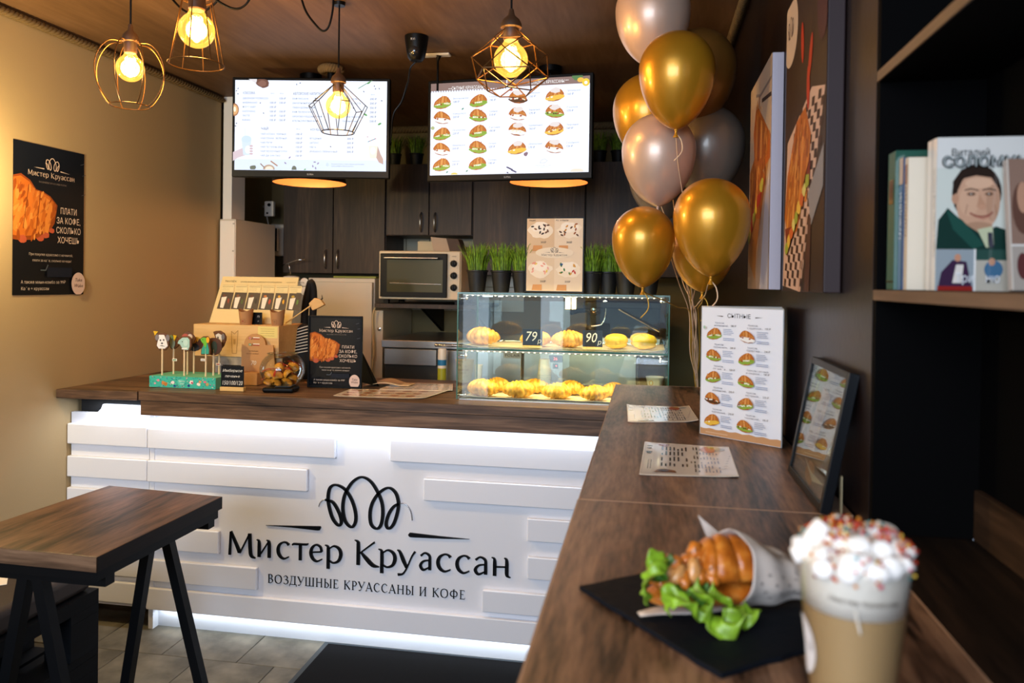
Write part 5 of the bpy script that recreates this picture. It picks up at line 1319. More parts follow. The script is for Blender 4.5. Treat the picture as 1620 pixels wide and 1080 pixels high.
# ------------------------------------------------------------------ black croissant posters
def poster_art(P, W, H_):
    P.clip = [(0, 1e-6, 1), (0, W, -1), (1, 1e-6, 1), (1, H_, -1)]
    P.rect(0, 0, W, H_, '#0d1016', 0)
    # croissant entering from the left
    cy = H_ * .555
    sh = [(-.1, .20), (.10, .235), (.22, .20), (.30, .145), (.40, .135), (.50, .11), (.60, .055), (.585, .0), (.56, -.07), (.50, -.12), (.40, -.16), (.26, -.19), (.10, -.20), (-.1, -.19)]
    P.poly([(W * x, cy + H_ * y) for x, y in sh], '#8f4415', 1)
    P.poly([(W * x * .96, cy + H_ * (y * .9 + .008)) for x, y in sh], '#c56a22', 2)
    for x0, x1, c in ((.0, .10, '#d98235'), (.14, .24, '#cf742a'), (.28, .38, '#d88030'), (.42, .50, '#dd8838')):
        P.poly([(W * x0, cy - H_ * .13), (W * (x0 + .05), cy - H_ * .15), (W * (x1 + .03), cy + H_ * .04), (W * x1, cy + H_ * (.17 - x1 * .18)), (W * (x0 + .02), cy + H_ * (.16 - x0 * .15))], c, 3)
    for x, y, r in ((.44, -.155, .05), (.52, -.12, .04), (.36, -.175, .05), (.12, -.19, .06)): P.ell(W * x, cy + H_ * y, W * r, W * r * .7, '#b5563a', 3, 10, jag=.3, seed=int(x * 99))
    P.mottle([(W * x * .95, cy + H_ * y * .9) for x, y in sh], ['#a85418', '#d07c30', '#b5601e', '#c87430', '#984a16', '#da8e42'], 90, W * .05, H_ * .010, 4, 3, 1.25)
    P.line([(W * .20, cy + H_ * .17), (W * .13, cy - H_ * .12)], W * .008, '#7c3a12', 4).line([(W * .36, cy + H_ * .12), (W * .30, cy - H_ * .13)], W * .008, '#7c3a12', 4)
    P.brand(W * .52, H_ * .790, W * .72, '#e6cfc0', 4)
    P.sign(CG, 'ВОЗДУШНЫЕ КРУАССАНЫ И КОФЕ', W * .53, H_ * .748, W * .018, '#8a7f7c', 4)
    for i, tx in enumerate(('ПЛАТИ', 'ЗА КОФЕ,', 'СКОЛЬКО', 'ХОЧЕШЬ')):
        P.text(tx, W * .76, H_ * (.555 - .067 * i), H_ * .042, '#e2cdbf', 4, 'c', w=W * (.25, .36, .37, .33)[i])
    P.text('При покупке круассана с начинкой,', W * .51, H_ * .262, W * .028, '#bdb0a6', 4, 'c', w=W * .62)
    P.text('плати за кофе, сколько хочешь!', W * .52, H_ * .222, W * .028, '#bdb0a6', 4, 'c', w=W * .55)
    P.text('А также мини-комбо за 99₽', W * .09, H_ * .075, W * .034, '#c9bcb2', 4, w=W * .62).text('Кофе + круассан', W * .09, H_ * .032, W * .034, '#c9bcb2', 4, w=W * .38)
    P.line([(W * .35, H_ * .165), (W * .42, H_ * .165), (W * .45, H_ * .20)], W * .012, '#55606c', 4)
    P.rect(W * .44, H_ * .12, W * .80, H_ * .185, '#111a2c', 3)
    P.ell(W * .90, H_ * .075, W * .105, W * .13, '#d9c2bb', 4, 26).text('Take', W * .90, H_ * .090, W * .04, '#3a2c2c', 5, 'c', sh=.2).text('Wake', W * .90, H_ * .050, W * .04, '#3a2c2c', 5, 'c', sh=.2)
    for x, y in ((.92, .915), (.95, .84), (.94, .70)): P.line([(W * x, H_ * y), (W * (x + .06), H_ * (y + .012))], W * .006, '#5b6068', 3)
po = thing('wall_poster', 'black paper poster with a big croissant taped on the beige left wall', 'poster', (LWX(2.7) + .001, 2.70, 1.326))
wu = Vector((.0349, 1, 0)).normalized()
wn = Vector((1, -.0349, 0)).normalized()
o3 = Vector((LWX(2.52), 2.52, 1.328)) + wn * .0015
pw, ph = .352, .577
MB().prism([o3, o3 + wu * pw, o3 + wu * pw + Vector((0, 0, ph)), o3 + Vector((0, 0, ph))], wn, .0008).build('sheet', 'sign_black', po, world=True)
P = Print(o3 + wn * .0010, wu, (0, 0, 1)); poster_art(P, pw, ph); P.build('print', 'print', po, world=True)

a, b = PY(488, 497, 3.03), PY(571, 614, 3.03)
fs = thing('framed_poster', 'small black framed croissant poster standing on the counter beside the glass bowl', 'poster', ((a.x + b.x) / 2, 3.03, HCN + .0008), R(3), rot=None)
W2 = b.x - a.x; H2 = a.z - b.z
MB().box((-W2 / 2, 0, .001), (-W2 / 2 + .008, .012, H2)).box((W2 / 2 - .008, 0, .001), (W2 / 2, .012, H2)).box((-W2 / 2 + .008, 0, .001), (W2 / 2 - .008, .012, .009)).box((-W2 / 2 + .008, 0, H2 - .008), (W2 / 2 - .008, .012, H2)).build('frame', 'black_plastic', fs, bev=.001)
MB().box((-W2 / 2 + .008, .006, .009), (W2 / 2 - .008, .010, H2 - .008)).build('backing', 'sign_black', fs)
P = Print((-W2 / 2 + .008, .0058, .009), (1, 0, 0), (0, 0, 1)); poster_art(P, W2 - .016, H2 - .017); P.build('print', 'print_gloss', fs)
MB().prism([(W2 / 2 - .02, .013, H2 * .62), (W2 / 2 - .02, .013, .03), (W2 / 2 + .045, .10, .0), (W2 / 2 + .035, .08, .005)], (-1, .1, 0), .006).build('easel_leg', 'black_plastic', fs)

# ------------------------------------------------------------------ left end of the counter: boxes and signs
c = PY(381, 512, 3.12)
def bx(x, Y=3.1): return PY(x, 540, Y).x
def bz(y, Y=3.1, x=380): return PY(x, y, Y).z
YB = 3.10
lb = thing('wooden_crate', 'whitewashed wooden crate under the plywood box on the counter', 'crate', (bx(385), 3.2, HCN + .0008))
z1 = bz(565)
MB().box((bx(338), YB + .004, z1 - .035), (bx(445), YB + .016, z1)).build('board', mat('whitewash', '#9c9184', .7, var=.3, vscale=30), lb, world=True)
MB().box((bx(338), YB + .014, HCN + .001), (bx(350), YB + .026, z1 - .0355)).box((bx(430), YB + .014, HCN + .001), (bx(445), YB + .026, z1 - .0355)).build('post', 'whitewash', lb, world=True)
MB().box((bx(338) + .001, YB + .03, HCN + .001), (bx(445), YB + .235, z1)).build('inner_box', mat('crate_dark', '#2a2622', .7), lb, world=True)
pb = thing('plywood_box', 'plywood box printed with a cup outline, standing on the whitewashed crate', 'box', (bx(383), 3.2, z1 + .0005))
xa, xb = bx(306), bx(441); zt = bz(514)
MB().box((xa, YB, z1 + .001), (xb, YB + .23, zt)).build('box', 'plywood', pb, world=True, bev=.002)
P = Print((xa, YB - .0004, z1), (1, 0, 0), (0, 0, 1)); hw_ = zt - z1
cx = bx(371) - xa
P.line([(cx - .015, hw_ * .80), (cx - .010, hw_ * .12), (cx + .010, hw_ * .12), (cx + .016, hw_ * .83), (cx, hw_ * .72), (cx - .015, hw_ * .80)], .002, '#9a7648', 1).rect(cx - .005, hw_ * .40, cx + .005, hw_ * .56, '#b48c56', 1)
P.build('print', 'print', pb, world=True)
P = Print((xa, YB - .0004, z1), (1, 0, 0), (0, 0, 1))
P.rect(bx(408) - xa, hw_ * .62, bx(439) - xa, hw_ * .97, '#e0cf84', 1)
for k in range(4): P.line([(bx(412) - xa, hw_ * (.90 - .07 * k)), (bx(434) - xa, hw_ * (.90 - .07 * k))], .0012, '#8a7a44', 2)
P.build('yellow_label', 'print', pb, world=True)
# menu board of the nut cups, leaning back
YM = 3.22
xa, xb = PY(331, 509, YM).x, PY(461, 509, YM).x
nb = thing('snack_board', 'cream card display board with six small pictures of nut cups', 'display board', ((xa + xb) / 2, YM, zt + .0008))
Wn = xb - xa; Hn = PY(400, 438, YM + .04).z - zt; tilt = R(-14)
Mn = Matrix.Rotation(tilt, 4, 'X')
def tr(mb, M): mb.v = [tuple(M @ Vector(v)) for v in mb.v]; return mb
sh_ = .035
tr(MB().prism([(-Wn / 2, 0, 0), (Wn / 2, 0, 0), (Wn / 2 + .008, 0, Hn * 1.03), (-Wn / 2 + sh_, 0, Hn * 1.03)], (0, 1, 0), .004), Mn).build('board', mat('cream_card', '#dcc48e', .7), nb, world=False)
P = Print((-Wn / 2, -.0005, 0), (1, 0, 0), (0, 0, 1)); s_ = Wn / 620
Xc = lambda x, y: (x - 45) * s_ + 0
Yc_ = lambda y: (465 - y) / 370 * Hn * 1.02
P.text('ТКУЛЁК', Xc(122, 0), Yc_(138), .0075, '#2c231c', 2, w=90 * s_).text('ОЧЕНЬ ВКУСНЫЕ ОРЕШКИ СО СПЕЦИЯМИ', Xc(242, 0), Yc_(138), .0045, '#3a2f24', 2, w=315 * s_).text('НАТУРАЛЬНО', Xc(590, 0), Yc_(137), .003, '#3a2f24', 2, w=70 * s_).text('100%', Xc(672, 0), Yc_(140), .007, '#3a2f24', 2, w=55 * s_)
r3 = random.Random(2)
for i in range(6):
    x0 = 110 + 103 * i - i * .5; sk = -16 * (1 - i / 6)
    P.rect(Xc(x0, 0), Yc_(215), Xc(x0 + 90, 0), Yc_(160), '#e2cf9c', 1)
    P.line([(Xc(x0, 0), Yc_(162)), (Xc(x0 + 92, 0), Yc_(162))], .001, '#8a6a40', 2)
    P.line([(Xc(x0 + 2, 0), Yc_(174)), (Xc(x0 + 84, 0), Yc_(174))], .0016, '#5a4230', 2)
    for k in range(3): P.line([(Xc(x0 + 2, 0), Yc_(186 + 9 * k)), (Xc(x0 + 60, 0), Yc_(186 + 9 * k))], .0007, '#9a8560', 2)
    q = [(Xc(x0 + sk - 4, 0), Yc_(354)), (Xc(x0 + 92 + sk * .8, 0), Yc_(356)), (Xc(x0 + 92, 0), Yc_(222)), (Xc(x0 + 2, 0), Yc_(220))]
    P.poly(q, '#4a3c34', 1)
    x1 = x0 + sk * .6
    P.poly([(Xc(x1 + 12, 0), Yc_(345)), (Xc(x1 + 38, 0), Yc_(348)), (Xc(x1 + 54, 0), Yc_(255)), (Xc(x1 + 14, 0), Yc_(262))], '#e8ddd0', 2)
    P.ell(Xc(x1 + 34, 0), Yc_(248), .0075, .006, ['#6a3a2a', '#7a4a30', '#5a3428', '#c07030', '#d8a03a', '#b89838'][i], 3, 8, jag=.3, seed=i)
    P.ell(Xc(x1 + 70, 0), Yc_(290), .0055, .012, ['#8a3a2c', '#4a5a2c', '#2a2420', '#b03a20', '#d8a020', '#5a7a34'][i], 3, 9, jag=.5, seed=i + 3)
tr(P, Mn); P.build('print', 'print', nb)
mat('kraft_cup', '#a87a50', .75)
for lab, x, y in (('left kraft snack cup with raised rim points on the plywood box', 389, 513), ('right kraft snack cup with raised rim points on the plywood box', 439, 514)):
    Yk = 3.135; p = PY(x, y, Yk); r0, r1, hk = .0245, .0315, .060
    t = thing('kraft_cup', lab, 'cup', (p.x, Yk, zt + .0008), group='kraft snack cups')
    mb = MB(); n = 36
    for (q0, q1, fl_) in ((r0, r1, 1), (r0 - .001, r1 - .001, -1)):
        mb.grid(lambda u, v, q0=q0, q1=q1: ((q0 + (q1 - q0) * v) * math.cos(2 * PI * u), (q0 + (q1 - q0) * v) * math.sin(2 * PI * u), (hk + .013 * (abs(math.cos(2 * PI * u)) ** 2 - .35)) * v), n, 3, flip=fl_ < 0)
    mb.lathe([(0, .001), (r0, .001)], n=n); mb.build('cup', 'kraft_cup', t, smooth=50)
    Q = Print((-.01, -(r0 + .0022), .008), (1, 0, 0), (0, -.1, 1)); Q.line([(0, 0), (.02, 0), (.02, .016), (0, .016), (0, 0)], .001, '#7a4a34', 1).rect(.005, .006, .015, .010, '#8a3a30' if x < 400 else '#8a6244', 1); Q.build('print', 'print', t)
cs = thing('chalk_sign', 'small black chalk sign between the two kraft snack cups', 'sign', (PY(399, 500, 3.165).x, 3.165, zt + .0008))
MB().box((-.046, 0, 0), (.046, .003, .052)).build('board', 'sign_black', cs)
Q = Print((-.046, -.0003, 0), (1, 0, 0), (0, 0, 1)); Q.text('75', .068, .030, .009, '#d8d8d4', 1, sh=.2).text('р', .072, .012, .006, '#d8d8d4', 1, sh=.2); Q.build('chalk_lettering', 'print_matte', cs)
# twig with a paper cone
cn = thing('paper_cone', 'small folded kraft paper cone on a thin stick behind the snack cups', 'decoration', (PY(455, 510, 3.2).x, 3.2, zt + .001))
a, b = PY(452, 511, 3.2), PY(492, 483, 3.24); a.z = max(a.z, zt + .004)
MB().rod(a, b, .0028, 8).build('stick', 'pine', cn, world=True)
q = [PY(x, y, 3.24) for x, y in ((488, 480), (497, 471), (507, 474), (513, 482), (504, 487), (494, 491))]
MB().prism(q, (0, 1, 0), .02).build('cone', 'plywood', cn, world=True, bev=.003)
MB().tube([PY(505, 476, 3.245), PY(510, 472, 3.25), PY(509, 466, 3.25)], .005, 8, taper=lambda t: 1 - .85 * t).build('tip', mat('tip_dark', '#3a342c', .6), cn, world=True, smooth=True)

# kraft counter stand with rounded head
YK = 3.078
x0, x1 = PY(382, 580, YK).x, PY(415, 580, YK).x
ks = thing('kraft_stand', 'kraft card counter stand with a rounded head and round stickers', 'stand', ((x0 + x1) / 2 + .02, YK, HCN + .0008))
zc = PY(400, 545, YK).z; xc_ = PY(403, 545, YK).x; rr = PY(420, 545, YK).x - xc_
pts = [(x0 - .002, HCN + .004), (PY(437, 600, YK).x, HCN + .004), (PY(432, 546, YK).x, zc), ] + [(xc_ + rr * math.cos(a), zc + rr * .95 * math.sin(a)) for a in [PI * k / 14 for k in range(0, 15)]] + [(x0, zc)]
MB().prism([(a, YK, b) for a, b in pts], (0, 1, 0), .004).build('card', 'kraft', ks, world=True)
MB().box((x0, YK - .055, HCN + .001), (PY(403, 600, YK - .055).x + .01, YK - .001, HCN + .052)).build('tray', 'kraft', ks, world=True, bev=.001)
Q = Print((xc_, YK - .0004, HCN), (1, 0, 0), (0, 0, 1)); zz = lambda y: PY(403, y, YK).z - HCN
for y, n_, c in ((535, '22', '#a33a34'), (545, '28', '#4a7a3c')):
    Q.rect(-.028, zz(y) - .005, -.016, zz(y) + .005, c, 1).text(n_, -.027, zz(y) - .0035, .007, '#f0e6d8', 2).rect(-.008, zz(y) - .004, .022, zz(y) - .0002, '#a33a34', 1).rect(-.008, zz(y) + .0008, .022, zz(y) + .0048, '#e8ddd0', 1).line([(-.014, zz(y) - .006), (-.008, zz(y) + .004)], .002, '#3a2c24', 2)
Q.text('НАТУРАЛЬНЫЕ', -.026, zz(556), .004, '#4a3828', 1).text('конфеты с начинкой', -.038, zz(560), .004, '#4a3828', 1).text('70', -.018, zz(577), .018, '#e8dcc8', 1, sh=.2)
Q.build('print', 'print', ks, world=True)
# black striped bag behind the bowl
sb = thing('striped_bag', 'black bag with fine white stripes slumped behind the glass bowl', 'bag', (PY(480, 560, 3.3).x, 3.3, HCN + .0008))
mb = MB(); cxb = PY(481, 540, 3.3).x; zt_b = PY(477, 512, 3.3).z
prof = [(.044, HCN + .002), (.050, HCN + .06), (.046, HCN + .12), (.030, zt_b - .02), (.012, zt_b), (0, zt_b + .002)]
MB().lathe([(r_, z_) for r_, z_ in prof], (cxb, 3.3, 0), 28, wob=lambda a, j: 1 + .06 * math.sin(3 * a + j)).build('body', 'black_matte', sb, world=True, smooth=True)
mb = MB()
for k in range(9):
    z_ = zt_b - .125 + k * .0135; f = (z_ - HCN) / (zt_b - HCN)
    r_ = .002 + (.051 if z_ < HCN + .12 else max(.012, .050 - .020 * (z_ - HCN - .12) / max(.001, zt_b - .02 - HCN - .12)))
    mb.tube([(cxb + r_ * math.cos(a) * (1 + .06 * math.sin(3 * a + 2)), 3.3 + r_ * math.sin(a), z_ + .010 * math.cos(a)) for a in [-2.6 + 2.7 * i / 14 for i in range(15)]], .0022, 5)
mb.build('stripe_trim', 'cup_white', sb, world=True)
MB().tube(catmull([(cxb - .02, 3.34, HCN + .1), (cxb - .025, 3.36, bz(490, 3.36, 470)), (cxb - .01, 3.37, bz(455, 3.37, 470)), (cxb + .0, 3.37, bz(447, 3.37, 470)), (cxb + .012, 3.37, bz(470, 3.37, 470)), (cxb + .01, 3.35, HCN + .12)], 5), .017, 10).build('handle_flap', 'black_matte', sb, world=True, smooth=True)

# glass bowl of fortune cookies
pc = PY(447, 580, 2.965)
Rb_ = .0905; zc = HCN + Rb_ * .86 + .001
bl = thing('glass_bowl', 'round glass fishbowl filled with wrapped fortune cookies', 'bowl', (pc.x, 2.965, HCN + .0008))
prof = [(0, .0005), (.04, .0008)] + [(Rb_ * math.sin(a), Rb_ * .86 - Rb_ * .86 * math.cos(a)) for a in [R(30) + R(112) * k / 18 for k in range(19)]]
prof += [(prof[-1][0] + .004, prof[-1][1] + .004)]
MB().lathe(prof, n=40, cap=False).build('bowl', 'glass', bl, smooth=60)
tr_ = prof[-1]
MB().tube([(tr_[0] * math.cos(PI * k / 20), tr_[0] * math.sin(PI * k / 20), tr_[1]) for k in range(40)], .0022, 8, closed=True).build('rim', 'glass', bl, smooth=True)
mat('cookie', '#c98a2c', .4, var=.25, vscale=40); mat('tape_red', '#b02a1a', .35); glass('cellophane', (1, .97, .93), .10, .12)
def cookie_mb():
    mb = MB()
    def f(u, v):
        a = (u - .5) * PI * 1.15; b = (v - .5) * 2
        r = .024 * math.sqrt(max(0.0, 1 - b * b * .96))
        return (r * math.sin(a) * 1.0, b * .021 + .0, .016 * math.cos(a) * (.35 + .65 * math.sqrt(max(0, 1 - b * b))) - .012 * abs(b) ** 2)
    mb.grid(f, 14, 10); return mb
co_ = cookie_mb().build('cookie', 'cookie', smooth=True, solid=0); cdat = co_.data; bpy.data.objects.remove(co_)
wr_o = MB().grid(lambda u, v: (.052 * (u - .5), .028 * (v - .5), .012 * math.cos((u - .5) * 2.6) * math.cos((v - .5) * 2.2) + .0025 * math.sin(u * 19 + v * 7)), 14, 8).build('w', 'cellophane', smooth=True); wdat = wr_o.data; bpy.data.objects.remove(wr_o)
tp = MB().grid(lambda u, v: (.064 * (u - .5), .0075 * (v - .5), .015 * math.cos((u - .5) * 2.4)), 10, 1).build('t', 'tape_red', smooth=True); tdat = tp.data; bpy.data.objects.remove(tp)
rn = random.Random(9)
spots = [(-.045, -.045, .030), (.0, -.062, .028), (.045, -.045, .030), (-.058, -.01, .040), (.058, -.012, .042), (-.02, -.02, .022), (.022, -.01, .022), (-.03, .03, .03), (.03, .035, .03), (-.040, -.045, .062), (.004, -.060, .056), (.046, -.040, .064), (-.02, -.008, .062), (.026, .0, .068), (.058, .0, .088), (.0, -.03, .088)]
clab = ['bottom left', 'bottom front', 'bottom right', 'lower left edge', 'lower right edge', 'lowest inner left', 'lowest inner right', 'back left', 'back right', 'middle left', 'middle front', 'middle right', 'upper inner left', 'upper inner right', 'topmost right', 'topmost front']
for i, (x, y, z) in enumerate(spots):
    t = thing('fortune_cookie', 'wrapped fortune cookie in the glass bowl, ' + clab[i] + ' of the heap', 'cookie', (pc.x + x * .84, 2.965 + y * .84, HCN + .004 + z), group='wrapped fortune cookies', rot=(rn.uniform(-.7, .7), rn.uniform(-.6, .6), rn.uniform(0, 6.2)))
    for nm, d_, dz in (('cookie', cdat, 0), ('wrapper', wdat, .004), ('red_tape', tdat, .006)):
        o = bpy.data.objects.new(nm, d_); C.objects.link(o); o.parent = t; o.location = (0, 0, dz)

# payment terminal
p = PY(441, 618, 2.88)
pt = thing('payment_terminal', 'black card payment terminal lying before the glass bowl', 'terminal', (p.x, 2.885, HCN + .0008), R(12))
MB().prism([(-.058, -.04, .0), (.065, -.045, .0), (.07, .045, 0), (-.05, .04, 0)], (.0, .004, 1), .020).build('body', 'black_plastic', pt, bev=.008, seg=3)
MB().prism([(-.010, -.030, .0205), (.052, -.033, .0215), (.056, .033, .0215), (-.004, .03, .0205)], (0, 0, 1), .004).build('screen', mat('dark_screen', '#26313c', .15), pt, bev=.001)

# turquoise box with gingerbread pops
a = PY(236, 613, 2.868); b = PY(341, 617, 2.868)
Wt = b.x - a.x; Ht = .046; Dt = .17
gb = thing('turquoise_box', 'turquoise patterned box holding the gingerbread pops on sticks', 'box', (a.x, 2.868, HCN + .0008))
mat('turquoise', '#5fb79c', .5)
MB().box((0, 0, 0), (Wt, Dt, Ht)).build('box', 'turquoise', gb, bev=.001)
Q = Print((0, -.0004, 0), (1, 0, 0), (0, 0, 1), clip=[(0, .001, 1), (0, Wt, -1), (1, .001, 1), (1, Ht, -1)]); Q.rect(0, 0, Wt, Ht, '#3fb7a6', 0)
r4 = random.Random(4)
for _ in range(150):
    Q.ell(r4.random() * Wt, r4.random() * Ht, .0022 + r4.random() * .002, .0012, ['#1f6f66', '#2a8a80', '#1d4f7a', '#d06a80', '#e8c8c0', '#2c5fa0'][r4.randrange(6)], 1, 6, rot=r4.random() * 3)
for x, y, c, s_ in ((.22, .42, '#c98a4a', .010), (.25, .30, '#b5763a', .009), (.36, .45, '#e6dfe2', .008), (.64, .55, '#f0e2e4', .009), (.65, .5, '#b03a5a', .005), (.75, .4, '#efe6da', .008), (.77, .62, '#c9a36a', .007), (.88, .42, '#b5a06a', .008), (.60, .25, '#1f3f8a', .006), (.39, .18, '#1f3f8a', .006), (.14, .62, '#d98aa0', .006), (.09, .35, '#e8a0b0', .005), (.84, .62, '#e06a8a', .006)):
    Q.ell(Wt * x, Ht * y, s_, s_ * .8, c, 2, 9, jag=.5, seed=int(x * 100))
Q.ell(Wt * .49, Ht * .5, .016, .013, '#5cc6b4', 3, 18).text('Пряни', Wt * .49, Ht * .55, .007, '#e4f2ec', 4, 'c', sh=.2).text('чная', Wt * .50, Ht * .34, .006, '#e4f2ec', 4, 'c', sh=.2)
Q.build('print', 'print', gb)
mat('ginger', '#5a3418', .6, bump=.3, bscale=200); mat('stick_pale', '#e2cba6', .6); mat('eye_black', '#15110e', .4); mat('icing_grey', '#7d7a80', .35)
def icing(c): return mat('icing_' + c.strip('#'), c, .3, coat=.3)
def blob(r, n, fn): return [(r * fn(2 * PI * i / n) * math.cos(2 * PI * i / n), r * fn(2 * PI * i / n) * math.sin(2 * PI * i / n)) for i in range(n)]
def pop(label, px, py_, sy, rot, sil, ices):
    """sy: picture row of the stick's foot; silhouettes are in units of 1 cm round the head centre"""
    dY = {0: 2.90, 1: 2.94, 2: 2.98}[sy]; p = PY(px, py_, dY)
    zb_ = HCN + Ht + .0012
    t = thing('gingerbread_pop', label, 'gingerbread', (p.x, dY, zb_), R(rot), 'gingerbread pops on sticks')
    hz = p.z - zb_
    MB().rod((0, 0, 0), (0, 0, hz - .012), .0036, 8).build('stick', 'stick_pale', t)
    q_ = .0138
    MB().prism([(x * q_, -.002, hz + y * q_) for x, y in sil], (0, 1, 0), .009).build('gingerbread', 'ginger', t, bev=.002)
    for k, (pts, c, d) in enumerate(ices):
        MB().prism([(x * q_, -.0022 - .0012 * d, hz + y * q_) for x, y in pts], (0, 1, 0), .0015).build('icing', icing(c), t, bev=.0003, seg=1)['label'] = 'icing'
    return t
E2 = lambda cx, cy, rx, ry, n=14: [(cx + rx * math.cos(2 * PI * i / n), cy + ry * math.sin(2 * PI * i / n)) for i in range(n)]
dog = [(-2.2, .6), (-2.1, 1.7), (-1.2, 2.5), (.4, 2.6), (1.6, 2.0), (2.3, 1.2), (2.1, .0), (1.9, -1.6), (1.0, -2.6), (-.9, -2.6), (-1.7, -1.7), (-1.8, -.3)]
pop('gingerbread pop shaped as a dog face with white icing and grey ears', 257, 540, 0, 8, dog, [([(-1.0, 2.0), (.6, 2.0), (1.3, .3), (1.7, -1.3), (.8, -2.1), (-1.0, -2.1), (-1.6, -1.2), (-1.2, .6)], '#e4e3e8', 1), (E2(-1.5, 1.2, .6, .9), '#77747c', 2), (E2(1.7, 1.1, .6, 1.0), '#77747c', 2), (E2(-.5, .4, .22, .3), '#4a3f3f', 2), (E2(.5, .5, .22, .3), '#4a3f3f', 2), (E2(0, -.5, .3, .22), '#2a2222', 2), ([(-.8, -1.3), (0, -1.1), (.9, -1.4), (0, -1.35)], '#4a3f3f', 2), ([(-2.6, 3.1), (-1.2, 3.0), (-2.2, 1.7)], '#d9b021', 2)])
pop('green-grey animal gingerbread pop behind the dog face one', 275, 541, 1, -20, blob(2.2, 14, lambda a: 1 + .1 * math.cos(3 * a)), [(E2(-.4, -.2, 1.2, 1.7), '#8fa58c', 1), (E2(-.8, 1.4, .9, .7), '#6f8a70', 2), ([(.1, 2.2), (1.7, 2.0), (.5, .2)], '#d9b021', 2)])
ele = [(-2.6, -.2), (-2.2, .9), (-.9, 2.0), (1.3, 2.2), (2.3, 1.4), (2.4, -.8), (1.8, -2.2), (-.4, -2.5), (-1.2, -1.6), (-1.4, -.6)]
pop('light blue elephant gingerbread pop left of the green bird', 292, 543, 0, -6, ele, [([(-2.3, -.1), (-1.9, .8), (-.6, 1.7), (1.2, 1.8), (1.9, 1.1), (1.9, -.8), (1.4, -1.9), (0, -1.9), (-.9, -1.1), (-1.4, -.3)], '#9fc7c6', 1), (E2(.6, .2, .8, 1.0), '#b5d6d4', 2), (E2(-.6, .5, .15, .15), '#26363a', 2), ([(-.8, -1.4), (1.2, -1.2), (1.1, -1.6), (-.7, -1.8)], '#e9ecec', 2)])
pop('red and brown gingerbread pop just behind the elephant', 297, 536, 1, 12, blob(2.2, 12, lambda a: 1 + .08 * math.cos(4 * a)), [(E2(-.6, .7, 1.0, .9), '#a5482e', 1), (E2(.7, .5, .8, 1.0), '#c9b9b0', 1)])
pop('orange gingerbread pop with a yellow corner behind the elephant', 307, 544, 2, 20, blob(2.4, 12, lambda a: 1 + .1 * math.cos(2 * a)), [(E2(-.2, 1.2, .9, 1.0), '#d8962a', 1), (E2(.2, -1.0, 1.3, 1.2), '#20262a', 1), ([(.4, 2.2), (1.9, 2.1), (1.0, .6)], '#e0b42a', 2)])
par = [(-2.0, 2.0), (-1.0, 2.6), (.4, 2.7), (1.4, 1.8), (1.2, .2), (1.6, -1.4), (1.4, -2.8), (-1.8, -2.9), (-1.7, -1.2), (-.8, .2), (-1.8, 1.2)]
pop('green and turquoise bird gingerbread pop', 326, 546, 0, -8, par, [([(-1.8, 1.8), (-.8, 2.3), (.2, 2.2), (.4, .9), (.9, -.2), (1.2, -1.3), (1.1, -2.5), (-1.5, -2.6), (-1.4, -1.2), (-.5, .3), (-1.5, 1.2)], '#2f9a8e', 1), ([(-1.8, 1.8), (-.8, 2.3), (.2, 2.2), (.5, .6), (.1, -1.0), (-.6, .3), (-1.5, 1.2)], '#63b23c', 2), (E2(.8, 1.6, .6, .9), '#e0a52e', 2), (E2(-.9, 1.6, .13, .13), '#1c2a1c', 3)])
pop('dark brown gingerbread pop half hidden behind the green bird', 338, 548, 1, 30, blob(2.4, 14, lambda a: 1 + .12 * abs(math.sin(a))), [(E2(.1, -.2, .9, 1.9), '#39472a', 1)])
slo = [(-2.2, 2.3), (-1.2, 2.6), (.2, 2.7), (1.6, 2.0), (2.3, .9), (2.2, -.2), (1.5, -1.9), (.4, -3.0), (-.6, -2.6), (-.6, -1.0), (-1.5, .8)]
pop('grey and white badger face gingerbread pop at the right end of the box', 347, 537, 2, -6, slo, [([(-1.2, 1.4), (-.2, 1.9), (.9, 1.4), (1.1, -.2), (.8, -1.8), (.2, -2.3), (-.2, -1.2), (-.9, .3)], '#d3cdc8', 1), (E2(1.5, .9, .6, .9), '#706c70', 2), (E2(-.3, .6, .28, .36), '#5a5658', 2), (E2(.2, -1.2, .3, .45), '#5a5658', 2)])
# little flags and chalk sign
for lab, x, y, c, Yf in (('white paper flag with green print on a pop stick', 276, 569, '#4a8a5a', 2.934), ('white paper flag on the stick of the green bird pop', 321, 569, '#9a9a9a', 2.893), ('white paper flag with red print on the rightmost pop stick', 345, 576, '#b04030', 2.974)):
    p = PY(x, y, Yf); t = thing('paper_flag', lab, 'flag', p, group='paper flags on the pop sticks')
    MB().box((-.010, 0, -.005), (.011, .0006, .005)).build('flag', 'paper', t)
    Q = Print((-.01, -.0004, -.005), (1, 0, 0), (0, 0, 1)); Q.rect(.003, .003, .018, .007, c, 1); Q.build('print', 'print', t)
a, b = PY(349, 616, 2.845), PY(384, 580, 2.845)
ch = thing('chalk_sign', 'black chalk sign for ginger biscuits on a pale wooden foot', 'sign', ((a.x + b.x) / 2, 2.85, HCN + .0008), R(4))
wv = b.x - a.x; hv = b.z - HCN
MB().box((-wv / 2, 0, .016), (wv / 2, .003, hv)).build('board', 'sign_black', ch)
MB().box((-wv / 2 - .001, -.008, 0), (wv / 2 + .003, .014, .0158)).build('foot', 'pine', ch, bev=.001)
Q = Print((-wv / 2, -.0004, .016), (1, 0, 0), (0, 0, 1)); hh = hv - .016
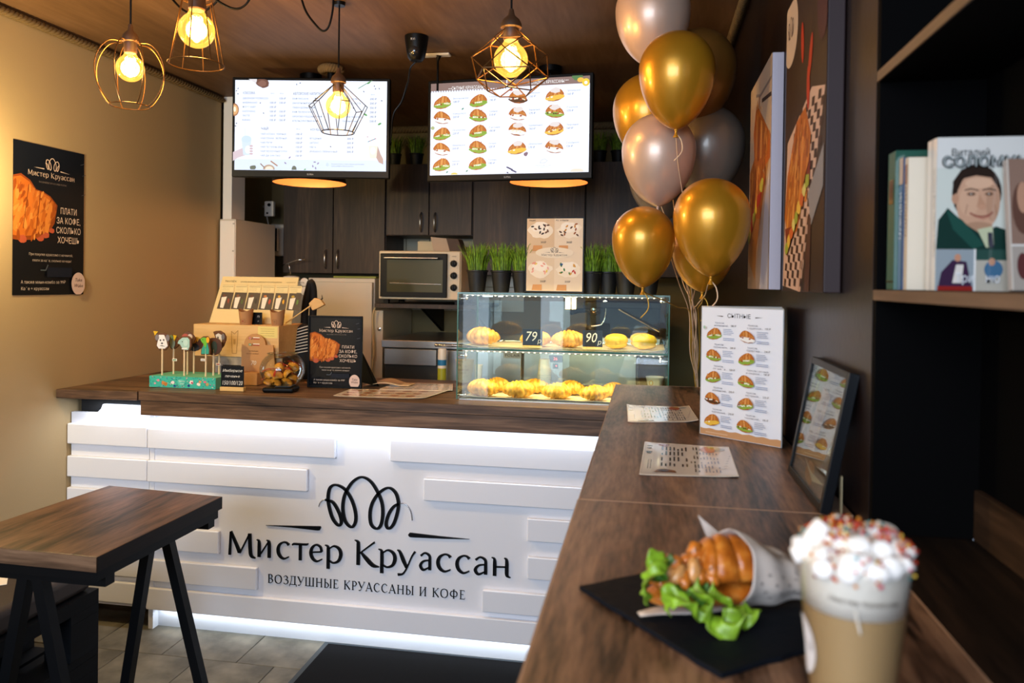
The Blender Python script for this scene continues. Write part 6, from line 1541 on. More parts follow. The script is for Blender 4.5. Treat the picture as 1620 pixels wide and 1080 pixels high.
Q.text('Имбирное', wv / 2, hh * .72, hh * .13, '#dcdcd8', 1, 'c', sh=.25, w=wv * .88).text('печенье', wv / 2, hh * .46, hh * .12, '#dcdcd8', 1, 'c', sh=.25, w=wv * .66).text('150/100/120', wv / 2, hh * .10, hh * .20, '#dcdcd8', 1, 'c', sh=.15, w=wv * .92)
Q.build('chalk_lettering', 'print_matte', ch)

# leaflets on the counter
def leaflet(name, lab, pts, z, art, grp=None, curl=.0):
    """pts: near-left, near-right, far-right, far-left corners on the plane z"""
    A, B, D, E_ = [Vector((p.x, p.y, z)) for p in pts]
    t = thing(name, lab, 'leaflet', tuple((A + B + D + E_) / 4), group=grp)
    def f(u, v, dz=0): 
        p = A * (1 - u) * (1 - v) + B * u * (1 - v) + D * u * v + E_ * (1 - u) * v
        return p + Vector((0, 0, dz + curl * max(0, u - .75) ** 2 * 16 + curl * .5 * max(0, .12 - u) ** 2 * 60))
    MB().grid(lambda u, v: f(u, v), 24, 2).build('sheet', 'paper', t, world=True, solid=-.0006)
    Q = Print((0, 0, 0), (1, 0, 0), (0, 1, 0)); art(Q)
    # map the flat artwork (unit square) on the curled sheet
    Q.v = [tuple(f(v[0], v[1], .0010 + v[2])) for v in Q.v]
    Q.build('print', 'print_gloss', t, world=True); return t
def strips(Q, c):
    for i in range(24): Q.rect(max(.008, i / 24), .02, min(.992, (i + 1) / 24), .98, c, 0)
def art_food(seed, dark='#7a5a4c'):
    def g(Q):
        r = random.Random(seed); strips(Q, '#dcc7b4')
        for i in range(5):
            for j in range(3):
                x, y = .10 + .17 * i, .22 + .27 * j
                Q.ell(x, y, .055, .06, '#9a3f24', 1, 10, jag=.3, seed=i * 3 + j).ell(x, y + .03, .045, .035, '#c98048', 2, 8)
                Q.line([(x + .06, y), (x + .10, y)], .03, dark, 1)
    return g
def art_text(seed):
    def g(Q):
        r = random.Random(seed); strips(Q, '#cfbba8')
        for i in range(7):
            for j in range(4): Q.line([(.08 + .13 * i, .15 + .22 * j), (.08 + .13 * i + .05 + .04 * r.random(), .15 + .22 * j)], .05, '#6a5a54', 1)
    return g
leaflet('leaflet', 'front glossy leaflet with croissant pictures on the counter left of the case', [PZ(527, 627, HCN), PZ(672, 631.5, HCN), PZ(714, 618, HCN), PZ(556, 616, HCN)], HCN + .0012, art_food(1), 'leaflets on the counter', .004)
leaflet('leaflet', 'rear text leaflet on the counter left of the glass case', [PZ(600, 617, HCN), PZ(716, 619.5, HCN), PZ(716, 609, HCN), PZ(628, 606, HCN)], HCN + .0032, art_text(2), 'leaflets on the counter', .002)
cup_l = thing('folded_leaflet', 'curled cream leaflet beside the small framed poster', 'leaflet', tuple(PZ(588, 612, HCN)))
A = PZ(571, 613, HCN)
MB().grid(lambda u, v: (A.x + .19 * u, A.y + .02 + .10 * v + .03 * u, HCN + .0075 + .020 * math.sin(PI * min(1, u * 1.15)) ** 2 * (.5 + .5 * v)), 20, 4).build('sheet', mat('leaf_cream', '#cbb598', .5), cup_l, world=True, solid=.0006, smooth=True)
MB().grid(lambda u, v: (A.x + .03 + .12 * u, A.y + .04 + .05 * v + .03 * u, HCN + .0097 + .020 * math.sin(PI * min(1, (u * .63 + .16) * 1.15)) ** 2 * (.5 + .5 * (v * .5 + .2))), 12, 3).build('print', mat('leaf_print', '#a88a70', .5), cup_l, world=True, smooth=True)
# ------------------------------------------------------------------ laminated menus lying on the bar
BZ = 1.05
def art_menu(seed):
    def g(Q):
        r = random.Random(seed); strips(Q, '#e9e4e0')
        Q.rect(.03, .05, .12, .95, '#f2ede8', 1)
        for k, y in enumerate((.86, .78, .66, .62)): Q.ell(.07, y, .035, .022, ['#3a2c2a', '#6a3a2a', '#2c2626', '#3a3030'][k], 2, 9, jag=.4, seed=k)
        for x in (.075, .105): Q.line([(x, .16), (x, .42)], .006, '#2e2c30', 2)
        for i in range(7):
            x = .22 + .045 * i
            for y0 in (.24, .40, .58, .74): 
                if r.random() < .9: Q.line([(x, y0), (x, y0 + .05 + .09 * r.random())], .017, '#2f2d33', 2)
        Q.poly([(.14, .95), (.30, .95), (.27, .85), (.20, .88)], '#a0452c', 2).poly([(.13, .06), (.38, .06), (.36, .12), (.26, .16), (.18, .14)], '#8a5a30', 2).ell(.24, .11, .05, .03, '#2c2430', 3, 10)
        for i in range(9):
            x = .54 + .036 * i
            for y0 in (.10, .22, .36, .50, .66, .80):
                if r.random() < .85: Q.line([(x, y0), (x, y0 + .03 + .08 * r.random())], .014, '#34363e' if i < 3 else '#7a88a8', 2)
        Q.ell(.74, .84, .09, .11, '#c9745a', 2, 14, jag=.3, seed=3).ell(.88, .86, .06, .05, '#b8c0c8', 2, 12).ell(.78, .92, .04, .03, '#b0b050', 3, 8)
        for i in range(6): Q.line([(.86 + .02 * i, .2 + .08 * i), (.90 + .015 * i, .22 + .08 * i)], .008, '#8a90a0', 2)
    return g
leaflet('laminated_menu', 'laminated menu sheet lying on the bar top before the tent menu', [PZ(1011, 752, BZ), PZ(1169, 756, BZ), PZ(1153, 709, BZ), PZ(1020, 700, BZ)], BZ + .0012, art_menu(3), 'laminated menus on the bar', .002)
leaflet('laminated_menu', 'laminated menu sheet lying at the far end of the bar top', [PZ(993, 669, BZ), PZ(1105, 668, BZ), PZ(1090, 645, BZ), PZ(991, 641, BZ)], BZ + .0012, art_menu(8), 'laminated menus on the bar', .005)

# tent menu: three acrylic faces
A = PZ(1108, 686, BZ); B = PZ(1236, 709, BZ)
A.z = B.z = BZ + .001
d = (B - A).normalized(); nrm = Vector((d.y, -d.x, 0))
wA = (B - A).length; hT = .297
Cc = B + Vector((.030, .16, 0)); Cc.x = min(Cc.x, .312)
tm_ = thing('tent_menu', 'tall three-sided white menu stand with rows of filled croissants on the bar', 'menu', tuple((A + B) / 2))
lean = Vector((.0, .0, 1))
up = (Vector((0, 0, 1)) + nrm * -.0).normalized()
for nm, p, q in (('menu_face', A, B), ('menu_face', B, Cc), ('menu_face', Cc, A)):
    e = (q - p).normalized(); nn = Vector((e.y, -e.x, 0))
    MB().prism([p + e * .0015 , q - e * .0015, q - e * .0015 + Vector((0, 0, hT)), p + e * .0015 + Vector((0, 0, hT))], nn, .0016).build(nm, mat('menu_white', '#eef0f6', .35), tm_, world=True)
MB().tube([A + Vector((0, 0, hT + .002)), B + Vector((0, 0, hT + .002)), Cc + Vector((0, 0, hT + .002))], .002, 6, closed=True).tube([A, A + Vector((0, 0, hT))], .002, 6).tube([B, B + Vector((0, 0, hT))], .0016, 6).build('acrylic_edge', mat('acrylic_edge', '#aeb2b4', .15, spec=.8), tm_, world=True)
Q = Print(A + nrm * .0020 + Vector((0, 0, .001)), d, (0, 0, 1), clip=[(0, .001, 1), (0, wA, -1)]); W, H_ = wA, hT
Q.rect(0, 0, W, H_, '#eef0f7', 0)
Q.poly([(0, 0), (W, 0)] + [(W * (1 - i / 24), H_ * (.050 + .004 * math.sin(i * 1.6))) for i in range(25)], '#c9986c', 1)
Q.line([(W * .08, H_ * .022), (W * .36, H_ * .022)], .002, '#dcb692', 2)
Q.text('СЫТНЫЕ', W * .48, H_ * .925, .0095, '#2a2220', 2, 'c', sx=1.0).poly([(W * .19, H_ * .937), (W * .28, H_ * .930), (W * .28, H_ * .938)], '#3a2e2c', 2).poly([(W * .68, H_ * .930), (W * .77, H_ * .937), (W * .68, H_ * .938)], '#3a2e2c', 2)
Lc = [('Круассан', 'вегетарианский... 180 ₽'), ('Круассан', 'курочка-песто... 200 ₽'), ('Круассан', 'от шефа... 250 ₽'), ('Круассан', 'деревенский... 200 ₽'), ('Круассан', 'бритольский... 230 ₽')]
Rc_ = [('Круассан', 'с курочкой... 190 ₽'), ('Круассан', 'бюргер... 230 ₽'), ('Круассан с ветчиной', 'и сыром... 180 ₽'), ('Круассан', 'острый... 220 ₽'), ('Круассан', 'тосканский... 180 ₽')]
for c, (cx, tl_) in enumerate(((.17, Lc), (.60, Rc_))):
    for i, (t1, t2) in enumerate(tl_):
        y = (.795 - .168 * i) - (.0 if c == 0 else .006)
        k = c * 5 + i
        Q.croissant(W * cx, H_ * y, W * .19, k, 2)
        Q.text(t1, W * (cx + .01), H_ * (y + .082), .0036, '#6a7690', 2).text(t2.split('...')[0] + '...', W * (cx + .0), H_ * (y + .061), .0036, '#5a6680', 2, w=W * .19).text(t2.split('... ')[1], W * (cx + .21), H_ * (y + .061), .0042, '#20242c', 2)
        for j in range(4): Q.line([(W * (cx + .12), H_ * (y + .040 - .013 * j)), (W * (cx + .12 + .10 + .03 * ((j * 7 + k) % 3) / 2), H_ * (y + .040 - .013 * j))], .0015, '#a3afc8', 2)
        for j in range(2): Q.line([(W * (cx + .12), H_ * (y - .030 - .013 * j)), (W * (cx + .26), H_ * (y - .030 - .013 * j))], .0014, '#8fa0c4', 2)
Q.line([(W * .53, H_ * .29), (W * .515, H_ * .265), (W * .53, H_ * .255), (W * .545, H_ * .265), (W * .53, H_ * .29)], .001, '#5a6a8a', 2).ell(W * .075, H_ * .845, .003, .004, '#a9c9b4', 2, 9)
Q.build('print', 'print_gloss', tm_, world=True)
e = (Cc - B).normalized(); nn = Vector((e.y, -e.x, 0))
Q = Print(B + nn * .0019 + e * .002, e, (0, 0, 1)); W2_ = (Cc - B).length
Q.rect(0, 0, W2_ * .98, H_, '#e2e2ee', 0).rect(0, 0, W2_ * .98, H_ * .05, '#c9986c', 1)
for i in range(20):
    y = H_ * (.88 - .04 * i); Q.line([(W2_ * .15, y), (W2_ * (.45 + .3 * ((i * 7) % 4) / 4), y)], .003, '#8a7a80' if i < 10 else '#9aa4c4', 1)
Q.ell(W2_ * .5, H_ * .82, .02, .012, '#b3794a', 2).ell(W2_ * .75, H_ * .62, .015, .02, '#b3794a', 2)
Q.build('print', 'print_gloss', tm_, world=True)

# black framed menu leaning on the right wall
F1 = Vector((.268, 1.545, BZ + .001)); F2 = Vector((.268, 1.262, BZ + .001)); Ht_ = .222
lean = Vector((.040, 0, Ht_ - .002)).normalized(); ud = (F2 - F1).normalized(); fn = ud.cross(lean).normalized()  # towards -x
bf = thing('framed_menu', 'black framed menu picture leaning against the dark right wall on the bar', 'picture frame', (.28, 1.40, BZ))
Wf = (F2 - F1).length
def FP(x, y, z): return F1 + ud * x + lean * y - fn * (.014) + fn * z + Vector((.0, 0, .0))
def fbox(mb, x0, x1, y0, y1, z0, z1):
    return mb._add([FP(x, y, z) for z in (z0, z1) for x, y in ((x0, y0), (x1, y0), (x1, y1), (x0, y1))], [(0, 3, 2, 1), (4, 5, 6, 7), (0, 1, 5, 4), (1, 2, 6, 5), (2, 3, 7, 6), (3, 0, 4, 7)])
mat('frame_blue_black', '#04070d', .4, spec=.25)
mb = MB(); bw = .012
for q in ((0, bw, 0, Ht_), (Wf - bw, Wf, 0, Ht_), (bw, Wf - bw, 0, bw), (bw, Wf - bw, Ht_ - bw, Ht_)): fbox(mb, *q, 0, .016)
mb.build('frame', 'frame_blue_black', bf, world=True, bev=.001)
mb = MB(); fbox(mb, bw, Wf - bw, bw, Ht_ - bw, .003, .009); mb.build('backing', mat('brown_board', '#5a4636', .5), bf, world=True)
mb = MB(); fbox(mb, bw, Wf - bw, bw, Ht_ - bw, .0125, .0135); mb.build('glass_sheet', 'glass', bf, world=True)
Q = Print(FP(bw, bw, .0092), ud, lean, clip=[(0, .0, 1), (0, Wf - 2 * bw, -1), (1, 0, 1), (1, Ht_ - 2 * bw, -1)]); W, H_ = Wf - 2 * bw, Ht_ - 2 * bw
Q.rect(0, 0, W, H_, '#6a513e', 0).poly([(0, H_), (0, H_ * .62), (W * .3, H_ * .70), (W * .42, H_)], '#5a7a2c', 1)
for k in range(5): Q.line([(W * (.04 + .06 * k), H_ * .68), (W * (.12 + .07 * k), H_ * .98)], .006, ['#86a83c', '#3f5a20', '#a3bf5a', '#4f6a28', '#7a9a3a'][k], 2)
Q.poly([(W * .02, H_ * .60), (W * .2, H_ * .64), (W * .1, H_ * .2), (0, H_ * .15)], '#33261e', 2).line([(W * .02, H_ * .3), (W * .22, H_ * .66)], .004, '#d8d0c4', 3)
Q.poly([(W * .18, H_ * .28), (W * .50, H_ * .28), (W * .62, H_ * .80), (W * .40, H_ * .84)], '#b98a58', 3).poly([(W * .24, H_ * .32), (W * .44, H_ * .34), (W * .54, H_ * .74), (W * .42, H_ * .76)], '#a8702e', 4)
Q.poly([(W * .60, H_ * .30), (W * .98, H_ * .20), (W * .98, H_ * .98), (W * .86, H_ * .98)], '#8a6a48', 1).poly([(W * .30, H_ * .18), (W * .62, H_ * .06), (W * .90, H_ * .12), (W * .55, H_ * .12)], '#d9cdbd', 4).ell(W * .5, H_ * .10, .03, .02, '#b07a48', 3, 12, jag=.3)
Q.build('print', 'print_gloss', bf, world=True)
o = MB().box((.2965, 1.262, BZ + .001), (.2985, 1.270, BZ + .060)).build('loose_card', mat('card_edge', '#8f8468', .6), world=True); tag(o, 'thin pale card standing behind the black framed menu', 'card')

# canvases on the right wall
def canvas(label, y0, y1, z0, z1, xf, art, edgecol):
    t = thing('canvas_print', label, 'picture', (.319, (y0 + y1) / 2, z0), group='canvas food pictures')
    MB().box((xf, y0, z0), (.319, y1, z1)).build('canvas', mat('canvas_' + edgecol.strip('#'), edgecol, .6), t, world=True, bev=.002)
    Q = Print((xf - .0006, y1, z0), (0, -1, 0), (0, 0, 1), clip=[(0, .0005, 1), (0, y1 - y0, -1), (1, .0005, 1), (1, z1 - z0, -1)])
    art(Q, y1 - y0, z1 - z0); Q.build('print', 'print', t, world=True); return t
def artA(Q, W, H_):
    Q.rect(0, 0, W, H_, '#c3ab95', 0)
    Q.poly([(0, H_ * .28), (W * .0, 0), (W * .45, 0), (W * .2, H_ * .3)], '#b99a7c', 1)
    Q.poly([(W * .02, H_ * .22), (W * .02, H_ * .14), (W * .40, H_ * .04), (W * .42, H_ * .18), (W * .92, H_ * .55), (W * .90, H_ * .62)], '#b9854c', 1)
    Q.poly([(W * .30, H_ * .86), (W * .44, H_ * .85), (W * .98, H_ * .66), (W * .98, H_ * .56), (W * .50, H_ * .52), (W * .26, H_ * .62), (W * .20, H_ * .76)], '#b5601e', 2)
    for k in range(5): Q.poly([(W * (.30 + .12 * k), H_ * .60), (W * (.38 + .12 * k), H_ * .60), (W * (.44 + .10 * k), H_ * (.82 - .03 * k)), (W * (.36 + .10 * k), H_ * (.84 - .03 * k))], ['#d08338', '#9a4c16', '#d98f45', '#a85a1e', '#cf8038'][k], 3)
    Q.poly([(W * .04, H_ * .58), (W * .30, H_ * .64), (W * .80, H_ * .50), (W * .60, H_ * .32), (W * .08, H_ * .36)], '#bd6a24', 3)
    for k in range(4): Q.poly([(W * (.08 + .14 * k), H_ * .38), (W * (.14 + .14 * k), H_ * .37), (W * (.22 + .15 * k), H_ * .56), (W * (.16 + .15 * k), H_ * .58)], ['#d88a3c', '#a5551a', '#dc9448', '#b0601f'][k], 4)
    Q.poly([(W * .04, H_ * .36), (W * .10, H_ * .28), (W * .60, H_ * .40), (W * .80, H_ * .50), (W * .70, H_ * .46)], '#b0301c', 5)
    Q.mottle([(W * .24, H_ * .84), (W * .95, H_ * .66), (W * .92, H_ * .56), (W * .30, H_ * .60), (W * .06, H_ * .56), (W * .08, H_ * .38), (W * .6, H_ * .34), (W * .85, H_ * .52), (W * .5, H_ * .9)], ['#9a4f18', '#d08c44', '#a85a1c', '#8f4a14', '#cc8238'], 90, W * .012, H_ * .022, 5, 4)
    for k in range(7): Q.ell(W * (.06 + .07 * k), H_ * (.26 + .025 * k), W * .05, H_ * .035, ['#9aa83c', '#e3c84a', '#b5361e', '#c9c060'][k % 4], 6, 9, jag=.4, seed=k)
    Q.ell(W * .66, H_ * .47, W * .09, H_ * .03, '#c9c24a', 6, 9, jag=.4)
    Q.poly([(W * .62, 0), (W * .98, 0), (W * .98, H_ * .52), (W * .80, H_ * .40)], '#c9c7d6', 2)
    Q.line([(W * .30, H_ * .93), (W * .5, H_ * .90), (W * .98, H_ * .90)], W * .02, '#8f8078', 2).line([(W * .6, H_ * .86), (W * .98, H_ * .83)], W * .025, '#3a3030', 3)
def artB(Q, W, H_):
    Q.rect(0, 0, W, H_, '#2c1c1a', 0)
    Q.poly([(W * .0, H_ * .02), (W * .50, H_ * .00), (W * .98, H_ * .58), (W * .70, H_ * .62), (W * .08, H_ * .52)], '#cfae9e', 1)
    for i in range(22):
        for j in range(12):
            if (i + j) % 2 == 0:
                x, y = .04 + j * .07 + i * .012, .02 + i * .027
                if y > .56 or x > .2 + .45 + y * .5 or x > .95: continue
                Q.poly([(W * x, H_ * y), (W * (x + .06), H_ * (y - .004)), (W * (x + .072), H_ * (y + .022)), (W * (x + .012), H_ * (y + .026))], '#38211f', 2)
    Q.poly([(W * .04, H_ * .26), (W * .10, H_ * .40), (W * .34, H_ * .56), (W * .56, H_ * .58), (W * .70, H_ * .48), (W * .66, H_ * .36), (W * .40, H_ * .20), (W * .16, H_ * .17)], '#b5621e', 3)
    for k in range(7): Q.poly([(W * (.10 + .08 * k), H_ * (.22 + .01 * k)), (W * (.15 + .08 * k), H_ * (.22 + .01 * k)), (W * (.26 + .07 * k), H_ * (.50 - .012 * abs(k - 3))), (W * (.21 + .07 * k), H_ * (.51 - .012 * abs(k - 3)))], ['#d68a3a', '#b0601f', '#dc9446', '#9f5218', '#d8883a', '#b5651f', '#cf8034'][k], 4)
    Q.poly([(W * .06, H_ * .22), (W * .14, H_ * .12), (W * .70, H_ * .34), (W * .70, H_ * .42), (W * .40, H_ * .22)], '#7a2a1a', 5)
    Q.mottle([(W * .08, H_ * .28), (W * .30, H_ * .54), (W * .56, H_ * .57), (W * .68, H_ * .46), (W * .40, H_ * .22)], ['#9a4f18', '#d08c44', '#a85a1c', '#8f4a14', '#cc8238'], 70, W * .012, H_ * .022, 5, 4, -.3)
    for k in range(9): Q.ell(W * (.12 + .065 * k), H_ * (.15 + .024 * k), W * .05, H_ * .022, ['#9aa83c', '#e0ba4a', '#c9602c', '#d8cf7a'][k % 4], 6, 9, jag=.4, seed=k)
    for x, y, r in ((.46, .80, .15), (.66, .72, -.35), (.62, .63, .1)): Q.ell(W * x, H_ * y, W * .035, H_ * .07, '#b3301c', 3, 14, rot=r)
    Q.ell(W * .13, H_ * .90, W * .20, H_ * .12, '#c9b4a2', 2, 24).emblem(W * .13, H_ * .88, W * .16, '#4a3632', 3)
    Q.poly([(W * .66, H_ * .30), (W * .98, H_ * .42), (W * .98, H_ * .30), (W * .74, H_ * .20)], '#8a8a92', 3).poly([(W * .60, 0), (W * .72, 0), (W * .74, H_ * .22), (W * .68, H_ * .24)], '#4a2a26', 3).line([(W * .46, 0), (W * .66, H_ * .24)], W * .02, '#c9a08a', 3)
    Q.ell(W * .92, H_ * .84, W * .12, H_ * .12, '#3f1a2c', 2)
canvas('pale canvas picture of sandwiches nearest the balloons on the dark wall', 1.990, 2.392, 1.392, 1.972, .291, artA, '#bcb6c4')
canvas('dark canvas picture of a croissant on checked cloth beside the bookcase', 1.385, 1.783, 1.390, 1.998, .291, artB, '#2a1a1e')

# ------------------------------------------------------------------ books
BK = 1.3978
mat('page_edge', '#d9d0be', .8)
def book(label, x0, x1, y0, y1, h, col, rot=0, artS=None, artC=None, tiltx=0):
    """spine towards -x ; the near cover faces -y ; thickness along y"""
    t = thing('book', label, 'book', (x0, y0, BK + (.0017 if tiltx else 0)), group='books on the alcove shelf', rot=(tiltx, rot, 0))
    Wd, Th = x1 - x0, y1 - y0
    MB().box((0, 0, 0), (Wd, .002, h)).box((0, Th - .002, 0), (Wd, Th, h)).box((0, .002, 0), (.002, Th - .002, h)).build('cover', mat('book_' + col.strip('#'), col, .4), t, bev=.0006, seg=1)
    MB().box((.0022, .0022, .003), (Wd - .004, Th - .0022, h - .003)).build('pages', 'page_edge', t)
    if artS:
        Q = Print((-.0004, Th, 0), (0, -1, 0), (0, 0, 1)); artS(Q, Th, h); Q.build('spine_print', 'print_gloss', t)
    if artC:
        Q = Print((0, -.0004, 0), (1, 0, 0), (0, 0, 1), clip=[(0, 0, 1), (0, Wd, -1), (1, 0, 1), (1, h, -1)]); artC(Q, Wd, h); Q.build('cover_print', 'print_gloss', t)
    return t
def vtext(Q, s_, x, y, h, col, w=None): Q.text(s_, x, y, h, col, 1, rot=R(90), w=w)
book('tall green hardback book at the left end of the alcove shelf', .327, .455, 1.128, 1.160, .188, '#2c5a4c', artS=lambda Q, W, H: Q.rect(W * .2, H * .62, W * .8, H * .80, '#6a5a34', 1).ell(W * .5, H * .72, W * .25, H * .07, '#3a2c1c', 2).rect(0, H * .05, W, H * .065, '#1c3a30', 1), artC=lambda Q, W, H: Q.rect(0, 0, W, H, '#2a564a', 0))
book('thin blue and white paperback right of the green hardback', .332, .455, 1.111, 1.1265, .176, '#27486e', artS=lambda Q, W, H: (Q.rect(0, H * .8, W, H, '#c9a27a', 1), Q.rect(0, 0, W, H * .79, '#2a4f7c', 1), vtext(Q, 'МУЖЧИНЫ', W * .8, H * .38, .008, '#e6e6ea', w=H * .36)))
book('thin cream paperback beside the white hardback', .334, .458, 1.097, 1.110, .174, '#d8cdbb', artS=lambda Q, W, H: (Q.rect(0, 0, W, H, '#ded2bf', 0), vtext(Q, 'СОЛОМИН', W * .85, H * .40, .009, '#8a7a72', w=H * .42), Q.rect(W * .2, H * .8, W * .8, H * .95, '#a8806a', 1)))
def cov(Q, W, H):
    Q.rect(0, 0, W, H, '#b9c2bc', 0).rect(0, H * .27, W, H, '#c9cfc9', 0).rect(0, H * .80, W, H, '#d6d6d4', 1)
    # portrait of a smiling man in a dark green coat
    Q.ell(W * .43, H * .635, W * .265, H * .19, '#2a1f1a', 1, 26).ell(W * .445, H * .58, W * .235, H * .20, '#c39a80', 2, 28).ell(W * .20, H * .60, W * .04, H * .035, '#b98c72', 2, 12)
    Q.poly([(W * .18, H * .62), (W * .17, H * .71), (W * .26, H * .79), (W * .44, H * .82), (W * .60, H * .77), (W * .68, H * .68), (W * .66, H * .66), (W * .58, H * .735), (W * .42, H * .75), (W * .28, H * .73), (W * .23, H * .66)], '#2a1f1a', 3)
    Q.ell(W * .35, H * .585, W * .11, H * .10, '#cba388', 3, 20).ell(W * .60, H * .57, W * .07, H * .12, '#b08a72', 3, 18).ell(W * .45, H * .70, W * .15, H * .035, '#d2ab90', 3, 18).ell(W * .45, H * .41, W * .16, H * .04, '#a9846c', 3, 18)
    for ex in (.37, .56): Q.ell(W * ex, H * .630, W * .050, H * .013, '#8f6c58', 4, 14).ell(W * ex, H * .628, W * .030, H * .008, '#4a382e', 5, 12).ell(W * (ex - .004), H * .630, W * .008, H * .005, '#d8ccc0', 6, 8).line([(W * (ex - .07), H * .655), (W * ex, H * .664), (W * (ex + .07), H * .652)], .0014, '#3a2a22', 5)
    Q.poly([(W * .455, H * .63), (W * .53, H * .555), (W * .50, H * .535), (W * .43, H * .545)], '#b58a70', 4).ell(W * .485, H * .545, W * .045, H * .016, '#bd9076', 5, 12)
    Q.line([(W * .36, H * .505), (W * .42, H * .488), (W * .49, H * .482), (W * .56, H * .492), (W * .60, H * .512)], .0020, '#8a5044', 5).line([(W * .40, H * .488), (W * .50, H * .468), (W * .57, H * .486)], .0016, '#b57a68', 4).line([(W * .33, H * .56), (W * .31, H * .50)], .001, '#a07a64', 4).line([(W * .62, H * .56), (W * .645, H * .50)], .001, '#957058', 4)
    Q.poly([(W * .28, H * .44), (W * .60, H * .44), (W * .62, H * .30), (W * .30, H * .34)], '#b08a72', 2)
    Q.poly([(0, H * .27), (W * .02, H * .46), (W * .12, H * .54), (W * .30, H * .44), (W * .48, H * .37), (W * .64, H * .42), (W * .92, H * .36), (W, H * .27)], '#16332e', 4).poly([(W * .10, H * .53), (W * .28, H * .46), (W * .52, H * .30), (W * .40, H * .27), (W * .18, H * .40)], '#1f4a42', 5)
    Q.poly([(W * .44, H * .40), (W * .60, H * .42), (W * .62, H * .30), (W * .54, H * .28)], '#b9bfa0', 5).poly([(W * .55, H * .38), (W * .60, H * .38), (W * .62, H * .28), (W * .56, H * .29)], '#2c2c3c', 6)
    Q.rect(0, 0, W * .42, H * .27, '#8f9aa2', 5).rect(W * .42, 0, W, H * .20, '#b0aba0', 5).rect(W * .42, H * .20, W, H * .27, '#2a4a44', 5).line([(W * .42, 0), (W * .42, H * .27)], .002, '#e6e6e6', 6)
    Q.poly([(W * .02, 0), (W * .06, H * .12), (W * .18, H * .20), (W * .33, H * .19), (W * .40, 0)], '#3a2440', 6).poly([(W * .18, H * .05), (W * .22, H * .17), (W * .30, H * .17), (W * .28, H * .05)], '#d8d2cc', 7).ell(W * .235, H * .215, W * .035, H * .025, '#c08a70', 7).rect(W * .02, 0, W * .4, H * .03, '#8a2420', 7)
    Q.ell(W * .62, H * .14, W * .10, H * .06, '#40688a', 6).ell(W * .60, H * .19, W * .035, H * .025, '#b98a70', 7)
    Q.text('Виталий', W * .14, H * .878, .0085, '#2c3434', 8, w=W * .42)
    for dx, dy in ((-.0009, 0), (.0009, 0), (0, .0009), (0, -.0009), (.0012, -.0012), (-.0007, .0007)): Q.text('СОЛОМИН', .0045 + dx, H * .806 + dy, .0125, '#1f2829', 8, w=W * .92)
    Q.text('СОЛОМИН', .0045, H * .806, .0125, '#a9b1b2', 9, w=W * .92)
    Q.text('Три', W * .20, H * .055, .011, '#dfe3ea', 9, w=W * .20).text('ню', W * .52, H * .055, .011, '#dfe3ea', 9, w=W * .16)
    Q.rect(W * .86, H * .42, W, H * .80, '#23304a', 4).ell(W * .93, H * .6, W * .05, H * .10, '#a3765c', 5)
book('white hardback book whose cover shows a smiling man in a green coat', .352, .4585, 1.048, 1.080, .190, '#dcdcda', artS=lambda Q, W, H: (Q.rect(0, 0, W, H, '#dedcd8', 0), Q.rect(W * .45, 0, W * .60, H, '#b9b7b8', 1), vtext(Q, 'Сцена и судьба, Иван Карасев', W * .92, H * .22, .004, '#5a5a60', w=H * .58)), artC=cov)
def cov2(Q, W, H):
    Q.rect(0, 0, W, H, '#8a6f62', 0).rect(0, 0, W, H * .33, '#a39a92', 1).ell(W * .5, H * .62, W * .38, H * .2, '#5f4238', 2).ell(W * .5, H * .7, W * .2, H * .12, '#b58a72', 3).ell(W * .4, H * .18, W * .2, H * .1, '#5a3030', 3).rect(0, H * .33, W, H * .345, '#d8d4d0', 2).rect(0, 0, W * .05, H, '#cfc6bc', 3)
book('glossy brown paperback leaning over the right edge of the white book', .424, .4560, 1.010, 1.020, .160, '#b8aaa0', rot=R(0), artC=cov2, tiltx=R(-8))

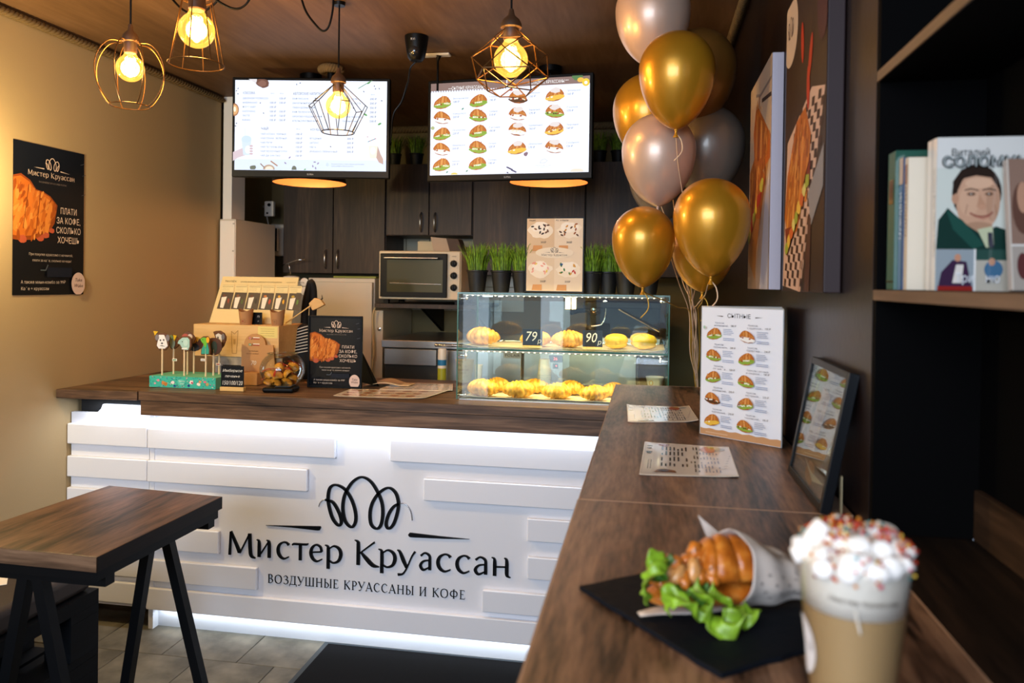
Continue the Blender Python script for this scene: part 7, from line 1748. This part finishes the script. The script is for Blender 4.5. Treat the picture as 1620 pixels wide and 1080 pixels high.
# ------------------------------------------------------------------ balloons
def balloon_mat(name, col, metal, rough, spec=.5):
    m = mat(name, col, rough, metal=metal, spec=spec, coat=.35); m.node_tree.nodes['Principled BSDF'].inputs['Coat Roughness'].default_value = .12
    return m
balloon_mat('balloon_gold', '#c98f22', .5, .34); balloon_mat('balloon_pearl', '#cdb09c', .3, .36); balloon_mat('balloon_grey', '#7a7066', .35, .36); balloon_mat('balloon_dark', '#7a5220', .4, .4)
mat('ribbon', '#e6c6a4', .4, metal=.1); mat('ribbon_gold', '#c9a03c', .35, metal=.3)
TIE = Vector((.178, 2.835, 1.004))
bpos = []
def balloon(label, px, py_, rp, Y, m, ht=1.30, rib='ribbon', tie=None):
    c = PY(px, py_, Y); dep = (c - EYE).dot(_F); r = rp * dep / FPX
    c.x = min(c.x, .316 - r)
    t = thing('balloon', label, 'balloon', c, rotz=px * .1, group='balloon bunch')
    prof = [(0, -r * (2 * ht - 1) - .000)]
    hb_ = 2 * ht - 1
    for k in range(1, 30):
        a = PI - PI * k / 30
        z = r * math.cos(a); q = math.sin(a)
        if z < 0: z *= hb_; q = q ** (1.26) * (1 - .05 * math.sin(a) * 0)
        prof.append((r * max(q, .02), z))
    prof.append((0, r))
    MB().lathe(prof, n=40).build('skin', m, t, smooth=True)
    zb_ = -r * hb_
    MB().lathe([(.009, zb_ - .020), (.0075, zb_ - .018), (.003, zb_ - .008), (.004, zb_ - .002), (.007, zb_ + .003)], n=14).build('knot', m, t, smooth=True)
    a = c + Vector((0, 0, zb_ - .009)); e = TIE
    r5 = random.Random(px * 7 + int(py_)); pts = [a]
    Wp = PY(1099 + r5.uniform(-9, 9), 495, 2.62)
    for f in (.15, .4, .7): pts.append(a.lerp(Wp, f) + Vector((r5.uniform(-.006, .006), r5.uniform(-.006, .006), 0)))
    pts += [Wp, Wp.lerp(e, .45) + Vector((r5.uniform(-.01, .01), 0, 0)), Wp.lerp(e, .8) + Vector((r5.uniform(-.006, .006), 0, 0))]
    pts.append(e + Vector(((r5.random() - .5) * .01, (r5.random() - .5) * .01, 0)))
    sg_ = MB().tube(catmull(pts, 6), .0018, 5)
    cp2 = [a, a + Vector((.014, -.006, -.02)), a + Vector((.016, -.01, -.05)), a + Vector((-.004, -.012, -.075))]
    sg_.tube(catmull(cp2, 5), .0018, 5)
    sg_.build('ribbon', rib, t, world=True, smooth=True)
    return t
balloon('gold balloon in front at the top of the bunch', 1071, 110, 59.5, 2.12, 'balloon_gold')
balloon('large gold balloon at the lower right beside the pale canvas picture', 1126, 342, 60, 2.08, 'balloon_gold')
balloon('gold balloon at the lower left above the grass pots', 1018, 376, 49.5, 2.22, 'balloon_gold', 1.30, 'ribbon_gold')
balloon('pearl white balloon in the middle of the bunch', 1042, 238, 58, 2.30, 'balloon_pearl', 1.27)
balloon('pearl white balloon cut by the top edge of the photograph', 1033, 18, 59, 2.36, 'balloon_pearl', 1.25)
balloon('gold balloon half hidden at the upper left of the bunch', 1026, 173, 56, 2.62, 'balloon_gold', 1.25)
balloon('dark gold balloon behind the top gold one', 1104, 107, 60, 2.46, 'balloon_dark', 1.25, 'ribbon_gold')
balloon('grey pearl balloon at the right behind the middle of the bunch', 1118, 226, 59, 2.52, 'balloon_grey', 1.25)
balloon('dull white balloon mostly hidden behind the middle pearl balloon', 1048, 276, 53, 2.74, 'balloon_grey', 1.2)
balloon('gold balloon mostly hidden behind the lower right gold one', 1112, 395, 48, 2.34, 'balloon_gold', 1.2, 'ribbon_gold')
wg = thing('balloon_weight', 'small yellow block tying down the balloon ribbons beyond the bar end', 'weight', (.17, 2.835, HCN + .0008))
MB().box((-.022, -.016, 0), (.026, .016, .043)).build('block', mat('weight_yellow', '#b08a2c', .5), wg, bev=.003)
MB().lathe([(.0, .043), (.007, .043), (.005, .05), (.0, .05)], (.008, 0, 0), 10).build('hook', 'chrome', wg)
cr = catmull([(.19, 2.82, .99), (.23, 2.80, 1.03), (.245, 2.79, 1.10), (.22, 2.80, 1.15), (.19, 2.82, 1.12)], 6)
MB().tube(cr, .0012, 5).tube(catmull([(.16, 2.82, .985), (.11, 2.80, 1.02), (.06, 2.81, .99), (.03, 2.83, .962)], 6), .0012, 5).build('loose_ribbon', 'ribbon', wg, world=True)

# ------------------------------------------------------------------ slate with the croissant sandwich
Ls, Bs = PZ(917, 929, BZ + .004), PZ(1140, 1070, BZ + .004)
u_ = (Bs - Ls).normalized(); v_ = Vector((-u_.y, u_.x, 0))
if v_.y < 0: v_ = -v_
ws, ds = (Bs - Ls).length, .262
sl = thing('slate_board', 'rectangular black slate serving board on the near bar top', 'board', tuple(Ls * .5 + (Ls + u_ * ws + v_ * ds) * .5))
r6 = random.Random(3); ed = []
for (p, q) in ((Ls, Ls + u_ * ws), (Ls + u_ * ws, Ls + u_ * ws + v_ * ds), (Ls + u_ * ws + v_ * ds, Ls + v_ * ds), (Ls + v_ * ds, Ls)):
    for i in range(14): ed.append(p.lerp(q, i / 14) + Vector(((r6.random() - .5) * .0025, (r6.random() - .5) * .0025, 0)))
ed = [Vector((p.x, p.y, BZ + .0008)) for p in ed]
MB().prism(ed, (0, 0, 1), .0055).build('slab', 'black_slate', sl, world=True, bev=.0012)
SZ = BZ + .0068
# sandwich, lying with its bitten end to the left
cc_ = PZ(1098, 962, SZ); ax = Vector((.94, .34, 0)).normalized(); ay = Vector((-ax.y, ax.x, 0))
sw = thing('croissant_sandwich', 'croissant sandwich with lettuce and chicken wrapped in printed paper on the slate', 'sandwich', (cc_.x, cc_.y, SZ + .002), math.atan2(ax.y, ax.x))
pastry_mat('crust_shiny', '#8a4210', '#b9681f', '#d9923e', 45)
MATS['crust_shiny'].node_tree.nodes['Principled BSDF'].inputs['Roughness'].default_value = .28
def shell(x0, x1, z0, rz, ry, ridges, zmin, bulge=1.0, nx=46, na=28, seed=0):
    r = random.Random(seed); mb = MB(); vs = []; fs = []
    for j in range(nx + 1):
        u = j / nx; x = x0 + (x1 - x0) * u
        env = min(1, (1 - abs(2 * u - 1) ** 3.2)) ** .5 * .92 + .06
        f = (u * ridges) % 1; st = .86 + .14 * math.sqrt(max(0, 1 - (2 * abs(f - .5)) ** 2.4))
        for i in range(na):
            a = 2 * PI * i / na
            y = ry * env * st * math.cos(a); z = math.sin(a)
            z = z0 + (rz * env * st * z if z > 0 else zmin * env * z)
            tw = .006 * math.sin(a * 1 + u * 4)
            vs.append((x + tw, y, z))
    for j in range(nx):
        for i in range(na):
            k = (i + 1) % na; fs.append((j * na + i, j * na + k, (j + 1) * na + k, (j + 1) * na + i))
    fs += [tuple(range(na))[::-1], tuple(nx * na + i for i in range(na))]
    return mb._add(vs, fs)
shell(-.052, .095, .018, .012, .028, 5, .016, seed=2).build('lower_half', 'crust_shiny', sw, smooth=True)
shell(-.006, .075, .040, .036, .034, 3.4, .012, seed=1).build('upper_half', 'crust_shiny', sw, smooth=True)
mat('chicken', '#b8691f', .28, var=.5, vscale=120, coat=.5, bump=.8, bscale=250); mat('chicken_pale', '#c78d52', .3, var=.3, vscale=90, coat=.4)
r7 = random.Random(12)
for i in range(26):
    x = -.048 + .0025 * i + r7.uniform(-.004, .004); y = r7.uniform(-.026, .006); z = .031 + r7.uniform(0, .026) * (1 if x > -.035 else .6)
    M = Euler((r7.random() * 3, r7.random() * 3, r7.random() * 3)).to_matrix().to_4x4()
    MB().sphere((x, y, z), .0078 + r7.random() * .0045, 12, 8, (1.2, .8, .7), M, fn=lambda v: 1 + .16 * math.sin(7 * v.x + 3 * i) * math.cos(6 * v.y + i)).build('chicken_piece', 'chicken' if i % 3 else 'chicken_pale', sw, smooth=True)
mat('lettuce', '#7fa628', .38, var=.35, vscale=70, sub=.15)
mat('lettuce_dark', '#3f6d14', .4, var=.4, vscale=70)
def leafm(path, wid, seed, amp=.010, fr=9):
    """ruffled leaf: path = centre line, wid = width"""
    P_ = catmull(path, 10); n = len(P_) - 1; r = random.Random(seed); ph = r.random() * 6
    side = Vector((.2, .9, .35)).normalized()
    def f(u, v):
        i = min(n - 1, int(u * n)); q = P_[i].lerp(P_[i + 1], u * n - i)
        t = (P_[min(i + 2, n)] - P_[max(i - 1, 0)]).normalized(); s2 = (side - t * side.dot(t)).normalized(); nn_ = t.cross(s2)
        e = (v - .5) * 2; wv = wid * (.45 + .55 * math.sin(PI * min(1, .1 + u * .95)) ** .6)
        rf = amp * abs(e) ** 1.6 * (math.sin(u * fr * 2 + ph + e) + .5 * math.sin(u * fr * 5.3 + ph * 2))
        return q + s2 * (wv * e * (1 + .12 * math.sin(u * 31 + ph))) + nn_ * (rf + .003 * math.sin(v * 9 + u * 14))
    return MB().grid(f, 60, 14)
leafm([(-.060, -.028, .024), (-.066, -.03, .040), (-.056, -.028, .056), (-.040, -.016, .062)], .014, 1, .006, 3).build('lettuce_leaf', 'lettuce', sw, smooth=True, solid=.0006)
leafm([(-.050, -.038, .020), (-.040, -.046, .030), (-.022, -.050, .020), (-.006, -.054, .018)], .012, 2, .008, 3).build('lettuce_leaf', 'lettuce', sw, smooth=True, solid=.0006)
leafm([(-.020, -.040, .036), (-.008, -.050, .028), (-.002, -.058, .014), (.004, -.066, .010), (.024, -.064, .012)], .015, 3, .010, 3.4).build('lettuce_leaf', 'lettuce', sw, smooth=True, solid=.0006)
leafm([(-.004, -.046, .034), (.018, -.052, .022), (.030, -.056, .012), (.044, -.052, .014)], .011, 4, .009, 4).build('lettuce_leaf', 'lettuce', sw, smooth=True, solid=.0006)
leafm([(-.054, -.012, .036), (-.044, -.014, .052), (-.034, -.004, .058)], .012, 5, .006, 3).build('lettuce_leaf', 'lettuce_dark', sw, smooth=True, solid=.0006)
leafm([(-.036, -.030, .030), (-.018, -.036, .030), (.0, -.040, .026)], .012, 6, .006, 5).build('lettuce_leaf', 'lettuce_dark', sw, smooth=True, solid=.0006)
# wrapping paper: a cone round the right half, plus a corner under the bitten end
m = mat('wrap_paper', '#cfc4bc', .5, bump=.2, bscale=60)
m.node_tree.nodes['Principled BSDF'].inputs['Transmission Weight'].default_value = 0
pap = MB()
def cone(u, v):
    a = R(-75) + R(265) * u
    rr = .040 * (1 - v) + .010 * v; zc_ = .038 * (1 - v) + .016 * v
    x = .040 + .112 * v + .010 * math.sin(a * 1.3 + .5) * (1 - v)
    w_ = .0016 * math.sin(v * 17 + u * 9) + .0012 * math.sin(u * 31)
    return (x, -(rr + w_) * math.cos(a), max(.0016, zc_ + (rr + w_) * math.sin(a)))
pap.grid(lambda u, v: cone(u, v), 48, 24)
pap.build('wrapping_paper', 'wrap_paper', sw, smooth=True, solid=.0004)
IM = wmat(sw).inverted()
tri = [IM @ PY(1104, 814, .905), IM @ PY(1166, 868, .90), IM @ PY(1250, 925, .93), IM @ PY(1150, 930, .93)]
MB().grid(lambda u, v: tuple(tri[0] * (1 - u) * (1 - v) + tri[1] * u * (1 - v) + tri[2] * u * v + tri[3] * (1 - u) * v * .5 + tri[0] * (1 - u) * v * .5 + Vector((0, .003 * math.sin(u * 7), 0))), 14, 10).build('paper_corner', 'wrap_paper', sw, smooth=True, solid=.0004)
MB().grid(lambda u, v: (-.066 + .10 * u, -.018 + .035 * v * (.3 + u), .0012 + .0008 * math.sin(u * 8)), 12, 4).build('paper_underlay', 'wrap_paper', sw, smooth=True, solid=.0004)
# print on the paper: mapped on the cone
Q = Print((0, 0, 0), (1, 0, 0), (0, 1, 0))
Q.sign(SG, 'Мистер', .44, .50, .10, '#4a4240', 1, 'c', sx=.32).sign(SG, 'Круассан', .60, .36, .08, '#4a4240', 1, 'c', sx=.30)
for i in range(5):
    for j in range(4): Q.emblem(.12 + .17 * i + .08 * (j % 2), .10 + .065 * j, .035, '#4a4448', 1)
def onc(x, y):
    u = max(0, min(1, .08 + .52 * y / .62)); v = max(0, min(1, x))
    p = Vector(cone(u, v)); cen = Vector((p.x, 0, .038 * (1 - v) + .016 * v)); d_ = p - cen; d_.x = 0
    return p + d_.normalized() * .0012
Q.v = [tuple(onc(v[0], v[1])) for v in Q.v]
Q.build('paper_print', 'print', sw)

# ------------------------------------------------------------------ latte glass with marshmallows
gl = Vector((PY(1351, 900, .62).x, .62, BZ + .001))
lg = thing('latte_glass', 'tall clear cup of milky latte topped with marshmallows and sprinkles', 'drink', gl)
h = .1455; r0, r1 = .0255, .0405
mat('latte', '#b39468', .35, sub=.1); mat('foam', '#e6e0d4', .5, var=.06, vscale=60)
MB().lathe([(0, 0), (r0 - .002, 0), (r0, .002), (r1, h), (r1 + .0014, h + .001), (r1 + .0004, h + .0022)], n=48, cap=False).build('cup', 'acrylic', lg, smooth=50)
rr_ = lambda z: (r0 + (r1 - r0) * z / h) - .0008
MB().lathe([(0, .0045), (rr_(.005), .0048), (rr_(.112), .112), (0, .1122)], n=48).build('coffee', 'latte', lg, smooth=50)
MB().lathe([(rr_(.112) * .992, .1123), (rr_(.128) * .992, .128), (rr_(h) * .985, h - .002), (.034, h + .006), (.022, h + .014), (0, h + .017)], n=48, wob=lambda a, j: 1 + .004 * math.sin(5 * a + j)).build('foam', 'foam', lg, smooth=True)
ll = Print((0, 0, 0), (1, 0, 0), (0, 1, 0))
def oncup(x, y, L):  # x: angle, y: height
    r_ = r0 + (r1 - r0) * y / h + .0006 + .0002 * L
    return (r_ * math.cos(x), r_ * math.sin(x), y)
st_ = MB(); st_.col = hx('#dcd9dc')
n = 24; ring = [(-2.93 + .45 * math.cos(2 * PI * i / n) - .15, .080 + .022 * math.sin(2 * PI * i / n)) for i in range(n)]
st_._add([oncup(x, y, 0) for x, y in ring] + [oncup(-3.08, .080, 0)], [(i, (i + 1) % n, n) for i in range(n)]); st_.build('round_sticker', 'print', lg)
wv_ = Print((0, 0, 0), (1, 0, 0), (0, 1, 0)); wv_.text('Мистер Круассан', 0, 0, .0035, '#4a3c30', 1, 'c', w=.048)
wv_.v = [oncup(-1.62 + v[0] / .038, .1245 + v[1], 1) for v in wv_.v]; wv_.build('cup_lettering', 'print', lg)
MB().tube([oncup(-1.78 + .1 * k / 6, .120 - .016 * k / 6, 2) for k in range(7)], .0008, 6).build('foam_streak', 'foam', lg, smooth=True)
mat('marsh', '#f0eeec', .55)
def marsh(x, y, z, r, hgt, e, tag_=None):
    M = Euler(e).to_matrix().to_4x4()
    return MB().lathe([(0, -hgt / 2), (r * .85, -hgt / 2), (r, -hgt * .36), (r * 1.02, 0), (r, hgt * .36), (r * .85, hgt / 2), (0, hgt / 2)], (x, y, z), 18, M).build('marshmallow', 'marsh', lg, smooth=50)
def mpx(px, py_, dy): 
    p = PY(px, py_, .62 + dy); return (p.x - gl.x, dy, p.z - gl.z)
for px, py_, dy, r_, hg_, e in ((1266, 875, .0, .0068, .012, (.2, 1.2, .3)), (1268, 862, .0, .0068, .012, (.2, 1.5, .3)), (1293, 842, .0, .0072, .018, (0, .6, 0)), (1322, 841, .02, .007, .013, (0, 1.5, .3)), (1350, 846, .015, .007, .014, (.5, 1.4, 0)), (1380, 844, .01, .0085, .013, (.3, 1.5, 0)), (1400, 846, .012, .0085, .013, (.2, .2, 0)),
                                (1358, 866, -.02, .0085, .014, (.2, 1.3, .3)), (1346, 892, -.033, .0088, .015, (1.3, .2, 0)), (1387, 906, -.036, .0062, .013, (0, 1.57, 0)), (1369, 888, -.032, .006, .012, (.3, .1, 0)), (1428, 893, -.018, .007, .011, (.4, .8, .5)), (1408, 898, -.030, .008, .010, (1.4, .3, 0)), (1431, 872, .0, .0075, .011, (.2, .5, 0)), (1340, 905, -.036, .007, .010, (1.5, 0, 0)), (1330, 862, -.01, .0078, .012, (1.0, .4, 0)), (1306, 880, -.022, .0078, .011, (1.2, .4, .5)), (1300, 898, -.030, .007, .010, (1.4, .1, 0)), (1392, 872, -.02, .0075, .012, (1.1, .3, 0)), (1318, 852, .0, .0075, .012, (.6, .4, 0)), (1365, 856, .0, .0075, .012, (.7, 1.2, 0)), (1415, 870, -.006, .0075, .012, (.6, .9, 0))):
    marsh(*mpx(px, py_, dy), r_, hg_, e)
spk = MB(); r8 = random.Random(7); cols = ['#b8321c', '#c9401f', '#b52a3c', '#d98a2a', '#e0b84a', '#3f8a8a', '#c8452a', '#8a2a20', '#e8dccb', '#c93a5a', '#d9702a']
for i in range(820):
    a = r8.random() * 2 * PI; q = math.sqrt(r8.random()) * .0425
    if math.sin(a * 3 + 1) + .6 * math.sin(a * 7) < -.35: continue
    x, y = q * math.cos(a), q * math.sin(a); z = h + .006 + .019 * (1 - (q / .043) ** 2) + r8.uniform(-.004, .006)
    if y < -.02: z = h - .001 + r8.uniform(-.007, .015)
    spk.col = hx(cols[r8.randrange(len(cols))])
    M = Euler((r8.random() * 3, r8.random() * 3, r8.random() * 3)).to_matrix().to_4x4()
    spk.cbox((x, y, z), (0, 0, 0)) if False else spk.sphere((x, y, z), .00150, 6, 4, (1, 1, 1), M)
spk.col = None
spk.build('sprinkles', attr_mat('sprinkle', .3), lg, smooth=True)['kind'] = 'stuff'
